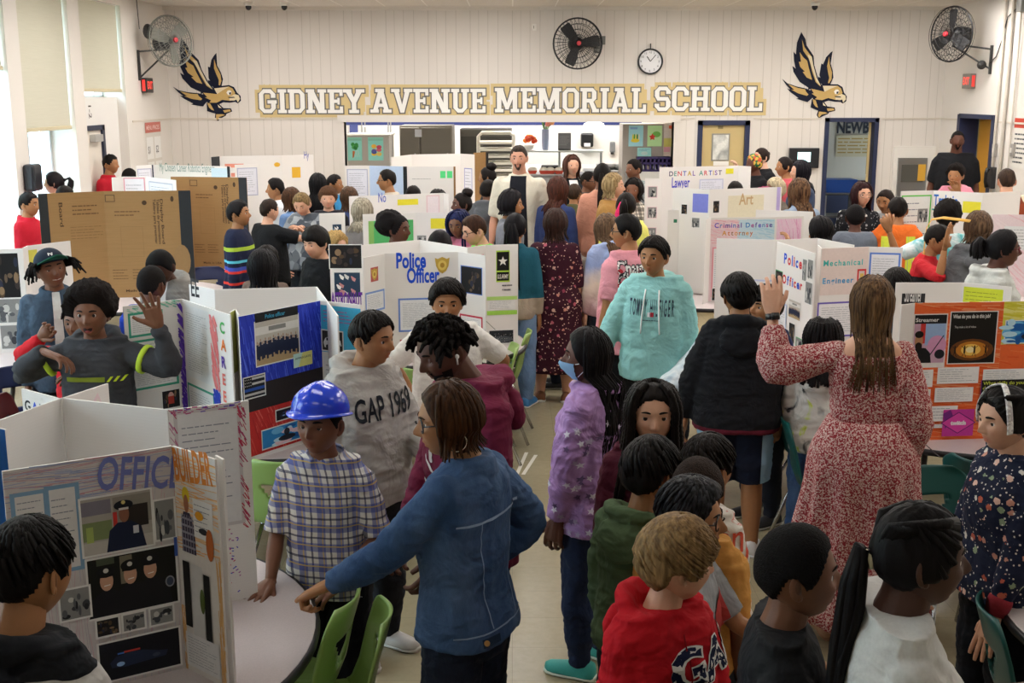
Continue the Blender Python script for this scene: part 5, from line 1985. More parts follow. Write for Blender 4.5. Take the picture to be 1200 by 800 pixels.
# ------------------------------------------------------------------ the kitchen behind the serving hatch
def K(x, y, d):
 return at(x, y, d)
def poster(label, x0, y0, x1, y1, d, base, draw):
 a, b = K(x0, y0, d), K(x1, y1, d)
 w, h = b.x - a.x, a.z - b.z
 q = MB(); q.box((0, 0, -h), (w, .006, 0))
 o = q.build('poster', plain(base, .6))
 o.location = (a.x, d, a.z)
 tag(o, label, 'poster')
 pr = Print(w, h)
 draw(pr, w, h)
 pr.mesh(lambda u, v, l: Vector((u, -.001 - l, -v))).build('poster_art', attr_mat(.6, .2), o)
def kitchen(rm):
 (a, b, z0, z1) = rm['holes'][0]
 D = BACK + 4.0
 kb = MB(); kb.box((a - 1.2, D, 0), (b + .8, D + .15, 1.88)); struct(kb.build('wall_kitchen', plain('#e9e5df', .5)))
 kb = MB(); kb.box((a - 1.2, D - .01, 1.88), (b + .8, D + .15, 3.2)); struct(kb.build('trim_12', plain('#2c3a78', .5)))
 for x, n in ((a - 1.3, 'wall_kitchen_left'), (b + .7, 'wall_kitchen_right')):
  kb = MB(); kb.box((x, BACK + .22, 0), (x + .1, D, 3.2)); struct(kb.build(n, plain('#e6e0d6', .5)))
 kb = MB(); kb.box((a - 1.2, BACK + .22, 3.1), (b + .8, D, 3.2)); struct(kb.build('ceiling_kitchen', WHITEP))
 d = BACK + 1.0
 p, q_ = K(406, 157, d), K(457, 205, d)
 root = tag(empty('warming_cabinet', ((p.x + q_.x) / 2, d, 0)), 'white-topped steel cabinet with two turquoise posters at the left of the hatch', 'cabinet')
 hw = (q_.x - p.x) / 2
 q = MB(); q.bbox((-hw, 0, 0), (hw, .7, p.z - .03), .012); q.build('body', plain('#b8b4ac', .4, .3), root)
 q = MB(); q.bbox((-hw - .02, -.02, p.z - .03), (hw + .02, .72, p.z), .008); q.build('top', plain('#eceae4', .4), root)
 q = MB(); q.tube([(hw - .05, -.05, .9), (hw - .05, -.05, 1.2)], .012, 8); q.build('handle', STEEL, root)
 def carrot(pr, w, h):
  pr.rect(.02 * w, .04 * h, .98 * w, .14 * h, '#8fd3c0')
  for k in range(7): pr.ell(w * (.5 + .13 * math.cos(k)), h * (.38 + .08 * math.sin(k * 1.7)), w * .13, h * .09, ['#3f9a4d', '#56b35e', '#2f7f42'][k % 3])
  pr.poly([(w * .34, h * .58), (w * .52, h * .6), (w * .42, h * .86), (w * .34, h * .9)], '#d9824b')
  for k in range(4): pr.line([(w * (.5 + .08 * k), h * .55), (w * (.52 + .1 * k), h * .85)], w * .015, '#e8f0ea')
 def fruit(pr, w, h):
  pr.rect(.02 * w, .04 * h, .98 * w, .14 * h, '#8fd3c0')
  for k, c in enumerate(('#d86a7c', '#f0c64a', '#4b4f9c', '#c94e67', '#eab84a', '#e07a5a', '#f2d470', '#5d63ab')):
   pr.ell(w * (.5 + .22 * math.cos(k * 2.1)), h * (.54 + .18 * math.sin(k * 1.3)), w * .17, h * .085, c)
 poster('turquoise poster of a green-topped carrot on the hatch cabinet', 407, 161, 424.5, 188, d - .01, '#8fdcd0', carrot)
 poster('turquoise poster of piled colourful fruit on the hatch cabinet', 431, 161, 449.5, 188, d - .01, '#8fdcd0', fruit)
 d = BACK + 1.6
 p, q_, r_ = K(468, 147, d), K(492, 147, d), K(530, 146, d)
 root = tag(empty('refrigerator', (p.x, d, 0)), 'tall dark-taupe two-door refrigerator behind the hatch', 'refrigerator')
 q = MB(); q.bbox((0, 0, 0), (r_.x - p.x, .8, p.z), .015); q.build('body', plain('#6f6a5f', .4, .3), root)
 for (x0, x1) in ((0, q_.x - p.x), (q_.x - p.x, r_.x - p.x)):
  q = MB(); q.bbox((x0 + .01, -.04, .14), (x1 - .01, 0, p.z - .03), .012); dq = q.build('door', plain('#7a756a', .35, .35), root)
  q = MB(); q.tube([(x1 - .08, -.08, 1.0), (x1 - .08, -.08, 1.5)], .012, 8); q.build('handle', STEEL, dq)
 q = MB(); q.box((.25, -.046, p.z - .18), (.36, -.04, p.z - .06)); q.build('paper_label', plain('#d7dbe2', .6), root)
 d = BACK + .8
 p, q_ = K(560, 156, d), K(602, 215, d)
 w = q_.x - p.x
 root = tag(empty('pan_rack', (p.x, d, 0)), 'white sheet-pan rack with many shelves behind the man in cream', 'rack')
 for x in (0, w):
  for y in (0, .55):
   q = MB(); q.tube([(x, y, .1), (x, y, p.z - .05), (x + (.06 if x == 0 else -.06), y, p.z)], .022, 8); q.build('post', plain('#e9e4d6', .4), root, True)
 q = MB(); q.tube([(.05, 0, p.z), (w - .05, 0, p.z)], .022, 8); q.tube([(.05, .55, p.z), (w - .05, .55, p.z)], .022, 8); q.build('top_rail', plain('#e9e4d6', .4), root, True)
 for k in range(12):
  z = p.z - .14 - k * .105
  q = MB(); q.bbox((.02, .0, z - .03), (w - .02, .55, z + .01), .006); q.build('shelf', plain('#ece7d8', .4), root)
 d = BACK + 2.3
 p, q_ = K(539, 151, d), K(600, 178, d)
 q = MB(); q.bbox((p.x, d, 0.0), (q_.x, d + .7, p.z), .012)
 o = tag(q.build('steel_oven', plain('#57554d', .35, .4)), 'dark steel oven unit behind the pan rack', 'oven')
 q = MB(); q.box((p.x + .02, d - .01, 1.3), (q_.x - .02, d, p.z - .12)); q.build('oven_door', plain('#3e3d38', .3, .3), o)
 d = BACK + 2.6
 p, q_ = K(424, 147, d), K(455, 157, d)
 root = tag(empty('wire_shelf', (p.x, d, 0)), 'white wire shelf above the turquoise posters', 'shelf')
 for z in (p.z - .02, q_.z - .04, q_.z - .5):
  q = MB()
  for k in range(8): q.tube([(0, k * .06, z), (q_.x - p.x, k * .06, z)], .006, 5)
  q.build('shelf_wires', plain('#dcdad4', .4, .3), root)
 for x in (0, q_.x - p.x):
  for y in (0, .42):
   q = MB(); q.tube([(x, y, .05), (x, y, p.z + .1)], .012, 6); q.build('post', STEEL, root)
 p, q_ = K(409, 146, D - .1), K(419, 158, D - .1)
 q = MB(); q.box((p.x, D - .04, q_.z), (q_.x, D - .02, p.z)); tag(q.build('notice_board', plain('#46538e', .6)), 'small navy notice at the top left of the hatch', 'notice')
 d = BACK + .95
 p, q_ = K(612, 200, d), K(700, 200, d)
 root = tag(empty('serving_counter', ((p.x + q_.x) / 2, d, 0)), 'stainless serving counter with glass guard behind the woman in the dark jacket', 'counter')
 hw = (q_.x - p.x) / 2 + .1
 zt_ = K(650, 204, d).z
 q = MB(); q.bbox((-hw, 0, 0), (hw, .6, zt_ - .04), .01); q.build('body', plain('#b9bab8', .35, .6), root)
 q = MB(); q.bbox((-hw - .02, -.05, zt_ - .04), (hw + .02, .65, zt_), .008); q.build('top', STEEL, root)
 zs_ = K(650, 177, d).z
 q = MB(); q.bbox((-hw, .0, zs_ - .02), (hw, .4, zs_ + .01), .006); q.build('guard_shelf', plain('#d8dcd8', .3, .3), root)
 for x in (-hw + .03, 0, hw - .03):
  q = MB(); q.tube([(x, .2, zt_), (x, .2, zs_)], .016, 8); q.build('guard_post', STEEL, root)
 q = MB(); q.box((-hw + .02, -.01, zs_ - .20), (hw - .02, -.002, zs_ - .01)); q.build('guard_pane', glass_mat(), root)
 xo = (p.x + q_.x) / 2
 for i, (x, c1) in enumerate(((624, '#e9e2d4'), (637, '#e9e2d4'), (645, '#efe9dc'), (655, '#efe9dc'))):
  c = K(x, 199, d + .12)
  root = tag(empty('food_boat', (c.x, d + .12, zt_)), 'red-and-white paper food boat on the serving counter, ' + ['nearest the man in cream', 'second from the man in cream', 'third from the man in cream', 'beside the woman in the dark jacket'][i], 'food tray', 'paper food boats on the counter')
  q = MB(); q.loft([[(-.05, -.04, 0), (.05, -.04, 0), (.05, .04, 0), (-.05, .04, 0)], [(-.075, -.06, .05), (.075, -.06, .05), (.075, .06, .05), (-.075, .06, .05)]]); q.build('tray', plain('#c14a35', .6), root)
  q = MB(); q.ell((0, 0, .06), (.07, .055, .045), 10, 6); q.build('food', plain('#efe6d6', .7), root, True)
 c = K(645, 190, d + .2)
 q = MB(); q.bbox((c.x - .14, d + .25, zt_), (c.x + .14, d + .45, zt_ + .12), .02); tag(q.build('black_tray', BLACKP), 'black tray at the back of the serving counter', 'tray')
 c = K(639, 178, d + .2)
 root = tag(empty('flower_vase', (c.x, d + .2, zs_ + .01)), 'grey-blue vase of pink and peach flowers in the hatch', 'vase')
 q = MB(); q.lathe([(.045, 0), (.05, .02), (.058, .18), (.055, .30), (.06, .32), (.05, .32), (.045, .05)], 20); q.build('vase', plain('#8f9db8', .35), root, True)
 rr = random.Random(3)
 for k in range(14):
  x, y, z = rr.uniform(-.13, .13), rr.uniform(-.1, .1), .40 + rr.uniform(0, .18)
  q = MB(); q.tube([(0, 0, .28), (x * .5, y * .5, .34), (x, y, z)], .005, 5); so = q.build('stem', plain('#5d8a45', .6), root)
  q = MB()
  for j in range(7):
   a = j * 2 * PI / 7
   q.ell((x + math.cos(a) * .022, y - .01, z + math.sin(a) * .022), (.02, .02, .02), 6, 5)
  q.build('bloom', plain(rr.choice(['#d98aa8', '#e8a36c', '#c77fb8', '#e58f7c']), .7), so, True)
 c = K(620, 172, d + .15)
 root = tag(empty('flower_bowl', (c.x, d + .15, zs_ + .01)), 'bowl of bright orange flowers beside the head of the man in cream', 'flowers')
 q = MB(); q.lathe([(.03, 0), (.06, .02), (.085, .08), (.075, .08), (.03, .03)], 18); q.build('bowl', plain('#d8d4cc', .4), root, True)
 for k in range(16):
  a, e = rr.uniform(0, 2 * PI), rr.uniform(.1, 1.4)
  q = MB(); q.ell((math.cos(a) * math.cos(e) * .10, math.sin(a) * math.cos(e) * .08, .12 + math.sin(e) * .09), (.036, .036, .034), 8, 6); q.build('bloom', plain(rr.choice(['#e56a22', '#f08a2c', '#d8491f']), .7), root, True)
 p, q_ = K(654, 155.5, d + .1), K(669, 175.5, d + .1)
 root = tag(empty('menu_holder', ((p.x + q_.x) / 2, d + .1, zs_ + .01)), 'grey upright menu sign right of the flower vase', 'sign')
 w = (q_.x - p.x) / 2
 q = MB(); q.bbox((-w, -.015, .02), (w, .01, p.z - zs_ - .01), .006); q.build('panel', plain('#6f7072', .35), root)
 q = MB(); q.bbox((-w, -.05, 0), (w, .05, .025), .006); q.build('base', plain('#3a3a3c', .4), root)
 pr = Print(); pr.lines(-w * .8, -.20, w * .8, -.05, 6, '#9a9b9d'); pr.mesh(lambda u, v, l: Vector((u, -.016 - l, -v + .02))).build('print', attr_mat(.6, .2), root)
 p, q_ = K(681, 156, D - .2), K(695.5, 172.5, D - .2)
 root = tag(empty('towel_dispenser', ((p.x + q_.x) / 2, D, (p.z + q_.z) / 2)), 'black paper towel dispenser on the kitchen wall', 'dispenser')
 w, h_ = (q_.x - p.x) / 2, (p.z - q_.z) / 2
 q = MB(); q.bbox((-w, -.2, -h_), (w, 0, h_), .03); q.build('case', plain('#17181a', .3), root)
 q = MB(); q.box((-w * .5, -.21, -h_ * .9), (w * .5, -.198, -h_ * .4)); q.build('paper_slot', plain('#cfd1d2', .5), root)
 p, q_ = K(715, 166, D - .1), K(721, 181, D - .1)
 root = tag(empty('soap_dispenser', ((p.x + q_.x) / 2, D, (p.z + q_.z) / 2)), 'grey soap dispenser on the kitchen wall right of the black dispenser', 'dispenser')
 w, h_ = (q_.x - p.x) / 2, (p.z - q_.z) / 2
 q = MB(); q.bbox((-w, -.1, -h_ * .7), (w, 0, h_), .02); q.build('case', plain('#77797a', .35), root)
 q = MB(); q.lathe([(w * .6, 0), (w * .8, .05), (w * .5, .06)], 14, org=(0, -.05, -h_)); q.build('nozzle', plain('#2a2a2c', .4), root, True)
 c = K(696, 147, BACK + 1.8)
 root = tag(empty('pendant_lamp', (c.x, BACK + 1.8, c.z)), 'round bright white lamp hanging in the serving hatch', 'lamp')
 q = MB(); q.lathe([(.0, -.09), (.12, -.075), (.17, .0), (.16, .03), (.06, .07), (0, .08)], 28); q.build('lamp_shade', plain('#f6f5f0', .4, 0, .5, '#fffaf0', 1.6), root, True)
 q = MB(); q.tube([(0, 0, .07), (0, 0, 3.1 - c.z)], .012, 8); q.build('stem', STEEL, root)
 d = BACK + .7
 p, q_ = K(730, 145, d), K(776, 240, d)
 q = MB(); q.bbox((p.x, d, 0), (q_.x, d + .6, p.z), .012)
 o = tag(q.build('tall_cabinet', plain('#a59d93', .45, .2)), 'tall taupe cabinet carrying three posters at the right of the hatch', 'cabinet')
 q = MB(); q.tube([(p.x + .06, d - .04, 1.0), (p.x + .06, d - .04, 1.3)], .012, 8); q.build('handle', STEEL, o)
 def corn(pr, w, h):
  pr.rect(.1 * w, .08 * h, .6 * w, .18 * h, '#8fb9e0')
  for k in range(5): pr.ell(w * (.3 + .1 * k), h * .58, w * .06, h * .18, ['#f2e25a', '#5fb24d', '#f4ea80', '#3f9a46', '#e8e8d0'][k])
  pr.ell(w * .45, h * .72, w * .3, h * .09, '#f0d94a')
 def straw(pr, w, h):
  pr.ell(w * .62, h * .42, w * .28, h * .14, '#79bf5a')
  pr.poly([(w * (.34 + (.24 if k % 2 else .13) * math.cos(k * PI / 5 + .3)), h * (.55 + (.18 if k % 2 else .09) * math.sin(k * PI / 5 + .3))) for k in range(10)], '#e0483e')
 def plainp(pr, w, h):
  pr.lines(.1 * w, .1 * h, .9 * w, .35 * h, 2, '#6f9bb8'); pr.ell(w * .5, h * .6, w * .25, h * .2, '#d7efe8')
 poster('pale blue poster of yellow corn on the taupe cabinet', 737, 147, 753.5, 171.5, d - .015, '#a5dce4', corn)
 poster('pale green poster of a red strawberry on the taupe cabinet', 759, 147, 775.5, 171.5, d - .015, '#bfe8a8', straw)
 poster('small mint poster under the corn poster', 747, 173, 763, 184, d - .015, '#a9e6e0', plainp)
 for x0, y0, x1, y1, c, lbl in ((778, 150, 786, 161, '#dcd5d2', 'white paper pinned right of the strawberry poster'), (778, 162, 788, 172, '#d8d67a', 'yellow-green paper pinned right of the strawberry poster'), (778, 172, 785, 178, '#d9a0b8', 'pink paper below the yellow-green paper'), (784, 147, 789, 151, '#d8582c', 'orange paper tag in the top right hatch corner')):
  a_, b_ = K(x0, y0, BACK + 1.4), K(x1, y1, BACK + 1.4)
  q = MB(); q.box((a_.x, BACK + 1.4, b_.z), (b_.x, BACK + 1.405, a_.z)); tag(q.build('pinned_paper', plain(c, .7)), lbl, 'paper')
 q = MB(); a_, b_ = K(777, 144, BACK + 1.4), K(800, 240, BACK + 1.4); q.box((a_.x, BACK + 1.41, b_.z), (b_.x, BACK + 1.46, a_.z)); struct(q.build('wall_kitchen_return', plain('#d8cfc8', .6)))
 d = BACK + .45
 p, q_ = K(748, 184, d), K(786, 201, d)
 root = tag(empty('milk_crate', ((p.x + q_.x) / 2, d, 0)), 'dark purple crate rack under the mint poster', 'crate')
 w, zt_, zb_ = (q_.x - p.x) / 2, p.z, q_.z
 q = MB(); q.bbox((-w, 0, .86), (w, .35, zb_), .01); q.build('stand', plain('#d5d1c8', .5), root)
 q = MB()
 for z in (zb_, (zb_ + zt_) / 2, zt_ - .03): q.box((-w, 0, z), (w, .3, z + .03))
 for k in range(9): q.box((-w + k * w / 4 - .01, 0, zb_), (-w + k * w / 4 + .01, .3, zt_))
 q.box((-w, .28, zb_), (w, .3, zt_)); q.build('lattice', plain('#37285f', .5), root)
 for k in range(5):
  q = MB(); x = -w * .8 + k * w * .36; q.bbox((x, .05, zb_ + .03), (x + .05, .2, zb_ + .1), .006); q.build('carton', plain(['#d9d4cc', '#c9b7a8', '#e2e0da'][k % 3], .6), root)
 d = BACK + 1.3
 root = tag(empty('steel_table', (K(716, 200, d).x + .08, d, 0)), 'steel work table with bowls behind the woman in peach', 'table')
 zt_ = K(715, 200, d).z
 q = MB(); q.bbox((-.5, 0, zt_ - .04), (.5, .6, zt_), .008); q.build('tabletop', STEEL, root)
 for x in (-.46, .46):
  for y in (.04, .56):
   q = MB(); q.tube([(x, y, 0), (x, y, zt_ - .04)], .02, 8); q.build('leg', STEEL, root)
 for i, x in enumerate((706, 715, 724)):
  c = K(x, 199, d + .3)
  q = MB(); q.lathe([(.05, 0), (.09, .03), (.11, .09), (.105, .09), (.05, .01)], 20, org=(c.x, d + .3, zt_)); tag(q.build('mixing_bowl', STEEL, None, True), ['leftmost', 'middle', 'rightmost'][i] + ' of the three steel bowls on the kitchen table', 'bowl', 'steel bowls on the kitchen table')
# ------------------------------------------------------------------ tri-fold project boards
BW = None
def board_mats():
 s = Nodes('board_white'); v = s.coord((1, 1, 1)); x, y, z = s.sep(v)
 f = s.math('FRACT', s.math('MULTIPLY', z, 90))
 s.color(s.mix(s.math('MULTIPLY', f, .12), '#e6e1dc', '#cfcac5'))
 w = s.fin(.6, 0, .25)
 s = Nodes('cardboard'); v = s.coord(); n = s.noise(s.coord((2, 2, 40)), 3, 3)
 s.color(s.mix(n, '#a07c52', '#917048'))
 return w, s.fin(.8, 0, .15)
def board(label, pts, zt=1.43, h=.71, prints=None, mat=0, t=.007, edge=None, group=None):
 P = [atz(x, y, zt) for x, y in pts]
 c = sum(P, Vector()) / len(P)
 root = tag(empty('display_board', (c.x, c.y, zt - h)), label, 'display board', group)
 for i, (a, b) in enumerate(zip(P, P[1:])):
  d = (b - a); w = Vector((d.x, d.y, 0)).length
  ux = Vector((d.x, d.y, 0)).normalized()
  nn = Vector((ux.y, -ux.x, 0))
  mid = (a + b) / 2
  if nn.dot(Vector((-mid.x, -mid.y, 0))) < 0:
   nn = -nn
  o = Vector((a.x - c.x, a.y - c.y, h))
  q = MB()
  vs = [o + ux * u + Vector((0, 0, -v)) + nn * k for k in (-t / 2, t / 2) for u, v in ((0, 0), (w, 0), (w, h), (0, h))]
  q.add(vs, [(0, 1, 2, 3), (7, 6, 5, 4), (0, 4, 5, 1), (1, 5, 6, 2), (2, 6, 7, 3), (3, 7, 4, 0)])
  po = q.build('panel', BMAT[mat], root, fix=True)
  fn = (prints or {}).get(i)
  if fn:
   k0 = [0]
   def put(name, pr, lab=None):
    k0[0] += 1
    base = t / 2 + .0006 * k0[0]
    m = pr.mesh(lambda u, v, l: o + ux * u + Vector((0, 0, -v)) + nn * (base + l), .0005).build(name, attr_mat(.55, .25), po)
    if lab: m['label'] = lab
   fn(put, w, h)
 return root
def sheet(put, u, v, w, h, frame=None, n=8, fc='#f1efeb', seed=1, name='paper_sheet', head=None, ink='#8d8f98'):
 pr = Print()
 if frame:
  pr.rect(u - .012, v - .012, u + w + .012, v + h + .012, frame)
 pr.rect(u, v, u + w, v + h, fc)
 if n:
  pr.lines(u + .06 * w, v + .1 * h, u + .94 * w, v + .92 * h, n * 2 if n < 12 else n, ink, .16, .4, seed)
 if head:
  pr.text(head, u + .06 * w, v + .12 * h, .05 * h, '#2a2a30')
 put(name, pr)
def title(put, txt, u, v, width, c, bold=.05, rot=0, name='title_lettering'):
 pr = Print(); pr.text(txt, u, v, .1, c, bold * .45, width, rot); put(name, pr)
def rainbow(put, txt, u, v, size, cols, bold=.05, down=False, step=None, name='title_lettering', width=None):
 pr = Print(); bold *= .6
 if width: size = min(size, width / sum((text_tris(c, bold)[2] if c != ' ' else .4) + .22 for c in txt))
 for i, ch in enumerate(txt):
  w_ = text_tris(ch, bold)[2] if ch != ' ' else .4
  pr.text(ch, u, v, size, cols[i % len(cols)], bold)
  if down: v += step or size * 1.6
  else: u += (w_ + .22) * size
 put(name, pr)
def photo(put, u, v, w, h, kind='dark', seed=1, border='#e8e6e2'):
 pr = Print(); r = random.Random(seed)
 if border: pr.rect(u - .006, v - .006, u + w + .006, v + h + .006, border)
 R_ = lambda a, b, c, d, col: pr.rect(u + a * w, v + b * h, u + c * w, v + d * h, col)
 E_ = lambda a, b, ra, rb, col: pr.ell(u + a * w, v + b * h, ra * w, rb * h, col)
 if kind == 'dark':
  R_(0, 0, 1, 1, '#1b1a1c')
  for k in range(14):
   E_(r.uniform(.1, .9), r.uniform(.15, .9), r.uniform(.03, .12), r.uniform(.05, .16), r.choice(['#3a3230', '#6b5a48', '#8d7458', '#2a3044', '#54422e']))
 elif kind == 'grey':
  R_(0, 0, 1, 1, '#8a8a88')
  for k in range(12): E_(r.uniform(.1, .9), r.uniform(.2, .9), r.uniform(.04, .15), r.uniform(.06, .2), r.choice(['#3d4046', '#5d5f63', '#c9c7c2', '#25272c']))
 elif kind == 'officer':
  R_(0, 0, 1, 1, '#a9a39a'); R_(0, .05, .42, .3, '#7f7a86'); R_(0, .42, .42, .75, '#7d8a5c'); R_(.05, .5, .15, .9, '#a8b865'); R_(.45, .04, 1, .55, '#8f897f'); R_(.58, .22, .95, .62, '#2b2622'); R_(.44, .3, .5, .6, '#c8352f'); R_(0, .78, 1, 1, '#bdb7ae')
  pr.poly([(u + .32 * w, v + h), (u + .38 * w, v + .62 * h), (u + .5 * w, v + .5 * h), (u + .7 * w, v + .5 * h), (u + .84 * w, v + .62 * h), (u + .9 * w, v + h)], '#18223c')
  E_(.6, .36, .075, .15, '#8b5d47'); E_(.6, .2, .14, .09, '#141722'); R_(.48, .2, .72, .25, '#10131c'); R_(.53, .245, .67, .285, '#d8d6d0'); R_(.72, .6, .8, .74, '#c9cbd0'); E_(.6, .15, .03, .035, '#d4c27a')
 elif kind == 'trio':
  R_(0, 0, 1, 1, '#12130f'); R_(.36, .02, .5, .5, '#7a7460'); R_(.1, 0, .3, .12, '#4b5340')
  for x, y in ((.2, .30), (.47, .26), (.70, .23)):
   pr.poly([(u + (x - .22) * w, v + h), (u + (x - .17) * w, v + (y + .38) * h), (u + (x - .05) * w, v + (y + .26) * h), (u + (x + .08) * w, v + (y + .26) * h), (u + (x + .2) * w, v + (y + .38) * h), (u + (x + .24) * w, v + h)], '#15161b')
   E_(x, y + .1, .075, .17, '#c79b80'); pr.line([(u + (x - .03) * w, v + (y + .18) * h), (u + (x + .04) * w, v + (y + .17) * h)], .008 * h * 2, '#f2ece4')
   E_(x, y - .06, .105, .10, '#101014'); R_(x - .09, y - .02, x + .09, y + .03, '#0b0b0e'); E_(x, y - .08, .03, .04, '#c9c7bd')
  E_(.92, .62, .055, .10, '#8d8f96'); E_(.92, .62, .04, .075, '#3c465a')
 elif kind == 'car':
  R_(0, 0, 1, 1, '#10121a'); pr.poly([(u + q[0] * w, v + q[1] * h) for q in ((.12, .55), (.2, .40), (.4, .36), (.55, .38), (.72, .48), (.85, .52), (.82, .66), (.3, .72), (.14, .68))], '#1f2b44'); R_(.3, .30, .5, .35, '#c13e36'); R_(.22, .32, .3, .36, '#3f74c8'); E_(.25, .62, .05, .06, '#8fb4de'); E_(.7, .58, .05, .05, '#3a4356')
 elif kind == 'group':
  R_(0, 0, 1, 1, '#c4bdb0'); R_(0, .62, 1, 1, '#b59a72'); R_(0, .12, 1, .3, '#e1ddd6'); R_(.3, .14, .7, .24, '#8b8a85')
  for k in range(26):
   x = .03 + .94 * k / 25; y = .62 + .05 * math.sin(k * 2.3) + .12 * abs(x - .5)
   R_(x - .022, y - .16, x + .022, y + .18, '#1b2440'); E_(x, y - .2, .014, .035, '#a98a76')
 elif kind == 'car_white':
  R_(0, 0, 1, 1, '#38332f'); pr.poly([(u + q[0] * w, v + q[1] * h) for q in ((.05, .6), (.15, .38), (.4, .25), (.65, .25), (.9, .45), (.95, .7), (.5, .92), (.1, .85))], '#dddcd8'); R_(.2, .36, .6, .5, '#22252b'); E_(.25, .8, .08, .1, '#1a1a1a'); E_(.82, .72, .07, .1, '#1a1a1a')
 elif kind == 'flag':
  R_(0, 0, 1, 1, '#1c1e24')
  for k in range(4): R_(.0 if k > 1 else .38, .04 + .25 * k, 1, .15 + .25 * k, '#c9c9c6')
  R_(.0, .54, 1, .68, '#2b57b0'); R_(0, 0, .38, .52, '#15171c')
  for k in range(12): E_(.05 + .09 * (k % 4), .1 + .15 * (k // 4), .018, .03, '#d0d0cc')
 elif kind == 'jump':
  R_(0, 0, 1, 1, '#15110f'); E_(.5, .62, .48, .34, '#6b3d14'); E_(.5, .62, .36, .26, '#c47a22'); E_(.48, .62, .22, .18, '#f2c45c'); E_(.47, .62, .1, .09, '#fbe9b0')
  for x in (.13, .34, .56, .81):
   E_(x, .52, .018, .035, '#2b1a0c'); R_(x - .02, .55, x + .02, .72, '#2b1a0c')
   for a, b in (((x, .58), (x - .07, .5)), ((x, .58), (x + .07, .5)), ((x, .7), (x - .05, .82)), ((x, .7), (x + .04, .84))):
    pr.line([(u + a[0] * w, v + a[1] * h), (u + b[0] * w, v + b[1] * h)], .012 * w, '#2b1a0c')
 elif kind == 'streamer':
  R_(0, 0, 1, 1, '#c9a4b8'); R_(.2, 0, .36, .5, '#c9362f'); R_(.36, 0, 1, .55, '#9db8de'); E_(.75, .55, .3, .25, '#d99bc0')
  pr.poly([(u + q[0] * w, v + q[1] * h) for q in ((0, 1), (0, .7), (.12, .6), (.4, .62), (.55, .75), (.6, 1))], '#17171a'); E_(.17, .44, .13, .2, '#b5835f'); E_(.17, .57, .11, .1, '#241a15'); E_(.17, .27, .14, .09, '#17120f')
  pr.line([(u + .55 * w, v + .8 * h), (u + .95 * w, v + .3 * h)], .03 * w, '#1c1c22'); E_(.85, .78, .16, .12, '#22222a')
 elif kind == 'blue':
  R_(0, 0, 1, 1, '#2b86c9')
  for k in range(16): E_(r.uniform(0, 1), r.uniform(0, 1), r.uniform(.05, .2), r.uniform(.05, .2), r.choice(['#6fbbe6', '#bfe3f2', '#1d5fa8', '#e4c3cc']))
  E_(.5, .4, .06, .2, '#232938'); E_(.5, .72, .18, .16, '#232938')
 elif kind == 'builder':
  E_(.5, .18, .24, .12, '#e0c52c'); E_(.5, .3, .16, .13, '#a86f4f'); pr.poly([(u + q[0] * w, v + q[1] * h) for q in ((.1, 1), (.12, .55), (.3, .42), (.7, .42), (.95, .6), (1, 1))], '#3b3348')
  for k in range(5): R_(.14 + .17 * k, .46, .19 + .17 * k, 1, '#8a8794'); R_(.12, .5 + .1 * k, .95, .53 + .1 * k, '#9a98a4')
 elif kind == 'badge':
  pr.poly([(u + q[0] * w, v + q[1] * h) for q in ((.0, .05), (.2, .12), (.5, 0), (.8, .12), (1, .05), (.92, .55), (.75, .85), (.5, 1), (.25, .85), (.08, .55))], '#caa64a'); E_(.5, .5, .3, .3, '#e6c766'); E_(.5, .5, .15, .15, '#b58a35')
 elif kind == 'sky':
  R_(0, 0, 1, 1, '#2a3f55')
  for k in range(9): pr.poly([(u + (x_ + .1 * math.cos(j)) * w, v + (y_ + .13 * math.sin(j * 1.3)) * h) for x_, y_ in [(r.uniform(.1, .9), r.uniform(.1, .9))] for j in range(5)], r.choice(['#d9d6d2', '#8fa4b5', '#c98c8c', '#efece8']))
 elif kind == 'stadium':
  R_(0, 0, 1, 1, '#23252a'); E_(.5, .7, .45, .25, '#4d5258')
  for k in range(60): E_(r.uniform(0, 1), r.uniform(.25, .95), .012, .02, r.choice(['#b9bab4', '#6d7078', '#e0ded8']))
 put('photo_print', pr)
BMAT = None
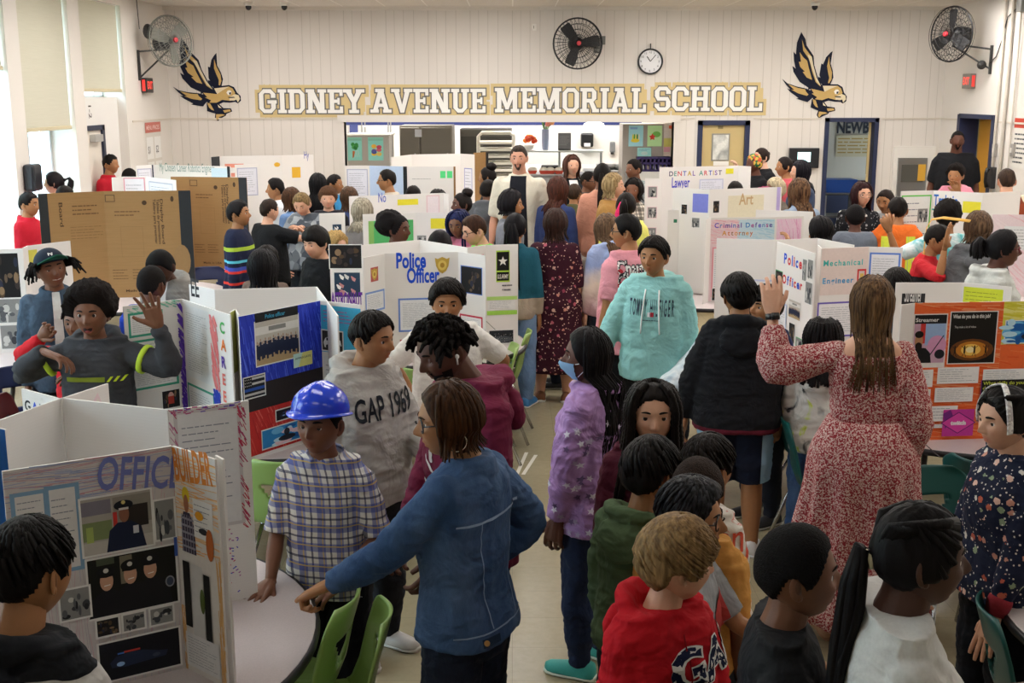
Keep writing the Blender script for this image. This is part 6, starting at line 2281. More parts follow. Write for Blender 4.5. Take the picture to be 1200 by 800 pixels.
def boards():
 global BMAT
 BMAT = board_mats()
 K_ = '#1d4fd0'
 def officer(put, w, h):
  pr = Print()
  pr.rect(0, .0, w, h, '#cfc8c6')
  pr.scrib(.0, .0, w, .12, ['#8f9cc4', '#c98c96', '#b6a9ad', '#a9b0cc'], 120, .002, 0, 2, .3)
  pr.scrib(.18, .1, w, h, ['#d0a9b0', '#b9b6c8'], 90, .0016, 90, 4, .2); pr.scrib(.0, .3, .2, h, ['#b7aeb4', '#cdb3b8'], 60, .0016, 90, 5, .3)
  put('crayon_ground', pr)
  sheet(put, .025, .08, .075, .13, '#7fa3c2', 3, '#dcd9d7', 1); sheet(put, .115, .075, .07, .24, '#7fa3c2', 5, '#dcd9d7', 2); sheet(put, .03, .24, .07, .10, '#7fa3c2', 3, '#dcd9d7', 3)
  title(put, 'OFFICER', w * .52, .095, w * .62, '#6f78b8', .06, 8)
  photo(put, w * .42, .12, w * .42, .17, 'officer'); photo(put, w * .86, .16, w * .12, .12, 'grey', 5)
  photo(put, w * .43, .305, w * .54, .18, 'trio'); photo(put, w * .46, .495, w * .13, .05, 'dark', 3); photo(put, w * .62, .495, w * .13, .05, 'grey', 8); photo(put, w * .79, .495, w * .14, .05, 'grey', 9)
  photo(put, w * .46, .57, w * .5, .12, 'car'); photo(put, .12, .38, .08, .09, 'grey', 12)
  sheet(put, w * .965, .28, w * .02, .06, None, 0, '#3d5ba8', name='paper_strip')
 def builder(put, w, h):
  pr = Print(); pr.rect(0, 0, w, h, '#dcd6cf'); pr.scrib(0, .02, w, h * .45, ['#e9a860', '#e5b98a', '#f0cda0'], 110, .003, 0, 7, .5); pr.scrib(0, .5, w * .1, h, ['#d9a86a'], 30, .003, 90, 2); pr.scrib(w * .9, .3, w, h, ['#d9a86a'], 40, .003, 90, 3)
  put('crayon_ground', pr)
  title(put, 'BUILDER', w * .06, .10, w * .88, '#dd8636', .07, -6)
  photo(put, w * .1, .10, w * .36, .22, 'builder', 1, None)
  sheet(put, w * .44, .14, w * .45, .12, None, 3, '#e9e8e6', 3)
  pr = Print(); pr.ell(w * .58, .19, .02, .014, '#e6a326'); pr.ell(w * .66, .235, .022, .01, '#2d2d35'); put('sketch', pr)
  pr = Print(); pr.rect(w * .12, .35, w * .28, .56, '#1a1a18'); pr.rect(w * .3, .35, w * .58, .58, '#cfcdca'); pr.rect(w * .6, .37, w * .74, .6, '#1a1a18'); pr.ell(w * .55, .46, .012, .04, '#54622c'); pr.ell(w * .8, .27, .018, .05, '#c06a35'); put('photo_print', pr)
  sheet(put, w * .1, .58, w * .78, .11, None, 5, '#dddbda', 5)
 board('project board headed OFFICER with three-officers photo, on the nearest round table', [(2, 552), (202, 522), (253, 538)], prints={0: officer, 1: builder})
 board('grey board flap seen almost edge-on behind the BUILDER panel', [(253, 533), (262, 538)], group=None)
 def confetti(put, w, h):
  sheet(put, w * .1, .02, w * .74, .40, '#cfc7c6', 14, '#e0dddc', 4)
  pr = Print(); pr.scrib(w * .02, .0, w * .9, .02, ['#b9407f', '#6a4bb5'], 40, .003, 0, 2, .06); pr.scrib(w * .0, .0, w * .09, .42, ['#b94a70', '#c98ca6'], 60, .003, 60, 3, .06); pr.scrib(w * .85, .0, w * .95, .45, ['#b94a70', '#c9405a'], 60, .003, 60, 4, .06)
  r = random.Random(5)
  for k in range(260):
   u = w * (.02 + .75 * r.random() ** 2.2); v = .44 + .24 * r.random()
   pr.line([(u, v), (u + .004 + .006 * r.random(), v + .006 * (r.random() - .5) * 2)], .0035, r.choice(['#4b3fc0', '#a5329a', '#d23a6a', '#3a55c8', '#8a34b8']))
  put('marker_confetti', pr)
 board('white board backs with a confetti-bordered worksheet panel, behind the OFFICER board', [(-40, 506), (72, 466), (197, 480), (291, 469)], prints={2: confetti})
 def gamer(put, w, h):
  rainbow(put, 'GAMER', w * .06, .075, .05, ['#222226', '#3355c8', '#8a8d96', '#2aa05c', '#e0c234'], .06, width=w * .9)
 def gsheet(put, w, h):
  pr = Print(); pr.poly([(w * .5, .08), (w * .75, .02), (w * .9, .10)], '#efd6da'); pr.poly([(w * .58, .075), (w * .75, .04), (w * .84, .09)], '#ece4d6'); put('drawing', pr)
 board('project board headed GAMER showing behind the white board backs', [(26, 455), (71, 467), (126, 449)], prints={0: gamer, 1: gsheet})
 q = atz(-6, 500, 1.43)
 board('dark blue board edge at the left picture border behind the OFFICER board', [(-30, 496), (7, 503)], mat=0, prints={0: lambda put, w, h: sheet(put, 0, 0, w, h, None, 0, '#1558a0', name='blue_paper')})
 green = '#3f9f83'
 def c0(put, w, h):
  for (u, v, a, b) in ((.1, .05, .32, .10), (.1, .19, .32, .12), (.1, .33, .45, .09)):
   sheet(put, u * w, v, w * a * 1.6, b, green, 4, '#e9e8e6', int(v * 100))
  photo(put, .55 * w, .46, w * .3, .09, 'dark', 4)
  pr = Print(); pr.ell(.7 * w, .49, .05 * w, .022, '#d9a7a0'); pr.rect(.65 * w, .49, .75 * w, .53, '#b03a30'); pr.scrib(0, .56, w, .7, ['#d98a8a', '#9cc9b0'], 40, .003, 20, 5, .15); pr.scrib(w * .05, .0, w * .95, .04, '#7fc4a8', 24, .004, 20, 2, .1); put('drawing', pr)
  pr = Print(); pr.scrib(.90 * w, .02, 1.0 * w, .62, ['#5b37a8', '#6a43b8'], 80, .008, 55, 3, .09); put('purple_border', pr)
 def c1(put, w, h):
  sheet(put, .06 * w, .02, .52 * w, .37, None, 26, '#e6e5e4', 4)
  sheet(put, .06 * w, .44, .52 * w, .24, green, 8, '#e9e8e6', 9)
  pr = Print(); pr.scrib(.6 * w, .03, .74 * w, .4, ['#e8777a', '#ee8d8a'], 60, .010, 70, 1, .3); pr.scrib(.6 * w, .4, .74 * w, .69, ['#3c45b8', '#3350c8'], 60, .010, 70, 2, .3); put('crayon_border', pr)
  rainbow(put, 'CAREER', .80 * w, .10, .055, ['#59b865', '#ee8136', '#5a3ba0', '#e9776c', '#ec7a6a', '#35a98a'], .07, True, .085)
 board('project board with green-framed sheets and CAREER written down its edge', [(144, 359), (213, 350), (270, 369)], prints={0: c0, 1: c1})
 board('blank white board back standing behind the CAREER and blue-and-red boards', [(222, 333), (252, 339), (371, 336), (396, 370)], prints={0: lambda put, w, h: title(put, 'EE', .02, .06, .08, '#2a2a2e', .05)})
 board('narrow folded board edge with yellow-green lining beside the blue-and-red board', [(269, 366), (276, 362), (280, 369)], prints={0: lambda put, w, h: sheet(put, 0, 0, w, .3, None, 0, '#b9bf6a', name='lining')})
 def b5(put, w, h):
  pr = Print(); pr.rect(0, 0, w, .36, '#2b3fc2'); pr.scrib(0, 0, w, .36, ['#1c2ba6', '#3f56da', '#5c74ea', '#2335b5'], 260, .005, 80, 3, .25); put('blue_crayon', pr)
  pr = Print(); pr.rect(0, .34, w, .47, '#2a2426'); pr.rect(0, .47, w, h - .02, '#c8302e'); pr.scrib(0, .47, w, h - .02, ['#d8443f', '#b52526', '#e56a60'], 160, .004, 70, 5, .3); put('black_and_red_paper', pr)
  photo(put, w * .18, .045, w * .52, .21, 'group')
  pr = Print(); pr.rect(w * .18, .0, w * .7, .045, '#17181a'); pr.text('Police officer', w * .3, .033, .02, '#3a9fc4', .02, w * .24); put('photo_heading', pr)
  photo(put, w * .02, .30, w * .24, .10, 'flag');
  pr = Print(); pr.rect(w * .62, .24, w * .86, .31, '#bfe0d8'); pr.poly([(w * .74, .24), (w * .86, .24), (w * .86, .31), (w * .68, .31)], '#e3e08a'); pr.text('APPRECIATE', w * .64, .27, .01, '#3a4a4a', .02, w * .2); put('paper_note', pr)
  photo(put, w * .38, .50, w * .36, .05, 'car', 3); photo(put, w * .2, .58, w * .6, .09, 'blue', 2)
 def b5r(put, w, h):
  pr = Print(); pr.rect(.02 * w, .02, w, .26, '#45b1dc'); pr.lines(.08 * w, .04, .9 * w, .11, 4, '#a06aa8', .3, .3, 2); put('blue_paper', pr)
  photo(put, .04 * w, .15, .5 * w, .10, 'car_white', 2)
  sheet(put, .05 * w, .28, .92 * w, .4, None, 14, '#e4e3e4', 6)
 board('blue, black and red board with a Police officer group photo', [(279, 371), (375, 352), (423, 357)], prints={0: b5, 1: b5r})
 def astro(put, w, h):
  photo(put, 0, .0, w * .98, .16, 'dark', 9); photo(put, .12 * w, .19, w * .8, .17, 'sky', 4)
  title(put, 'ASTRONAUT', -.0, .425, w * .98, '#6a2f9c', .10); sheet(put, .1 * w, .46, w * .7, .12, None, 4, '#d9e4f0', 5)
 board('project board reading ASTRONAUT in purple, left of the Police Officer board', [(386, 287), (424, 287), (492, 281)], prints={0: astro})
 def army(put, w, h):
  pr = Print(); pr.rect(w * .32, .04, w * .74, .26, '#b6d94c'); pr.rect(w * .34, .05, w * .72, .18, '#191a18')
  cu, cv, rr = w * .53, .115, min(w * .15, .055)
  pr.poly([(cu + rr * (1 if k % 2 == 0 else .42) * math.sin(k * PI / 5), cv - rr * (1 if k % 2 == 0 else .42) * math.cos(k * PI / 5)) for k in range(10)], '#efece2')
  pr.rect(w * .34, .19, w * .72, .25, '#191a18'); pr.text('U.S.ARMY', w * .36, .235, .03, '#e8e4d8', .04, w * .34); put('army_emblem', pr)
  pr = Print(); pr.rect(.03 * w, .36, w * .97, .385, '#b9e27a'); pr.rect(.03 * w, .46, w * .97, .49, '#a9dd5a'); pr.line([(0, .53), (w * .45, .63), (w * .9, .70)], .004, '#7f8378'); pr.line([(w * .1, .66), (w * .4, .69)], .003, '#8a8f84'); put('green_strips', pr)
  sheet(put, .06 * w, .39, w * .85, .065, None, 3, '#ecebe8', 3);
  pr = Print(); pr.lines(w * .5, .27, w * .82, .33, 2, '#5a5a60', .3, .2); put('handwriting', pr)
 def armyphoto(put, w, h): army(put, w, h); photo(put, w * .1, .60, w * .75, .09, 'stadium', 3)
 def flagit(put, w, h):
  pr = Print()
  for k, c in enumerate(('#2f9a6a', '#efece6', '#d23a3a')): pr.rect(w * (.2 + .22 * k), .06, w * (.42 + .22 * k), .12, c)
  put('flag_drawing', pr)
 board('board with a black army star emblem, right of the Police Officer board', [(492, 281), (548, 290), (569, 287), (607, 286)], prints={1: flagit, 2: armyphoto})
 def po(put, w, h):
  title(put, 'Police', w * .16, .095, w * .40, K_, .10); title(put, 'Officer', w * .30, .195, w * .44, K_, .09)
  photo(put, w * .68, .03, w * .2, .11, 'badge', 1, None)
  sheet(put, w * .2, .31, w * .55, .2, '#6f8fd6', 9, '#ebeaea', 2); photo(put, w * .2, .58, w * .25, .11, 'dark', 6, '#c23a4a')
 def pol(put, w, h):
  photo(put, w * .35, .08, w * .3, .08, 'badge', 1, '#c2605c'); sheet(put, w * .1, .24, w * .8, .11, '#7f9fdc', 4, '#ebeaea', 3); photo(put, w * .12, .42, w * .8, .09, 'dark', 8, '#c23a4a')
 def por(put, w, h):
  photo(put, w * .12, .09, w * .75, .17, 'dark', 11, '#5f7fc8'); sheet(put, w * .1, .42, w * .75, .12, '#c83a52', 5, '#f0eeee', 4); sheet(put, w * .1, .62, w * .75, .06, '#c83a52', 2, '#f0eeee', 5)
 board('white board titled Police Officer in blue behind the boy in the white tee', [(425, 302), (450, 297), (537, 295), (569, 299)], prints={0: pol, 1: po, 2: por})
 def carton(put, w, h, flip=False):
  ink = '#6a4b2b'
  pr = Print()
  pr.text('Project Display Board', w * .60, .26, .02, '#4a3520', .03, w * .9, -90) if False else None
  for k in range(3): pr.text(['Display Board', 'Tableau de presentation', 'Tablero para presentar'][k], w * (.70 - .045 * k), .07, .022, '#4a3520', .03, min(.42, h * .42), 90)
  pr.lines(w * .12, .16, w * .45, .22, 2, ink, .3); pr.frame(w * .18, .3, w * .46, .56, .003, '#8d6a42'); pr.lines(w * .05, .66, w * .24, .76, 4, ink, .25); pr.lines(w * .3, .66, w * .5, .76, 4, ink, .25)
  pr.ell(w * .5, .1, .02, .02, '#4a3520'); pr.frame(.01, .03, .09, .09, .006, '#5a4128'); pr.ell(w * .85, .07, .014, .024, '#4a3520'); pr.text('Made in USA', w * .2, .86, .02, '#4a3520', .02, w * .35)
  put('carton_print', pr)
 def carton_l(put, w, h):
  pr = Print(); pr.lines(w * .5, .1, w * .9, .2, 3, '#6a4b2b', .3); pr.lines(w * .45, .28, w * .95, .4, 5, '#7d5c36', .2); pr.rect(0, .0, w * .14, h * .75, '#2c2d2f'); pr.ell(w * .16, .62, w * .14, .09, '#9a774e', 20, 90, 270) ; pr.text('Board', w * .3, .08, .03, '#4a3520', .02, .2, 90); put('carton_print', pr)
 def dark_edge(put, w, h): sheet(put, 0, 0, w, h, None, 0, '#2b2d30', name='dark_tape')
 def carton_r(put, w, h):
  carton(put, w * .92, h)
  pr = Print(); pr.rect(w * .86, 0, w, h, '#2b2d30'); pr.ell(w * .86, .60, w * .10, .14, '#98764d'); put('dark_tape', pr)
 board('brown cardboard display board seen from behind at the left, nearest of the cardboard ones', [(44, 227), (121, 224), (223, 223)], 1.64, .91, {0: carton_l, 1: carton_r}, 1)
 board('brown cardboard display board with black edge behind the striped-sweater boy', [(200, 207), (221, 207), (289, 208)], 1.64, .91, {1: carton_r}, 1)
 def pinkf(put, w, h): sheet(put, w * .1, .02, w * .8, .5, '#dd9aa4', 6, '#e9e6ea', 4)
 W = lambda put, w, h: sheet(put, w * .12, .05, w * .76, .3, '#b8b9cc', 5, '#e7e6ee', 3)
 board('white board with a pink-framed sheet above the nearest cardboard board', [(131, 208), (143, 207), (171, 207), (206, 211)], 1.64, .91, {1: pinkf, 2: W})
 def chosen(put, w, h):
  title(put, 'My Chosen Career Robotics Engineer', w * .1, .07, w * .7, '#6f8f86', .0); sheet(put, w * .76, .02, w * .2, .2, None, 0, '#cfe4ef', name='blue_paper'); sheet(put, 0, .0, .02, .4, None, 0, '#2c3350', name='dark_tape'); sheet(put, w * .96, 0, w * .035, .4, None, 0, '#22242a', name='dark_tape')
 board('white board with My Chosen Career handwriting behind the cardboard boards', [(159, 194), (178, 193), (270, 195)], 1.64, .91, {0: W, 1: chosen})
 def redlist(put, w, h):
  pr = Print()
  for k in range(3): pr.rect(w * .08, .1 + .12 * k, w * .38, .15 + .12 * k, '#e2907a')
  pr.rect(w * .44, .12, w * .56, .24, '#d87a8a'); pr.ell(w * .92, .12, .04, .03, '#e8b43a'); put('coloured_strips', pr)
 board('wide white boards with orange strips by the far wall, left of the serving hatch', [(247, 184), (257, 183), (330, 182), (367, 181)], 1.64, .91, {0: dark_edge, 1: redlist, 2: lambda put, w, h: (title(put, 'Hy', w * .7, .05, .07, '#5a62b0', .02), sheet(put, w * .3, .16, .12, .14, None, 0, '#e8b43a', name='orange_note'))})
 board('narrow white panel with framed drawings beside the striped-sweater boy', [(275, 193), (303, 192)], 1.64, .91, {0: W})
 def lightblue(put, w, h): sheet(put, 0, 0, w, h * .8, None, 0, '#c3d4ee', name='blue_paper'); sheet(put, w * .9, 0, w * .1, h, None, 0, '#1c1d20', name='dark_tape')
 def greens(put, w, h):
  pr = Print(); pr.rect(w * .68, .05, w * .79, .13, '#5fe28a'); pr.rect(w * .82, .05, w * .93, .13, '#5fe28a'); pr.lines(.1 * w, .12, .5 * w, .17, 1, '#b9b6b2', .15); put('green_notes', pr); sheet(put, w * .955, 0, w * .04, h, None, 0, '#8f6a3e', name='brown_edge')
 board('white board with a pale blue panel behind the man in glasses', [(404, 194), (433, 194), (477, 195), (534, 195)], 1.64, .91, {0: W, 1: lightblue, 2: greens})
 board('white board with dark fold in front of the pan rack', [(458, 184), (482, 181), (540, 180), (556, 181)], 1.64, .91, {2: lambda put, w, h: sheet(put, w * .3, .2, w * .5, .3, '#8f93c8', 3, '#e6e6ee', 4)})
 board('brown cardboard flap with black tape beside the pan rack', [(555, 179), (572, 178)], 1.64, .91, {0: lambda put, w, h: sheet(put, w * .82, 0, w * .18, h, None, 0, '#232426', name='dark_tape')}, 1)
 yel = lambda put, w, h: (title(put, 'No', w * .3, .07, w * .08, '#6a78c8', .04), sheet(put, w * .5, .05, w * .22, .06, None, 0, '#e8dc3a', name='yellow_letters'), sheet(put, w * .82, .03, w * .12, .2, '#e8c9cc', 0, '#efe2e4'))
 board('white board with yellow lettering strip above the green one', [(409, 230), (520, 226), (526, 228)], prints={0: yel})
 def cons(put, w, h):
  pr = Print(); pr.rect(w * .1, .06, w * .95, .5, '#58b56c'); pr.rect(w * .1, .06, w * .2, .5, '#8fc06a'); pr.text('COMEDIAN', w * .3, .36, .08, '#20402a', .03, w * .75); put('green_paper', pr)
 board('green-papered board behind the girl with the big hair puff', [(425, 251), (487, 249), (502, 249), (527, 249)], prints={0: cons, 2: lambda put, w, h: sheet(put, w * .1, .05, w * .8, .09, None, 0, '#e8dc3a', name='yellow_letters'), 1: lambda put, w, h: photo(put, w * .1, .2, w * .7, .1, 'grey', 3)})
 board('small white board with sketches beside the boy in the black hoodie', [(374, 250), (404, 249)], prints={0: lambda put, w, h: photo(put, w * .5, .1, w * .35, .12, 'sky', 2)})
 def pics(put, w, h): photo(put, w * .1, .03, w * .75, .30, 'dark', 21); photo(put, w * .15, .34, w * .75, .16, 'grey', 4); photo(put, w * .15, .52, w * .75, .16, 'grey', 6)
 board('white board with dark photos at the left edge behind the boy in the green-brimmed cap', [(-14, 292), (26, 291), (32, 288), (82, 282)], prints={0: pics, 2: lambda put, w, h: sheet(put, w * .0, .03, w * .2, .12, None, 0, '#d8cf5a', name='yellow_letters')})
 col6 = ['#3a3a5a', '#4a9a8a', '#d23a4a', '#3f58b8', '#c9a83a', '#7a4aa8']
 def art(put, w, h): rainbow(put, 'DENTAL ARTIST', w * .12, .10, .055, col6, .03, width=w * .7); sheet(put, w * .84, .03, w * .1, .06, None, 0, '#e8dc3a', name='yellow_star')
 board('white board with small coloured capitals in front of the gold door', [(773, 196), (865, 194), (880, 195)], 1.64, .91, {0: art})
 def laser(put, w, h): title(put, 'Lawyer', w * .15, .09, w * .28, '#5a5ac8', .06); sheet(put, w * .6, .03, w * .35, .12, '#c9cbe0', 3, '#e6e6f0', 5)
 def col_notes(put, w, h):
  for k in range(4): photo(put, w * .2, .08 + .2 * k, w * .5, .1, 'grey', k + 2, '#e6c8cc')
 board('white board titled Lawyer with a column of small pictures, behind the blue-purple one', [(756, 209), (776, 209), (850, 207)], 1.64, .91, {1: laser, 0: col_notes})
 def purp(put, w, h): sheet(put, w * .55, .04, w * .42, .16, None, 0, '#7f86d8', name='purple_lettering'); photo(put, w * .25, .14, w * .15, .08, 'dark', 3); photo(put, w * .55, .25, w * .2, .08, 'grey', 5)
 def mug(put, w, h): photo(put, w * .05, .1, w * .08, .1, 'dark', 5); sheet(put, w * .25, .06, w * .5, .2, None, 0, '#e6dcc0', name='tan_paper'); title(put, 'Art', w * .4, .14, w * .2, '#c9a77a', .05); sheet(put, w * .93, .0, w * .05, .35, None, 0, '#b9a8d8', name='purple_strip')
 board('board with a blue-purple lettered sheet in front of the pink-haired girl', [(789, 220), (832, 222), (916, 219)], 1.64, .91, {0: purp, 1: mug})
 board('tall blank white board back right of the boy in the teal hoodie', [(783, 246), (831, 246)], 1.45, .73, {0: lambda put, w, h: (sheet(put, w * .3, .1, w * .6, .7, '#d9d4d0', 0, '#e3deda'), sheet(put, w * .14, .08, .03, .03, None, 0, '#2f7f5a', name='green_dot'), sheet(put, w * .1, .7, .03, .03, None, 0, '#2f7f5a', name='green_dot'))})
 def crim(put, w, h):
  pr = Print(); pr.rect(0, .02, w * .45, h, '#f2d6da'); pr.rect(w * .42, .02, w, .24, '#cfe3ec'); pr.scrib(0, .02, w * .45, .22, ['#efb3bd', '#f4c9cc'], 50, .005, 10, 2); pr.scrib(w * .45, .02, w, .24, ['#a9d3e6', '#bfe0ea'], 50, .005, 10, 3); put('crayon_ground', pr)
  rainbow(put, 'Criminal Defense', w * .06, .085, .055, ['#5b4fc8', '#4a8ac8', '#b0489a', '#5a3ba0'], .04, width=w * .92); rainbow(put, 'Attorney', w * .18, .15, .05, ['#e09a3a', '#d9743a', '#9a6a4a'], .03, width=w * .5)
  sheet(put, w * .06, .26, w * .3, .4, '#ee9aa8', 9, '#eeecec', 3); photo(put, w * .06, .6, w * .1, .1, 'dark', 2)
 def pinkp(put, w, h):
  pr = Print(); pr.rect(.02, .02, w - .02, h, '#f0cfe0'); pr.scrib(.02, .02, w - .02, .4, ['#e6a3c8', '#f2c0dc'], 60, .005, 80, 3); put('crayon_ground', pr); photo(put, w * .2, .2, w * .6, .12, 'grey', 7)
 board('pastel board titled Criminal Defense Attorney', [(827, 257), (833, 255), (908, 254), (942, 253)], 1.43, .71, {1: crim, 2: pinkp})
 board('white board back standing behind the Criminal Defense board', [(833, 246), (868, 245), (953, 248)], 1.45, .73)
 board('large blank white board backs in front of the Criminal Defense board', [(840, 279), (909, 281), (958, 279), (1001, 287)], 1.43, .71, {0: lambda put, w, h: sheet(put, w * .5, .3, w * .48, .36, '#c9cbe6', 0, '#e9e7e6')})
 def pol2(put, w, h):
  rainbow(put, 'Police', w * .22, .13, .085, [K_, '#d8373a', K_, '#d8373a'], .08, width=w * .5); rainbow(put, 'Officer', w * .2, .27, .085, ['#d8373a', K_], .08, width=w * .55)
  photo(put, w * .02, .2, w * .18, .18, 'dark', 3, '#57b070'); photo(put, w * .72, .06, w * .1, .14, 'grey', 4); photo(put, w * .85, .05, w * .12, .12, 'grey', 5); photo(put, w * .82, .2, w * .16, .14, 'grey', 6); photo(put, w * .42, .36, w * .3, .12, 'group'); photo(put, w * .46, .52, w * .14, .13, 'dark', 8); sheet(put, w * .05, .42, w * .3, .18, '#b9c3de', 5, '#eae9ea', 4); photo(put, w * .66, .6, w * .15, .1, 'grey', 9, '#57b070')
 board('angled board with Police Officer in red and blue letters beside the boys in dark hoodies', [(911, 283), (956, 297)], prints={0: pol2})
 def mech(put, w, h):
  pr = Print(); pr.rect(0, .0, w, .32, '#e6d3cb'); put('pink_paper', pr)
  rainbow(put, 'Mechanical', w * .05, .12, .06, ['#3fb8b0', '#49c0b8'], .05, width=w * .86); rainbow(put, 'Engineer', w * .05, .24, .06, ['#4aa8d8', '#3f9ad0'], .05, width=w * .68)
  pr = Print(); pr.frame(w * .78, .15, w * .97, .28, .012, '#d83a3a'); pr.rect(w * .84, .18, w * .92, .22, '#e8c05a'); put('crane_drawing', pr)
  sheet(put, .0, .38, w * .95, .22, '#6f5fb8', 6, '#eceaea', 6)
 def bluef(put, w, h): sheet(put, w * .1, .05, w * .8, .24, '#5f86d8', 6, '#eeedf0', 3); sheet(put, w * .1, .35, w * .8, .3, '#5f86d8', 6, '#eeedf0', 4)
 board('board titled Mechanical Engineer in turquoise letters', [(959, 287), (963, 291), (1018, 289), (1058, 290)], prints={1: mech, 2: bluef})
 def trash(put, w, h): sheet(put, w * .06, .05, w * .85, .4, '#5fc84a', 3, '#e9e8e4', 2); photo(put, w * .55, .16, w * .3, .12, 'grey', 3); photo(put, w * .25, .5, w * .5, .09, 'grey', 6)
 def trash2(put, w, h): title(put, 'Trabajo', w * .02, .13, w * .5, '#2f6fc8', .06); sheet(put, w * .62, .08, w * .36, .1, None, 0, '#e8dc3a', name='yellow_letters'); photo(put, w * .05, .5, w * .25, .1, 'grey', 9); sheet(put, 0, .16, w * .55, .015, None, 0, '#4aa89a', name='teal_strip')
 board('green and white board behind the child in the orange safety vest', [(1056, 224), (1094, 223), (1152, 226), (1196, 224)], 1.60, .91, {0: trash, 1: trash2})
 def pinkb(put, w, h):
  pr = Print(); pr.rect(0, 0, w, h, '#f2dde2'); pr.scrib(0, 0, w, h, ['#f0c3cd', '#f7e4e8'], 90, .008, 40, 3, .3); put('crayon_ground', pr); sheet(put, w * .2, .1, w * .5, .2, None, 3, '#efeef0', 4)
 board('pink-washed board at the right edge behind the girl in glasses', [(1163, 251), (1240, 252)], prints={0: pinkb})
 board('white board back behind the orange streamer board', [(1050, 331), (1128, 331), (1186, 336)], prints={0: lambda put, w, h: (sheet(put, w * .1, .06, w * .35, .06, None, 0, '#2a2a2c', name='dark_label'), title(put, 'Streamer', w * .14, .105, w * .26, '#e9e6e2', .03)), 1: lambda put, w, h: (sheet(put, w * .04, .02, w * .8, .2, None, 4, '#d9e33c', 3, 'yellow_note', None, '#8a9a2a'))})
 def stream(put, w, h):
  pr = Print(); pr.rect(0, 0, w * .62, h, '#ee6a34'); pr.scrib(0, 0, w * .62, h, ['#f2814a', '#e85a22', '#f49a6a'], 240, .005, 5, 3, .25); pr.rect(w * .62, 0, w, .22, '#e3da55'); pr.scrib(w * .62, 0, w, .22, ['#efe88a', '#d9cf3c'], 70, .006, 5, 4, .3); pr.rect(w * .62, .22, w, h, '#ee6a34'); pr.scrib(w * .62, .22, w, h, ['#f2814a', '#e85a22'], 90, .005, 5, 6, .25); put('crayon_ground', pr)
  pr = Print(); pr.rect(.0, .055, w * .235, .33, '#e9e4de'); pr.rect(.005, .06, w * .228, .105, '#161618'); pr.text('Streamer', .01, .095, .02, '#eceae6', .02, w * .16); put('photo_heading', pr)
  photo(put, .005, .105, w * .22, .20, 'streamer', 1, None)
  pr = Print(); pr.rect(w * .25, .045, w * .585, .315, '#ece8e2'); pr.rect(w * .257, .05, w * .578, .31, '#17130f'); pr.text('What do you do in this job?', w * .27, .08, .02, '#f0eeea', .02, w * .26); pr.text('They make a lot of videos', w * .285, .13, .012, '#d9d6d0', .0, w * .15); put('photo_heading', pr)
  photo(put, w * .259, .14, w * .317, .165, 'jump', 1, None)
  photo(put, w * .645, .10, w * .35, .11, 'blue', 4)
  for (a, b, c, d_, k) in ((.0, .34, .16, .09, 3), (.19, .33, .29, .085, 3), (.51, .345, .31, .075, 3), (.18, .435, .27, .075, 4), (.0, .44, .15, .10, 3), (.15, .53, .2, .08, 2), (.16, .625, .2, .02, 1)):
   sheet(put, w * a, b, w * c, d_, None, k, '#efedea', int(b * 100))
  pr = Print(); pr.rect(w * .50, .40, w, .62, '#8a3a86'); pr.rect(w * .505, .40, w * .97, .48, '#171512'); pr.text('What skills do you need to', w * .515, .425, .018, '#c9d64a', .02, w * .42); pr.text('do this job?', w * .515, .45, .018, '#c9d64a', .02, w * .19); pr.text('must be good at talking', w * .53, .472, .01, '#d0c84a', .01, w * .3); pr.rect(w * .505, .5, w * .97, .615, '#22283c'); pr.ell(w * .72, .55, .06, .03, '#3f86b8'); pr.ell(w * .84, .56, .05, .03, '#b8405a'); put('skills_sheet', pr)
  pr = Print(); c = (w * .36, .62)
  pr.rect(w * .25, .55, w * .47, .69, '#c93a9a'); pr.poly([(w * .25, .57), (w * .30, .55), (w * .33, .6), (w * .27, .65)], '#7a2a86'); pr.poly([(c[0] - .09, c[1]), (c[0], c[1] - .055), (c[0] + .09, c[1]), (c[0], c[1] + .055)], '#e048a8'); pr.line([(c[0] - .09, c[1]), (c[0], c[1] - .055), (c[0] + .09, c[1]), (c[0], c[1] + .055), (c[0] - .09, c[1])], .004, '#5a1f6a'); pr.text('twitch', w * .305, .63, .02, '#f6eef2', .10, w * .11); put('logo_print', pr)
 board('orange and yellow streamer board with black photo sheets on the folding table', [(1056, 357), (1072, 355), (1240, 352)], prints={1: stream})
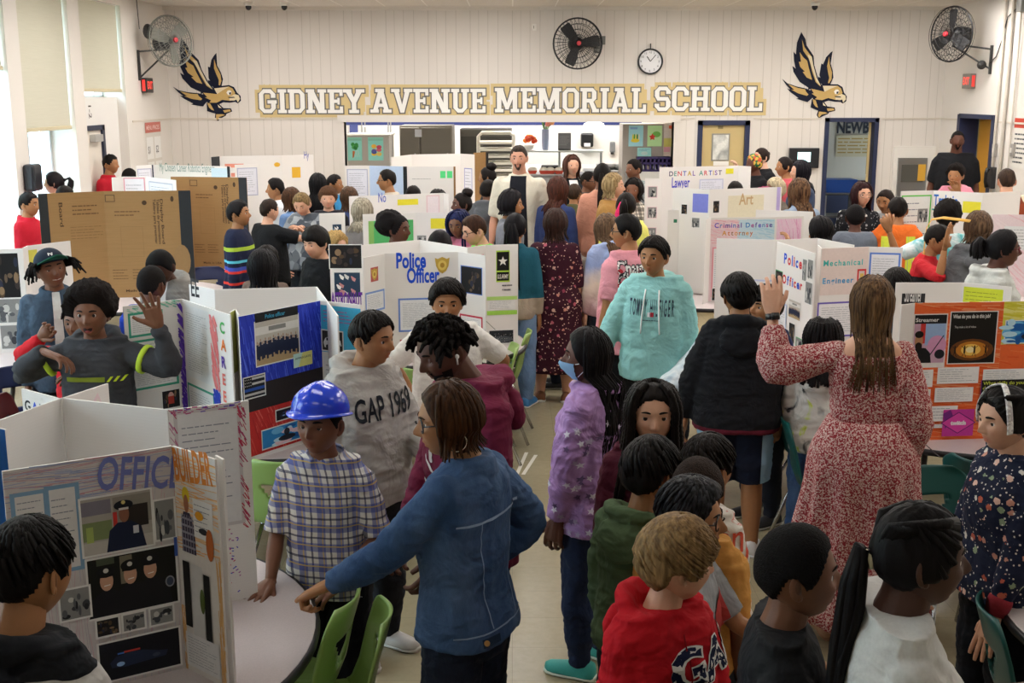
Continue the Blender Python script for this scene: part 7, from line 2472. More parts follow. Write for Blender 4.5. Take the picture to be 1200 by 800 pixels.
# ------------------------------------------------------------------ tables and chairs
def round_table(x, y, r, label, ry=None, top='#cfc3c2', z=.72, split=None):
 ry = ry or r
 root = tag(empty('cafeteria_table', (x, y, 0)), label, 'table')
 def ring(k, zz, n=64): return [(math.cos(2 * PI * j / n) * (r + k), math.sin(2 * PI * j / n) * (ry + k), zz) for j in range(n)]
 q = MB(); q.loft([ring(-.01, z - .028), ring(-.004, z - .003), ring(-.008, z)]); q.build('tabletop', laminate(top), root)
 q = MB(); q.loft([ring(-.012, z - .030), ring(.006, z - .030), ring(.009, z - .015), ring(.005, z - .002), ring(-.006, z - .001)], cap=False); q.build('edge_band', plain('#1d1c1e', .45), root, True)
 if split is not None:
  q = MB(); q.box((split - .003, -ry * .98, z - .002), (split + .003, ry * .98, z + .0008)); q.build('fold_seam', plain('#2a2628', .6), root)
 q = MB()
 for s in (-1, 1): q.tube([(-r * .55, s * ry * .28, z - .06), (r * .55, s * ry * .28, z - .06)], .018, 8)
 q.build('under_frame', plain('#2b2b2d', .4, .4), root, True)
 for sx in (-1, 1):
  for sy in (-1, 1):
   q = MB(); q.tube([(sx * r * .5, sy * ry * .28, z - .05), (sx * r * .58, sy * ry * .45, .06), (sx * r * .60, sy * ry * .48, .0)], .016, 8); lo = q.build('leg', plain('#6f6c68', .3, .7), root, True)
   q = MB(); q.lathe([(.0, 0), (.024, 0), (.022, .03), (.0, .03)], 12, org=(sx * r * .60, sy * ry * .48, 0)); q.build('foot_cap', BLACKP, lo)
 return root
@cached
def laminate(c):
 s = Nodes('laminate'); v = s.coord(); n = s.noise(v, 160, 2)
 s.color(s.mix(n, c, shade(c, .9))); return s.fin(.32, 0, .4)
def shell_path(u, v):
 """chair shell: u across -1..1, v 0 front edge of seat .. 1 top of back"""
 pts = [(0, .24, .425), (.12, .20, .445), (.35, .05, .43), (.5, -.12, .425), (.58, -.185, .455), (.68, -.215, .53), (.85, -.245, .66), (1, -.285, .79)]
 for a, b in zip(pts, pts[1:]):
  if v <= b[0]:
   f = (v - a[0]) / (b[0] - a[0]); y = a[1] + (b[1] - a[1]) * f; z = a[2] + (b[2] - a[2]) * f
   break
 w = .20 + .02 * math.sin(min(1, v / .5) * PI) if v < .55 else .205 - .03 * (v - .55) / .45
 if v > .93: w *= 1 - .35 * ((v - .93) / .07) ** 2
 if v < .06: w *= 1 - .2 * ((.06 - v) / .06) ** 2
 x = u * w
 if v > .55: y += .035 * u * u
 else: z += .012 * abs(u) ** 3
 return x, y, z
def chair_proto(col):
 root = empty('school_chair')
 mt = plain(col, .38, 0, .45)
 def patch(v0, v1, n, hole=None):
  q = MB(); us = [-1 + 2 * i / 24 for i in range(25)]; vs = [v0 + (v1 - v0) * i / n for i in range(n + 1)]
  for side in (0, 1):
   for v in vs:
    for u in us:
     x, y, z = shell_path(u, v); d = .005 if side else -.005
     q.v.append((x, y + (d if v > .55 else 0), z + (0 if v > .55 else d)))
  N = len(us); M = len(us) * len(vs)
  open_ = lambda i, j: hole and hole(us[j] + 1 / 24, vs[i] + (v1 - v0) / n / 2)
  def f(*k): q.f.append(k); q.c.append(None); q.mi.append(0)
  for i in range(n):
   for j in range(24):
    if open_(i, j): continue
    a = i * N + j
    f(a, a + 1, a + 1 + N, a + N); f(M + a, M + a + N, M + a + 1 + N, M + a + 1)
    for (di, dj, p, r_) in ((-1, 0, a, a + 1), (1, 0, a + N + 1, a + N), (0, -1, a + N, a), (0, 1, a + 1, a + N + 1)):
     ii, jj = i + di, j + dj
     if not (0 <= ii < n and 0 <= jj < 24) or open_(ii, jj): f(p, M + p, M + r_, r_)
  return q
 patch(0, .56, 12).build('seat', mt, root, True)
 patch(.56, 1, 30, lambda u, v: .69 < v < .86 and abs(u) < .12 + (v - .69) * 2.4).build('backrest', mt, root, True)
 for s in (-1, 1):
  q = MB(); q.tube([(s * .15, .12, .42), (s * .19, .19, .20), (s * .215, .235, .01)], .011, 8); q.build('leg', CHROME, root, True)
  q = MB(); q.tube([(s * .15, -.10, .41), (s * .19, -.20, .20), (s * .215, -.28, .01)], .011, 8); q.build('leg', CHROME, root, True)
  q = MB(); q.tube([(s * .15, .12, .42), (s * .15, 0, .415), (s * .15, -.10, .41)], .010, 8); q.build('seat_rail', CHROME, root, True)
 return root
def furniture():
 round_table(-1.5, 3.5, .86, 'round pink-grey table with black edge in the near left, carrying the OFFICER board')
 round_table(-1.22, 6.2, .80, 'round table under the CAREER and blue-and-red boards')
 round_table(-.62, 8.1, .72, 'round table under the white Police Officer board')
 round_table(-3.35, 10.1, .85, 'table under the nearest cardboard board')
 round_table(-3.0, 12.2, .85, 'table behind the striped-sweater boy under the second cardboard board')
 round_table(-3.9, 14.0, .8, 'table under the My Chosen Career board')
 round_table(-2.9, 16.0, .8, 'table against the far wall left of the serving hatch')
 round_table(-1.1, 13.4, .85, 'table under the pale blue and green-note board')
 round_table(-.65, 16.0, .7, 'table in front of the pan rack')
 round_table(-1.15, 11.6, .7, 'table under the yellow-lettered board')
 round_table(-.95, 10.1, .6, 'table under the green-papered board')
 round_table(-2.95, 7.75, .7, 'table under the dark-photo board at the left edge')
 round_table(2.05, 7.45, .84, 'round table under the Mechanical Engineer board')
 round_table(1.7, 10.2, .78, 'table under the Criminal Defense board')
 round_table(2.1, 13.6, .75, 'table under the boards in front of the gold door')
 round_table(4.25, 10.3, .7, 'table behind the child in the orange vest')
 round_table(2.6, 6.05, .86, 'folding table with black edge and centre seam under the streamer board', ry=.62, split=-.52)
 round_table(2.42, 3.6, .75, 'round pale table with black edge in the near right corner')
 for x0, y0, x1, y1, l in ((603, 562, 617, 530, 'short white tape line on the floor left of the girl in the purple jacket'), (613, 556, 628, 533, 'second white tape line on the floor beside the first')):
  a, b = atz(x0, y0, 0), atz(x1, y1, 0); d = (b - a).normalized(); n = Vector((-d.y, d.x, 0)) * .012
  q = MB(); q.add([a + n, a - n, b - n, b + n] + [p + Vector((0, 0, .001)) for p in (a + n, a - n, b - n, b + n)], [(3, 2, 1, 0), (4, 5, 6, 7), (0, 1, 5, 4), (1, 2, 6, 5), (2, 3, 7, 6), (3, 0, 4, 7)])
  tag(q.build('floor_tape', plain('#d9d2c4', .6)), l, 'tape')
 cols = dict(g='#8fae60', t='#0b4d49', n='#232a4e', m='#5a2226')
 used = {}
 spots = [('g', 416, 699, .79, -100, 'light green chair nearer the round table, beside the denim-jacket woman'), ('g', 457, 713, .79, -82, 'light green chair closest to the legs of the denim-jacket woman'),
   ('g', 607, 404, .79, -85, 'light green chair with chrome legs beside the boy in the white tee'), ('g', 622, 388, .79, -95, 'light green chair just behind the chrome-legged one by the army board'),
   ('g', 322, 541, .79, 170, 'light green chair behind the boy in the hard hat'), ('g', 482, 432, .79, 150, 'light green chair between the grey hoodie boy and the maroon hoodie man'),
   ('t', 916, 488, .79, 80, 'dark teal chair behind the tie-dye hoodie girl'), ('t', 903, 458, .79, 85, 'dark teal chair between the tall boy in shorts and the tie-dye girl'),
   ('t', 1086, 545, .79, 10, 'dark teal chair right of the red-dress woman'), ('t', 1133, 560, .70, 120, 'dark teal chair turned away under the streamer table'),
   ('t', 1148, 707, .79, 80, 'dark teal chair in front of the near right table'),
   ('n', 18, 428, .79, 30, 'navy chair at the left edge behind the waving boy'), ('n', 242, 312, .79, 20, 'navy chair in front of the second cardboard board'), ('n', 1078, 318, .79, 160, 'navy chair behind the Mechanical Engineer board'),
   ('m', -6, 465, .79, 100, 'maroon chair back at the left picture edge')]
 for c, x, y, z, a, lbl in spots:
  p = atz(x, y, z)
  if c not in used:
   r = used[c] = chair_proto(cols[c])
  else:
   r = used[c].copy(); LINK.append(r)
   for ch in [o for o in LINK if o.parent == used[c]]:
    k = ch.copy(); k.parent = r; LINK.append(k)
  M = Matrix.Rotation(R(a + 180), 4, 'Z')
  off = M @ Vector((0, -.28, 0))
  r.location = (p.x - off.x, p.y - off.y, 0); r.rotation_euler = (0, 0, R(a + 180))
  tag(r, lbl, 'chair', {'g': 'light green chairs', 't': 'dark teal chairs', 'n': 'navy chairs', 'm': 'maroon chairs'}[c])
# ------------------------------------------------------------------ the people
def sidestripe(c, c2, xm):
 s = Nodes('side_stripe'); v = s.coord(); x, y, z = s.sep(v)
 s.color(s.mix(s.math('GREATER_THAN', s.math('ABSOLUTE', x), xm), c, c2)); return cloth_finish(s, v)
def opened(col, wd=.07, v=True):
 """the shirt showing between the open fronts of a jacket"""
 def f(c):
  h = c['h']; pr = Print()
  pr.poly([(-wd * .7 * h, 0), (wd * .7 * h, 0), (wd * h, .37 * h), (-wd * h, .37 * h)], col)
  c['decal'](pr, 0, .825 * h * c['kz'], -1, 'inner_shirt')
 return f
def words(txt, width, z, col, x=None, side=-1, ang=0, bold=.03, name='chest_lettering', back=None):
 def f(c):
  h = c['h']; pr = Print()
  u = -width * h / 2 if x is None else x * h
  if back: pr.text(txt, u, .0, .1, back, bold + .045, width * h)
  pr.text(txt, u, .0, .1, col, bold, width * h)
  c['decal'](pr, 0, z * h, side, name, ang)
 return f
def art(fn, z, side=-1, ang=0, name='print'):
 def f(c):
  pr = Print(); fn(pr, c['h']); c['decal'](pr, 0, z * c['h'], side, name, ang)
 return f
def crowd():
 P = person
 F_ = fabric
 TEE = lambda c, **k: dict(kind='tee', mat=F_(c), **k)
 LS = lambda c, **k: dict(kind='long', mat=F_(c), **k)
 HD = lambda c, **k: dict(kind='hoodie', mat=F_(c), **k)
 JK = lambda c, **k: dict(kind='jacket', mat=F_(c), **k)
 SW = lambda c, **k: dict(kind='sweater', mat=F_(c), **k)
 PT = lambda c, **k: dict(mat=F_(c), **k)
 JN = dict(mat=denim('#3a5680'))
 DJ = dict(mat=denim('#1f2c42', '#4a5f80'))
 BK, BR, DB = '#15110f', '#4a3020', '#2a1a12'
 P('woman in a blue denim jacket with glasses and hoop earring pointing at the round table', 524, 447, 1.60, -118, 'tan', 1.02, True, hyaw=38, hpitch=6, hair='bob', hairc='#38200f', hairhi='#54341c', hk=dict(len=.36, open=72),
 top=dict(kind='jacket', mat=denim('#34517a', '#7d99bd'), hem=.50, flare=.01), bottom=dict(mat=denim('#1a2334', '#33435e'), pad=.012), armL=((.25, .72, -.85), (.08, .95, -.58)), handL='point', palmL=(0, 0, -1), armR=((.55, -.3, -.75), (-.5, .55, -.55)),
 extras=[('glasses', '#2a2a30'), ('hoop',), lambda c: c['decal'](Print().rect(-.16, -.003, .16, .004, '#8fa6c4').line([(-.09, 0), (-.07, .34)], .004, '#8299b8').line([(.09, 0), (.07, .34)], .004, '#8299b8').rect(-.2, .345, .2, .35, '#8299b8').rect(-.12, .36, -.05, .385, '#26394f').ell(-.11, .372, .008, .008, '#b08a52'), 0, 1.20, 1, 'seams')])
 P('man in a maroon hoodie with short twists and a white earbud looking down', 517, 368, 1.72, -62, '#644031', 1.06, hyaw=4, hpitch=22, hair='twists', hairc='#1b1513', hk=dict(n=150, len=.24), lids=.9, top=HD('#7a2644'), bottom=PT('#1d1d22'), shoes='#a8323e',
 armL=((.2, .15, -1), (-.2, .5, -.8)), armR=((.2, .15, -1), (-.2, .5, -.8)), extras=[('beard', '#17110f'), ('earbud',), art(lambda p, h: [p.ell(.03 * h * (k % 3), .045 * h * k, .010 * h, .014 * h, '#e6dfe0') and p.line([(.0, .05 * h * k), (.05 * h, .05 * h * k + .03 * h)], .006 * h, '#e6dfe0') for k in range(5)], .74, -1, -25, 'floral_print')])
 P('boy in a glossy blue hard hat and blue plaid shirt leaning at the round table', 374, 461, 1.385, -12, '#7a4f3a', 1.0, hyaw=-6, hpitch=-3, hair='fade', hairc='#120d0b', lids=.6, top=dict(kind='tee', mat=plaid('#dcdad4', '#27409c', '#1c2348', '#d8b85a', .075), collar=True, hem=.46, sleeve=.48), bottom=PT('#15161c'), shoes='#2a2a2c', sole='#e8e6e2',
 armR=((.22, .22, -.92), (-.16, .72, -.62), (.1, .9, -.16)), palmR=(0, 0, -1), handR='flat', armL=((.38, .12, -.92), (-.45, .6, -.6), (-.5, .7, -.2)), handL='relax', extras=[('helmet',)])
 P('boy in a pale grey hoodie with dark arched chest lettering', 436, 365, 1.55, 52, 'tan', 1.12, hyaw=12, hpitch=4, hair='short', hk=dict(t=.045, side=.3, lump=.004), top=HD('#aeaaa4', loose=.012, belly=.015), bottom=PT('#23252a'), shoes='#d9d5cf', armL=((.15, .4, -.9), (-.3, .8, -.4)), armR=((.2, -.05, -1), (-.1, .55, -.8)),
 extras=[words('GAP 1969', .20, .72, '#23272e', -.08, -1, -18, .02)])
 P('boy in a plain white tee standing before the Police Officer board, hands behind him', 524, 327, 1.47, 4, 'tan', 1.12, hpitch=4, hair='short', hk=dict(t=.12, lump=.05, side=.8, over=6), top=TEE('#e4e0da', loose=.02), bottom=PT('#3a3f4a'), armL=((.8, -.35, -.65), (-.45, -.55, -.8)), armR=((.7, -.35, -.7), (-.45, -.55, -.8)))
 st = lambda p, h: [p.poly([(u + (.016 if k % 2 == 0 else .007) * math.sin(k * PI / 5 + r), v - (.016 if k % 2 == 0 else .007) * math.cos(k * PI / 5 + r)) for k in range(10)], c) for u, v, r, c in [(random.Random(i).uniform(-.2, .2), random.Random(i + 99).uniform(0, .46), i, ['#6e5a80', '#e9e4ef', '#b9aac6'][i % 3]) for i in range(42)]]
 P('girl in a lilac puffer jacket with silver stars and a blue face mask', 688, 384, 1.50, -122, 'dark', .95, True, hyaw=30, hair='long', hairc='#141112', hk=dict(len=1.75, n=90, open=84), top=dict(kind='puffer', mat=F_('#b48cc4', .45, .8), hem=.44), bottom=dict(mat=denim('#1c2740', '#3c5078')), shoes='#3fa79c', sole='#e4ead8',
 armL=((.18, .12, -1), (.02, .2, -1)), armR=((.2, .1, -1), (0, .2, -1)), extras=[('mask',), art(st, .76, -1, 150, 'silver_stars'), art(st, .74, -1, 95, 'silver_stars')])
 P('girl with long black braids in a maroon sweatsuit looking at the viewer', 766, 448, 1.44, -4, 'light', .95, True, hyaw=2, hair='braids', hairc='#181310', hk=dict(n=66, len=1.5, open=48, wd=.0105, flare=.05), top=SW('#571d30'), bottom=PT('#571d30', flare=.03), armR=((.15, .1, -1), (-.3, .8, -.45)), armL=((.15, .1, -1), (-.2, .8, -.5)), shoes='#d9d5d0')
 P('black-haired boy in a sage green hoodie seen from behind', 764, 513, 1.34, 138, 'tan', 1.0, hpitch=8, hair='short', hairc='#14100f', hk=dict(t=.10, lump=.012, side=1.0), top=HD('#55694a'), bottom=PT('#2b2d33'))
 P('boy in a white hoodie with handwriting print over orange, black hair', 831, 509, 1.31, 132, 'tan', 1.0, hair='short', hk=dict(t=.07, side=.7), top=dict(kind='hoodie', mat=blobs(((.0, '#2e3a34'), (.33, '#e6e1d8'), (.62, '#e6e1d8'), (.68, '#d9604a'), (.72, '#e6e1d8')), 14, 2.2)), bottom=PT('#30343c'), extras=[words('hello', .14, .70, '#3a3d3a', None, 1, 0, .01), words('Kenji', .13, .74, '#d9604a', .0, 1, 40, .01)])
 P('boy with a close brown fade between the white hoodie boy and the glasses boy', 818, 536, 1.34, 150, 'brown', 1.0, hair='fade', hairc='#2e211a', hk=dict(t=.045, side=.7), top=dict(kind='tee', mat=F_('#e2a355')), bottom=PT('#30343c'))
 P('boy with spiky black hair and glasses in a grey tee', 812, 560, 1.35, 62, 'tan', 1.02, hyaw=10, hair='short', hairc='#0f0d0d', hairhi='#3c3d42', hk=dict(t=.10, side=.25, quiff=.06, sweep=-4), top=TEE('#9b9c9f', loose=.015), bottom=PT('#2b2d35'), armL=((.15, .6, -.8), (.2, .9, -.35)), handL='spread', armR=((.15, .1, -1), (.02, .25, -1)), extras=[('glasses', '#2b1d1d'), art(lambda p, h: p.poly([(.0, .0), (.09, -.07), (.11, .05), (.03, .10)], '#b0403e').poly([(.0, .05), (.05, .09), (.02, .14)], '#5a4a4a'), .70, -1, 0, 'chest_print')])
 P('fair-haired boy in a red zip hoodie with navy varsity letters', 796, 606, 1.36, 36, 'light', 1.0, hyaw=66, hpitch=4, hair='short', hairc='#8a6a44', hairhi='#a9875a', hk=dict(t=.11, side=1.0, line='bangs', sweep=14, n=420), top=HD('#c01522'), bottom=PT('#28303f'), armL=((.15, .2, -1), (-.1, .7, -.5)), armR=((.15, .05, -1), (.02, .2, -1)),
 extras=[words('GAP', .24, .70, '#1b2140', -.06, -1, 10, .04, back='#ece8e4'), art(lambda p, h: p.line([(0, 0), (0, .45)], .006, '#8d0f1a'), .80, -1, 0, 'zip')])
 P('boy in a plain black tee in profile, near the bottom of the picture', 938, 615, 1.47, 82, 'brown', 1.02, hpitch=-2, hair='fade', hairc='#120e0d', hk=dict(t=.055, side=.8), top=TEE('#1d1e21', loose=.01), bottom=PT('#202228'), lids=.2)
 P('girl in a white tee with thick black braids tied in a ponytail', 1082, 590, 1.60, 86, 'deep', 1.04, True, hair='pony', hairc='#131011', hk=dict(len=1.9, n=30, spread=.10, wd=.015, kick=.12, at=(0, .46, -.02), corn=True, t=.045, dy=.03), top=TEE('#d6d4d0', loose=.015), bottom=PT('#2a2c33'), armL=((.1, .5, -.8), (.0, .75, .15)), handL='curl', armR=((.15, .05, -1), (.0, .4, -.9)),
 extras=[lambda c: MB().tube([c['HM'] @ (Vector((math.cos(a) * .075, .47 + .02 * math.sin(a), -.04 + math.sin(a) * .075)) * c['hh']) for a in [2 * PI * k / 16 for k in range(17)]], .006, 6).build('hair_tie', plain('#cfc7a6', .5), c['root'], True)])
 P('boy seen from behind in a black-and-grey hooded jacket at the lower left corner', 30, 609, 1.55, 158, 'tan', 1.05, hpitch=8, hair='short', hairc='#120f0e', hk=dict(t=.05, side=.5, lump=.004), top=dict(kind='hoodie', mat=zbands(((0, '#b9b6b2'), (.775, '#191b20')), .7, 1.42)), bottom=PT('#22242b'), armR=((.3, .1, -1), (.0, .6, -.7)), extras=[art(lambda p, h: p.rect(.115, .0, .145, .4, '#d9d7d2'), .70, 1, 0, 'white_stripe')])
 P('tall boy in a black hooded sweatshirt and navy shorts, seen from behind', 867, 320, 1.52, 172, 'tan', 1.12, hyaw=14, hair='short', hairc='#14110f', hk=dict(t=.07, side=.9), top=dict(kind='hoodie', mat=zbands(((0, '#5d1a2a'), (.055, '#17181c')), .70, 1.4), loose=.03), bottom=dict(kind='shorts', mat=sidestripe('#151c2e', '#8fb4cc', .135), pad=.035), shoes='#dcd9d4', sole='#e9e7e3', armL=((.42, .0, -1), (.12, .1, -1)), armR=((.5, .2, -.95), (.1, .5, -.75)))
 P('smiling boy in a navy sweatshirt facing the boy in black', 898, 334, 1.38, -62, 'tan', 1.0, hair='short', hk=dict(t=.09, line='bangs', side=1.0), mouth='smile', top=SW('#20264a'), bottom=PT('#22242c'))
 P('child in a white-and-blue tie-dye top bending down behind the tall boy', 876, 362, 1.40, 82, 'tan', .95, d=6.75, lean=38, hair='long', hk=dict(len=.8), top=dict(kind='sweater', mat=blobs(((.3, '#a9bccb'), (.5, '#e4e8ea'), (.7, '#c9d6de')), 5)), bottom=PT('#2a2c34'), armL='low', armR='low')
 P('girl with black braids in a black, white and lime tie-dye hoodie', 966, 373, 1.30, 160, 'dark', .95, True, d=5.95, hair='braids', hairc='#141011', hk=dict(n=60, len=.9, open=60, wd=.010), top=dict(kind='hoodie', mat=blobs(((.3, '#2a2b2e'), (.42, '#dcdad2'), (.58, '#dcdad2'), (.64, '#cfe06a'), (.72, '#3a3b3e')), 7, 1.5)), bottom=JN, armL=((.2, .1, -1), (0, .6, -.6)))
 dm = ditsy('#8f2c34', '#d9bdb5', 130)
 P('woman with long brown hair in a long red patterned dress, back turned, raising one arm', 1024, 323, 1.66, 176, 'light', .98, True, hyaw=-4, hair='long', hairc='#4d3422', hairhi='#8a6844', hk=dict(len=1.55, n=110, open=66), top=dict(kind='dress', mat=dm, low=True, puff=.030, bag=.012, sleeve=.9, hem=.60), bottom=dict(kind='skirt', mat=dm, waist=.625, hem=.08, flare=.11, pleat=.022), shoes='#b98a64', sole='#a87a55',
 armL=((.92, .15, -.30), (.05, .25, 1)), handL='relax', armR=((.22, -.05, -1), (.05, .15, -1)), extras=[('watch', 1)])
 P('girl with a glittery headband in a navy floral sweater at the right edge', 1181, 453, 1.46, -78, 'light', 1.0, True, hpitch=6, hair='pony', hairc='#17120f', hk=dict(len=.8), top=dict(kind='sweater', mat=floral('#1b2036', ('#c9907e', '#e0b9a8', '#b85f4a', '#8a9a7a', '#d8cfc4'), 24, .30), name='sweater'), bottom=PT('#15171d'), armL=((.12, .25, -1), (.05, .35, -.9)), handL='flat', palmL=(0, 0, -1), armR=((.15, .2, -1), (0, .5, -.85)), extras=[('headband',), ('cuff', 1, '#8a2630'), ('cuff', -1, '#8a2630')])
 P('boy in a pale turquoise hoodie with white drawstrings and small chest lettering', 767, 277, 1.60, -18, 'tan', 1.0, hyaw=-12, hair='short', hairc='#191310', hk=dict(t=.08, side=.35, quiff=.05), top=HD('#97cfcc', loose=.02), bottom=PT('#17181b', pad=.02), shoes='#1c1c1f', armR=((.4, .15, -.9), (.2, .35, -.9)), armL=((.2, .05, -1), (.0, .25, -1)), extras=[('strings', '#f0f2f0', .26), words('T O M M Y   H I L F I G E R', .165, .72, '#3a4a5a', None, -1, 0, .02), art(lambda p, h: p.rect(-.018, -.02, 0, .005, '#e8e8e8').rect(0, -.02, .018, .005, '#b8323a').lines(-.05, .02, .05, .03, 1, '#4a5a6a', .5, .1), .72, -1, 0, 'flag_emblem')])
 def champ(p, h):
  for k in range(3):
   p.text('Champion', -.12 * h, .052 * h * k, .1, '#2a2a30', .09, .21 * h); p.text('Champion', -.12 * h, .052 * h * k, .1, '#f0ece8', .03, .21 * h); p.ell(-.108 * h, .052 * h * k - .016 * h, .013 * h, .013 * h, '#c8323c')
 P('boy in glasses and a pink tee with one word printed three times on the back', 734, 249, None, -142, 'tan', 1.18, d=7.9, hyaw=40, hair='short', hairc='#121010', hk=dict(t=.07, side=.8), top=TEE('#e59aa6', loose=.03, hem=.44), bottom=PT('#1c1d22'), extras=[('glasses', '#2a2422'), art(champ, .765, 1, 0, 'back_lettering')], armL=((.2, -.05, -1), (.05, .2, -1)))
 P('girl with long brown hair in a pastel tie-dye jacket beside the boy in pink', 711, 249, None, -150, 'light', 1.0, True, d=9.3, hair='long', hairc='#5a4332', hairhi='#8a6d52', hk=dict(len=1.5), top=dict(kind='hoodie', mat=zbands(((0, '#b98a96'), (.4, '#e0cdbf'), (.65, '#93a4d0'), (.85, '#a5b4da')), .7, 1.35, .35, False)), bottom=PT('#20242f'))
 fm = floral('#3a1624', ('#b8606e', '#c98a7a', '#8d3f52', '#d8b0a0'), 17, .24)
 P('woman with brown hair in a long maroon floral dress, back turned in the aisle', 651, 243, None, 172, 'light', 1.12, True, d=9.25, hair='long', hairc='#33201a', hk=dict(len=.55), top=dict(kind='dress', mat=fm, sleeve=.6, bag=.015, hem=.58), bottom=dict(kind='skirt', mat=fm, waist=.62, hem=.17, flare=.05, pleat=.006), shoes='#8a5a3c')
 P('woman with a long black ponytail in a teal jacket and jeans, back turned', 604, 248, None, 165, 'tan', 1.05, True, d=9.1, hair='pony', hairc='#131114', hk=dict(len=2.3, n=46, spread=.2, kick=.12, at=(0, .40, .1)), top=dict(kind='jacket', mat=zbands(((0, '#a39584'), (.3, '#1f5566')), .7, 1.32, .0)), bottom=dict(mat=denim('#6f8db4', '#a3b8d4')), shoes='#3f7fb8')
 P('child in a dark grey sweater leaning behind the teal-jacket woman', 610, 318, 1.28, -100, 'tan', 1.0, d=9.75, lean=32, hair='short', top=SW('#3d3f45'), bottom=PT('#1c2233'), armL='low')
 P('kid in a grey hoodie with red collar facing the serving hatch', 572, 209, None, 165, 'brown', 1.0, d=12.0, hair='short', top=HD('#5b5d61'), bottom=PT('#2a2c33'))
 P('girl with a high curly bun beside the brown cardboard flap', 571, 190, None, -100, 'tan', .95, True, d=13.0, hair='bun', hk=dict(at=(0, .2, .55), r=.26), top=TEE('#26272b'))
 P('bearded man in an open cream shirt over a black tee, tallest in the middle', 608, 168, None, -8, 'rose', 1.0, d=11.6, hpitch=4, hair='short', hairc='#3a302a', hk=dict(t=.05, side=.3, line='crop'), top=dict(kind='jacket', mat=F_('#dcd3c0'), sleeve=.5, hem=.45, flare=.02), bottom=JN, extras=[('beard', '#4a3c34', True), opened('#1c1d24', .056)], armL='down2', armR='down2')
 P('woman with shoulder-length brown hair in a dark jacket over white, near the hatch', 670, 181, None, 18, 'light', 1.0, True, d=13.4, hpitch=-6, hair='long', hairc='#4a2f25', hk=dict(len=.75), top=JK('#22282e'), extras=[opened('#ece8e6', .04)])
 P('woman with long wavy auburn hair in a navy top, back turned', 654, 206, None, 150, 'light', 1.0, True, d=11.4, hair='wavy', hairc='#4b2a20', hk=dict(len=1.0), top=LS('#2f3b66'), bottom=PT('#3a3f55'))
 P('boy with glasses peeking beside the woman in peach', 690, 199, None, 70, 'brown', 1.0, d=13.1, hair='fade', top=TEE('#4a4038'), extras=[('glasses', '#222222')])
 P('child in an olive jacket and khaki trousers between the auburn and peach women', 673, 214, None, 165, 'tan', 1.0, d=12.9, hair='short', hairc='#3a2a1e', top=JK('#5a5a3c'), bottom=PT('#7a6440'))
 P('woman in a long peach dress with a long black ponytail', 706, 190, None, 172, 'brown', 1.05, True, d=11.7, hair='pony', hk=dict(len=1.7, kick=.12, at=(0, .42, .05), spread=.07), top=dict(kind='dress', mat=F_('#e0a088'), hem=.40), bottom=dict(kind='skirt', mat=F_('#d9cfc4'), waist=.5, hem=.16, flare=.03), armL=((.2, .1, -1), (.0, .4, -.9)))
 P('blonde woman in a camel jacket in profile', 720, 202, None, 72, 'light', 1.0, True, d=11.2, hair='bob', hairc='#8f7048', hairhi='#c9ae7f', hk=dict(len=.42), top=JK('#a87d45'), bottom=PT('#2b2d35'), armR=((.3, .1, -.9), (-.2, .7, .1)))
 P('boy in a grey patterned shirt by the taupe cabinet', 743, 185, None, -62, 'brown', 1.0, d=13.6, hair='fade', hairc='#16110f', hk=dict(t=.05, side=.7), top=dict(kind='tee', mat=blobs(((.4, '#6b7276'), (.6, '#a3a8a8')), 20)))
 P('girl in a black-and-cream plaid shirt below the boy in grey', 743, 208, None, -22, 'brown', .95, True, d=12.1, hair='long', hk=dict(len=.4), top=dict(kind='long', mat=plaid('#d9d2c4', '#2a2a2c', '#1c1c20', '#8a8478', .09)), extras=[opened('#e0dbd0', .03)])
 P('girl with black braids and a hot pink scarf in a yellow and blue jacket', 734, 224, None, 165, 'brown', 1.0, True, d=10.1, hair='pony', hk=dict(len=.9, at=(0, .36, .2)), top=dict(kind='hoodie', mat=zbands(((0, '#59b4c8'), (.45, '#7fc4cc'), (.6, '#d9dc6a'), (.85, '#e6e07a')), .8, 1.4, .25, False)), extras=[lambda c: MB().tube([c['HM'] @ (Vector(q) * c['hh']) for q in ((.12, .40, .2), (.2, .5, -.2), (.3, .5, -.7), (.36, .5, -1.3), (.4, .5, -1.6))], [.012, .03, .028, .026, .01], 8).build('scarf', F_('#e0326a'), c['root'], True)])
 P('man in a black tee standing at the open door in the far right corner', 1123, 152, None, -12, 'dark', 1.18, d=15.3, hair='fade', hairc='#120e0c', hk=dict(t=.035), top=TEE('#17181c'), bottom=PT('#17181d'), extras=[('beard', '#140f0d', True)], armL='down2', armR='down2')
 P('girl with loose black hair and a pink hood in front of the man in black', 1121, 192, None, -40, 'tan', 1.0, True, d=13.2, hair='curly', hk=dict(t=.16), top=HD('#d98a9c'), armL='face')
 P('boy in an earth-toned patchwork jacket at the right edge, back turned', 1181, 196, None, 168, 'light', 1.15, d=11.3, hair='short', hairc='#3a2a20', hk=dict(t=.05, side=.5), top=dict(kind='jacket', mat=patches(('#d9ceb4', '#2c2622', '#8d4027', '#6b6748', '#d9ceb4', '#3a2f28', '#7a3a26'), 5), loose=.03, bag=.02))
 P('woman with dark red hair and glasses in a black floral top', 1011, 212, None, -28, 'light', 1.0, True, d=11.2, hyaw=40, hair='long', hairc='#2e1719', hk=dict(len=.8), top=dict(kind='long', mat=floral('#17171b', ('#d9d4cc', '#8a8a8c'), 16, .2)), extras=[('glasses', '#8a7a70')])
 P('girl with hair pulled back in a light grey sweatshirt looking down', 1039, 214, None, -42, 'tan', 1.0, True, d=11.4, hpitch=12, hair='bun', hairc='#241a16', hk=dict(at=(0, .4, .3), r=.12), top=dict(kind='sweater', mat=blobs(((.4, '#7d8084'), (.6, '#b0b2b3')), 8)))
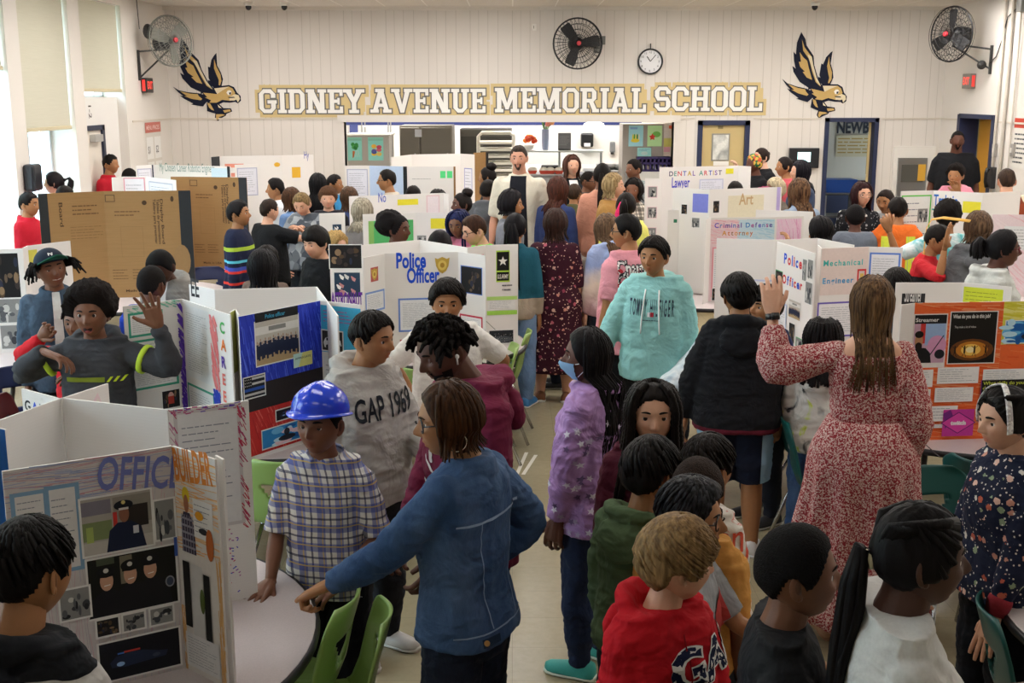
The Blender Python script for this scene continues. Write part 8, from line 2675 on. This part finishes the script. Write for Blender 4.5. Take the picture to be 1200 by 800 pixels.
 def vest(p, h):
  for s in (-1, 1):
   p.rect(s * .066 * h - .026 * h, 0, s * .066 * h + .026 * h, .40 * h, '#d8e04a'); p.rect(s * .066 * h - .014 * h, 0, s * .066 * h + .014 * h, .40 * h, '#9a9a98')
  p.rect(-.2 * h, .26 * h, .2 * h, .33 * h, '#d8e04a'); p.rect(-.2 * h, .275 * h, .2 * h, .315 * h, '#9a9a98')
 P('child in an orange safety vest with yellow and silver bands, back turned', 1053, 229, None, 172, 'tan', 1.05, d=10.3, hair='short', hk=dict(t=.05, side=.5), top=dict(kind='tee', mat=F_('#e8702a'), sleeve=.25, loose=.03, bag=.02, name='vest'), bottom=PT('#2a3a5a'), extras=[art(vest, .79, 1, 0, 'reflective_bands'), ('cuff', 1, '#3f9a55')], armL=((.2, .1, -1), (-.1, .6, -.3)))
 P('child with cropped black hair in a slate-grey sweatshirt, back turned', 1003, 238, None, 172, 'dark', 1.05, d=10.3, hair='fade', hairc='#131011', hk=dict(t=.06, side=.9), top=SW('#6d7480'))
 P('girl with long black hair resting her head on her hand', 962, 249, None, -128, 'tan', 1.0, True, d=9.5, hpitch=18, htilt=-14, hair='long', hairc='#131012', hk=dict(len=.7), top=SW('#7f8d74'), armL=((.3, .6, -.5), (-.3, .3, .7)), armR=((.28, .45, -.35), (-.3, -.15, .9)), handR='flat')
 P('woman with long curly brown hair at the steel-grey table, back turned', 937, 208, None, -160, 'light', 1.0, True, d=11.0, hair='wavy', hairc='#3d261b', hairhi='#8a6848', hk=dict(len=1.15), top=LS('#8fa0b4'))
 P('woman with long black hair in profile before the wall screen', 938, 187, None, -84, 'light', 1.0, True, d=12.8, hair='long', hairc='#15121a', hk=dict(len=.9), top=JK('#3f4a63'))
 P('girl with bright pink streaked hair in profile', 896, 220, None, -78, 'light', .95, True, d=10.5, hair='curly', hairc='#a8466a', hk=dict(t=.14, line='long'), top=dict(kind='tee', mat=F_('#c93a6a')))
 P('person in a beige knitted cap behind the pink-haired girl', 909, 207, None, -80, 'brown', .95, d=11.7, hair='cover', hairc='#b9a98a', hk=dict(t=.09), top=LS('#6b6258'))
 P('woman in a coral top in profile left of the wall screen', 920, 178, None, -84, 'tan', 1.0, True, d=13.7, hair='bun', hairc='#1c1513', hk=dict(at=(0, .42, .25), r=.14), top=LS('#c95a62'))
 P('girl in a green patterned headscarf and black top', 884, 179, None, -68, 'dark', 1.0, True, d=14.0, hair='cover', hk=dict(t=.06, mat=patches(('#2f6b45', '#c9a84a', '#1c3f2c', '#b8523a'), 30)), top=LS('#17181b'))
 P('woman in a black jacket standing behind the girl in the headscarf', 893, 168, None, -72, 'pale', 1.0, True, d=14.7, hair='bun', hairc='#2a1d18', hk=dict(at=(0, .4, .2), r=.13), top=JK('#1a1b1f'), armR='face')
 P('child whose dark hair shows over the Lawyer board', 862, 211, None, 150, 'tan', 1.0, d=12.6, hair='short', top=LS('#9a93b8'), armR='face')
 P('child whose dark head shows left of the pink-haired girl', 871, 234, None, 160, 'tan', 1.0, d=10.9, hair='short', top=LS('#2c2e34'))
 P('girl with dark curls in turquoise holding up a yellow tape measure', 1112, 236, None, 160, 'tan', .95, True, d=9.4, hair='curly', hk=dict(t=.2), top=dict(kind='tee', mat=blobs(((.4, '#e4ecec'), (.6, '#5fb8bc')), 8)), armR='low', armL=((.75, .1, -.4), (.25, -.1, .7)), handL='grip')
 pts = [at(x, y, d_) for x, y, d_ in ((1082, 318, 8.75), (1083, 290, 8.75), (1086, 266, 8.8), (1092, 257, 8.85), (1105, 255, 8.7), (1122, 257, 8.5), (1137, 259, 8.4))]
 q = MB(); q.tube(pts, (.012, .002), 6, up=(0, 0, 1)); tag(q.build('measuring_tape', plain('#dba43a', .5), None, True), 'yellow measuring tape held up by the curly-haired girl in turquoise', 'tape measure')
 P('boy in red and black throwing one arm straight up', 1101, 259, None, 60, 'tan', 1.0, d=8.75, lean=10, hair='short', top=dict(kind='long', sleeve=.62, mat=zbands(((0, '#1d1d21'), (.62, '#b8222c')), .7, 1.35)), armR=((.6, .5, -.15), (-.05, .1, 1)), handR='open', armL='down')
 P('person with straight brown hair in a grey hoodie, back turned', 1148, 246, None, 172, 'light', 1.05, True, d=8.5, hair='bob', hairc='#523b2a', hairhi='#7d6048', hk=dict(len=.42, open=60), top=HD('#67686c', loose=.02), bottom=PT('#22242b'))
 P('girl with glasses and black hair tied back in a pale hoodie', 1178, 267, None, 76, 'dark', 1.05, True, d=7.2, hair='pony', hairc='#131012', hk=dict(len=.5, spread=.18, n=20), top=HD('#c9cbc6'), extras=[('glasses', '#7a2c3a')])
 P('child whose dark hair shows above the orange streamer board', 1052, 314, 1.42, 172, 'tan', 1.0, hair='short', top=LS('#3b3f4a'))
 P('boy with an afro in a grey and black hoodie, mouth open, one hand raised', 104, 327, None, 3, 'brown', 1.0, d=5.55, hair='afro', hairc='#1e1613', hk=dict(t=.30, lump=.06), mouth='open', lids=.15, top=dict(kind='hoodie', mat=F_('#424347')), bottom=PT('#1f2026'),
 armL=((.95, .2, -.28), (-.22, .2, 1)), handL='spread', palmL=(0, 1, 0), armR=((.93, .15, -.38), (-.72, .38, .62), (-.85, .3, -.25)), handR='relax', palmR=(0, .3, -1),
 extras=[art(lambda p, h: p.rect(-.075 * h, 0, .045 * h, .016 * h, '#7f8a2c') and [p.poly([(q * h, .016 * h), (q * h + .012 * h, 0), (q * h + .020 * h, 0), (q * h + .008 * h, .016 * h)], '#c9de3a') for q in (.05, .068, .086)], .735, -1, 0, 'chest_stripes'), ('armring', '#c4e23a')])
 P('child in a bright red hoodie hidden behind the afro boy, arm across the face', 92, 350, None, -8, 'brown', 1.0, d=6.05, hair='short', top=HD('#c41e28'), armR=((1, .2, -.05), (-.75, .25, .62)), armL=((.5, .4, -.5), (-.5, .6, .3)))
 P('smiling boy in a dark cap with green brim and denim jacket', 57, 290, None, 24, 'brown', 1.0, d=6.75, htilt=-8, hpitch=-6, hyaw=12, hair='twists', hairc='#141011', hk=dict(n=90, len=.5, e0=-.1, e1=.35, amin=50), mouth='smile', lids=.8, top=dict(kind='jacket', mat=denim('#3b4c5e', '#6f8498')), extras=[('cap',), opened('#d9d6d0', .02)], armL=((.3, .5, -.7), (-.2, .8, .3)))
 P('boy in a grey zip hoodie over white, looking down', 186, 284, None, -14, 'deep', 1.0, d=7.4, hpitch=28, hair='fade', hairc='#110d0c', hk=dict(t=.06, side=.9), lids=.9, top=HD('#8d8983'), extras=[opened('#d9d6d2', .03)])
 P('boy in a blue shirt seen from behind, just in front of the grey hoodie boy', 176, 308, None, 165, 'dark', 1.0, d=6.75, hair='fade', hairc='#15100e', hk=dict(t=.03), top=TEE('#2340a8'))
 P('boy in a red polo at the left windows in profile', 33, 224, None, 84, 'tan', 1.0, d=11.2, hair='short', hairc='#1a1413', hk=dict(t=.07, side=.6), top=LS('#c41f32', collar=True))
 P('girl in pink with a ponytail by the tall window', 62, 200, None, -84, 'light', .95, True, d=12.4, hair='pony', hairc='#1d1718', hk=dict(len=.5, kick=.35, at=(0, .48, .15)), top=LS('#d9628c'))
 P('child whose dark head shows above the nearest cardboard board', 75, 216, None, 170, 'brown', 1.0, d=11.6, hair='short', top=LS('#8a4048'))
 P('boy in a red polo standing by the outside door', 129, 180, None, 78, 'tan', 1.0, d=14.6, hair='short', hairc='#15110f', hk=dict(t=.07, side=.6), top=LS('#c01f30', collar=True))
 P('child whose dark head shows right of the boy by the outside door', 151, 196, None, 160, 'dark', 1.0, d=14.4, hair='fade', hk=dict(t=.06, side=.9), top=LS('#40424a'))
 P('boy in a navy sweater with bright coloured stripes in profile', 279, 234, None, 84, 'tan', 1.0, d=10.2, hpitch=-6, hair='short', hairc='#120f10', hk=dict(t=.09, side=.9), top=dict(kind='sweater', mat=zbands(((0, '#1a2038'), (.18, '#c8382f'), (.22, '#1a2038'), (.36, '#c8382f'), (.40, '#3b4aa0'), (.46, '#1a2038'), (.52, '#58b8d0'), (.56, '#1a2038'), (.70, '#9fb83a'), (.76, '#1a2038')), .72, 1.28)), bottom=dict(mat=denim('#7f9cc0', '#aabfd8')), armR=((.2, .1, -1), (.05, -.05, -1)), armL=((.2, .2, -1), (.0, .4, -.9)))
 P('boy in a black tee seen from behind reaching towards the camouflage tee', 315, 231, None, 140, 'light', 1.12, d=11.0, hair='short', hairc='#2b1f18', hk=dict(t=.035, side=.6), top=TEE('#16171a', loose=.03), armR=((.6, .6, -.2), (.5, .7, .3)), armL='low')
 P('fair-haired boy in a grey camouflage tee looking at his hands', 353, 221, None, -12, 'light', 1.0, d=11.6, hpitch=24, hair='short', hairc='#7a6140', hairhi='#a88a5c', hk=dict(t=.08), top=dict(kind='tee', mat=patches(('#6d7278', '#8b9096', '#4e545c', '#a3a7aa'), 14), loose=.02), armL=((.3, .3, -.8), (-.7, .5, .6)), armR=((.3, .3, -.8), (-.7, .5, .6)))
 P('woman with brown hair in a blue top behind the camouflage tee boy', 341, 219, None, -130, 'light', 1.0, True, d=12.4, hair='long', hairc='#4b3223', hk=dict(len=.5), top=LS('#6f8fbf'))
 P('boy in a white shirt in profile before the orange-strip boards', 322, 208, None, -80, 'tan', 1.0, d=12.9, hair='short', hairc='#141010', hk=dict(t=.09), top=TEE('#dfe2e6', collar=True))
 P('person with a curtain of long black hair beside the curly-haired woman', 372, 202, None, 170, 'brown', 1.0, True, d=13.2, hair='long', hairc='#121012', hk=dict(len=1.6, n=60), top=LS('#1c1c20'))
 P('woman with short brown curls facing the viewer, talking', 384, 218, None, 6, 'light', 1.0, True, d=12.0, hair='curly', hairc='#5c3f2c', hk=dict(t=.13, line='bangs'), mouth='closed', top=TEE('#2a2a32'))
 P('boy in a bright blue top in profile behind the curly-haired woman', 392, 203, None, 76, 'tan', 1.0, d=13.5, hair='short', hairc='#141010', top=TEE('#3f92c8'))
 P('person with straight brown hair seen from behind beside the grey-blonde woman', 409, 218, None, 165, 'light', 1.0, True, d=12.9, hair='long', hairc='#4d3626', hk=dict(len=.6), top=LS('#3f4f80'))
 P('woman with long grey-blonde hair in a grey jacket, back turned', 424, 231, None, 158, 'light', 1.08, True, d=10.7, hair='long', hairc='#8f8470', hairhi='#c4b9a3', hk=dict(len=.75, n=60), top=JK('#77716f'))
 P('boy with thick black hair in a black hoodie looking down', 369, 263, None, -38, 'light', 1.0, d=8.45, hpitch=10, hair='short', hairc='#15110f', hk=dict(t=.12, lump=.03, line='bangs', side=.9), top=HD('#16181c'), lids=.6)
 P('girl with a long sheet of black hair over a mustard top, back turned', 307, 292, 1.49, 176, 'tan', 1.0, True, hair='long', hairc='#121012', hk=dict(len=.9, n=90), top=LS('#d09a3a'))
 P('child with dark hair just beyond the girl in mustard', 312, 285, None, 165, 'tan', 1.0, d=8.2, hair='short', top=LS('#6b5a50'))
 P('child with fluffy blonde hair bending below the sketch board', 393, 271, None, 60, 'light', 1.0, d=9.2, hair='curly', hairc='#b8955f', hk=dict(t=.14, line='long'), top=LS('#c9b08a'))
 P('man with glasses and short black hair in profile in beige', 453, 197, None, -84, 'tan', 1.0, d=12.5, hair='short', hairc='#17120f', hk=dict(t=.05, side=.6), top=LS('#cbbfae', collar=True), extras=[('glasses', '#1a1a1c')])
 P('child whose black hair shows beside the pale blue board', 484, 216, None, 165, 'tan', 1.0, d=12.75, hair='short', top=LS('#43454d'))
 P('child with long black hair seen from behind beside the brown board edge', 513, 221, None, 165, 'tan', 1.0, True, d=12.4, hair='long', hk=dict(len=.6), top=LS('#2a2b33'))
 P('girl with a big black hair puff in profile before the green board', 466, 243, None, 66, 'dark', 1.0, True, d=8.9, hair='puff', hairc='#161112', hk=dict(r=.52, at=(0, .34, .22)), top=TEE('#d9d4ce'))
 P('child with smooth black hair seen from behind left of the neon green shirt', 515, 268, None, 168, 'tan', 1.0, d=8.6, hair='cover', hairc='#131012', hk=dict(t=.07), top=LS('#b0829a'))
 P('girl with blue-black braids in a pink top', 537, 243, None, -24, 'brown', 1.0, True, d=9.7, hpitch=14, hair='braids', hairc='#1b2146', hk=dict(n=50, len=1.0), top=TEE('#d97f9a'))
 P('girl with dark hair piled up in profile, brown top', 541, 219, None, -70, 'dark', 1.0, True, d=11.0, hair='bun', hk=dict(at=(0, .25, .5), r=.26), top=LS('#5c3a2c'))
 P('boy with glasses in a neon green tee looking down', 555, 248, None, -68, 'light', 1.0, d=8.9, hpitch=16, hair='short', hairc='#3a2418', hk=dict(t=.07), top=TEE('#6fe04a'), extras=[('glasses', '#17171a')])
 P('woman with a black bob in profile behind the teal-jacket woman', 600, 223, None, 82, 'tan', 1.0, True, d=10.5, hair='bob', hairc='#151114', hk=dict(len=.3, t=.14), top=LS('#7d7f86'))
# ------------------------------------------------------------------ camera, light, assembly
def lights():
 w = bpy.data.worlds.new('daylight'); SC.world = w; w.use_nodes = True
 nt = w.node_tree
 bg = nt.nodes['Background']
 bg.inputs[0].default_value = (.72, .88, 1.0, 1)
 bg.inputs[1].default_value = 8.0
 n = 0
 for x in (-2.0, .4, 2.2):  # glowing panels added out of view to brighten the kitchen
  root = empty('kitchen_fill_light', (x, BACK + 2.2, 3.1))
  tag(root, 'added unseen light panel brightening the kitchen behind the hatch', 'ceiling light', 'added kitchen fill lights')
  q = MB(); q.bbox((-.62, -.32, -.03), (.62, .32, 0), .008); q.build('frame', WHITEP, root)
  q = MB(); q.box((-.6, -.3, -.036), (.6, .3, -.031)); q.build('diffuser', plain('#ffffff', .5, 0, .3, '#fffaf5', 40.0), root)
 for y in (1.6, 4.4, 7.2, 10.0, 12.8, 15.4):
  for x in (-3.4, -.4, 2.6, 5.2):
   n += 1
   root = empty('ceiling_light', (x, y, CEIL))
   tag(root, 'recessed fluorescent ceiling light', 'ceiling light', 'fluorescent ceiling lights')
   q = MB()
   for (a, b, c, d_) in ((-.65, -.33, .65, -.30), (-.65, .30, .65, .33), (-.65, -.30, -.62, .30), (.62, -.30, .65, .30)):
    q.box((a, b, -.02), (c, d_, .0))
   q.build('frame', WHITEP, root)
   q = MB(); q.box((-.62, -.30, -.012), (.62, .30, -.004))
   q.build('diffuser', plain('#ffffff', .5, 0, .3, '#fffaf5', LAMP.get(y, 5.0)), root)
LAMP = {1.6: 2.8, 4.4: 7.0, 7.2: 13, 10.0: 18, 12.8: 20, 15.4: 20}
def hemi_trees(rm):
 """greenery outside the windows"""
 m = Nodes('foliage'); v = m.coord(); n = m.noise(v, 5, 4, .7)
 m.color(m.ramp(n, [(.3, '#5f8a3c'), (.5, '#93b861'), (.7, '#d6e6b0')])); mat = m.fin(.8)
 for i, (x, y, z, r) in enumerate(((-9.5, 13.2, 2.2, 1.5), (-11.5, 17.8, 2.6, 1.9), (-11, 9.2, 2.4, 1.7))):
  root = tag(empty('garden_tree', (x, y, 0)), ['leafy tree outside the tall shaded window', 'leafy tree outside beyond the outside door', 'leafy tree outside the window nearest the picture edge'][i], 'tree')
  q = MB(); q.tube([(0, 0, -.3), (.05, 0, .8), (0, .1, z)], [.14, .11, .06], 8); q.build('trunk', plain('#5b4a3a', .8), root, True)
  q = MB(); b = MB().ell((0, 0, 0), (r, r, r * 1.1), 36, 24)
  q.add([Vector(p) * (1 + .22 * noise.noise(Vector(p) * 2 + Vector((i * 7, 0, 0))) + .15 * noise.noise(Vector(p) * 6)) + Vector((0, 0, z)) for p in b.v], b.f); q.build('crown', mat, root, True)
 q = MB(); q.box((-40, -5, -.15), (XL - .45, 30, -.05)); struct(q.build('ground_outside', plain('#b5b8b4', .9)))
def camera():
 cam = bpy.data.cameras.new('camera'); co = bpy.data.objects.new('camera', cam); COL.objects.link(co)
 cam.sensor_width = 36; cam.lens = 36 * FOC / 1200
 cam.clip_start = .05
 co.location = (0, 0, CAMZ); co.rotation_euler = (R(90) - PITCH, 0, 0)
 SC.camera = co
RM = room()
lettering()
eagle(242.5, 102.5, 'gold and navy swooping eagle emblem left of the lettering under the grey fan')
eagle(955.4, 98.3, 'gold and navy swooping eagle emblem right of the lettering above the open doorway', 7)
wall_things(RM)
kitchen(RM)
hemi_trees(RM)
if 'boards' in globals(): boards()
if 'furniture' in globals(): furniture()
if 'crowd' in globals(): crowd()
lights()
camera()
SC.view_settings.view_transform = 'Standard'
SC.view_settings.look = 'None'
SC.view_settings.exposure = 0.18
SC.view_settings.gamma = 1.0
SC.view_settings.use_curve_mapping = False
for o in LINK:
 COL.objects.link(o)
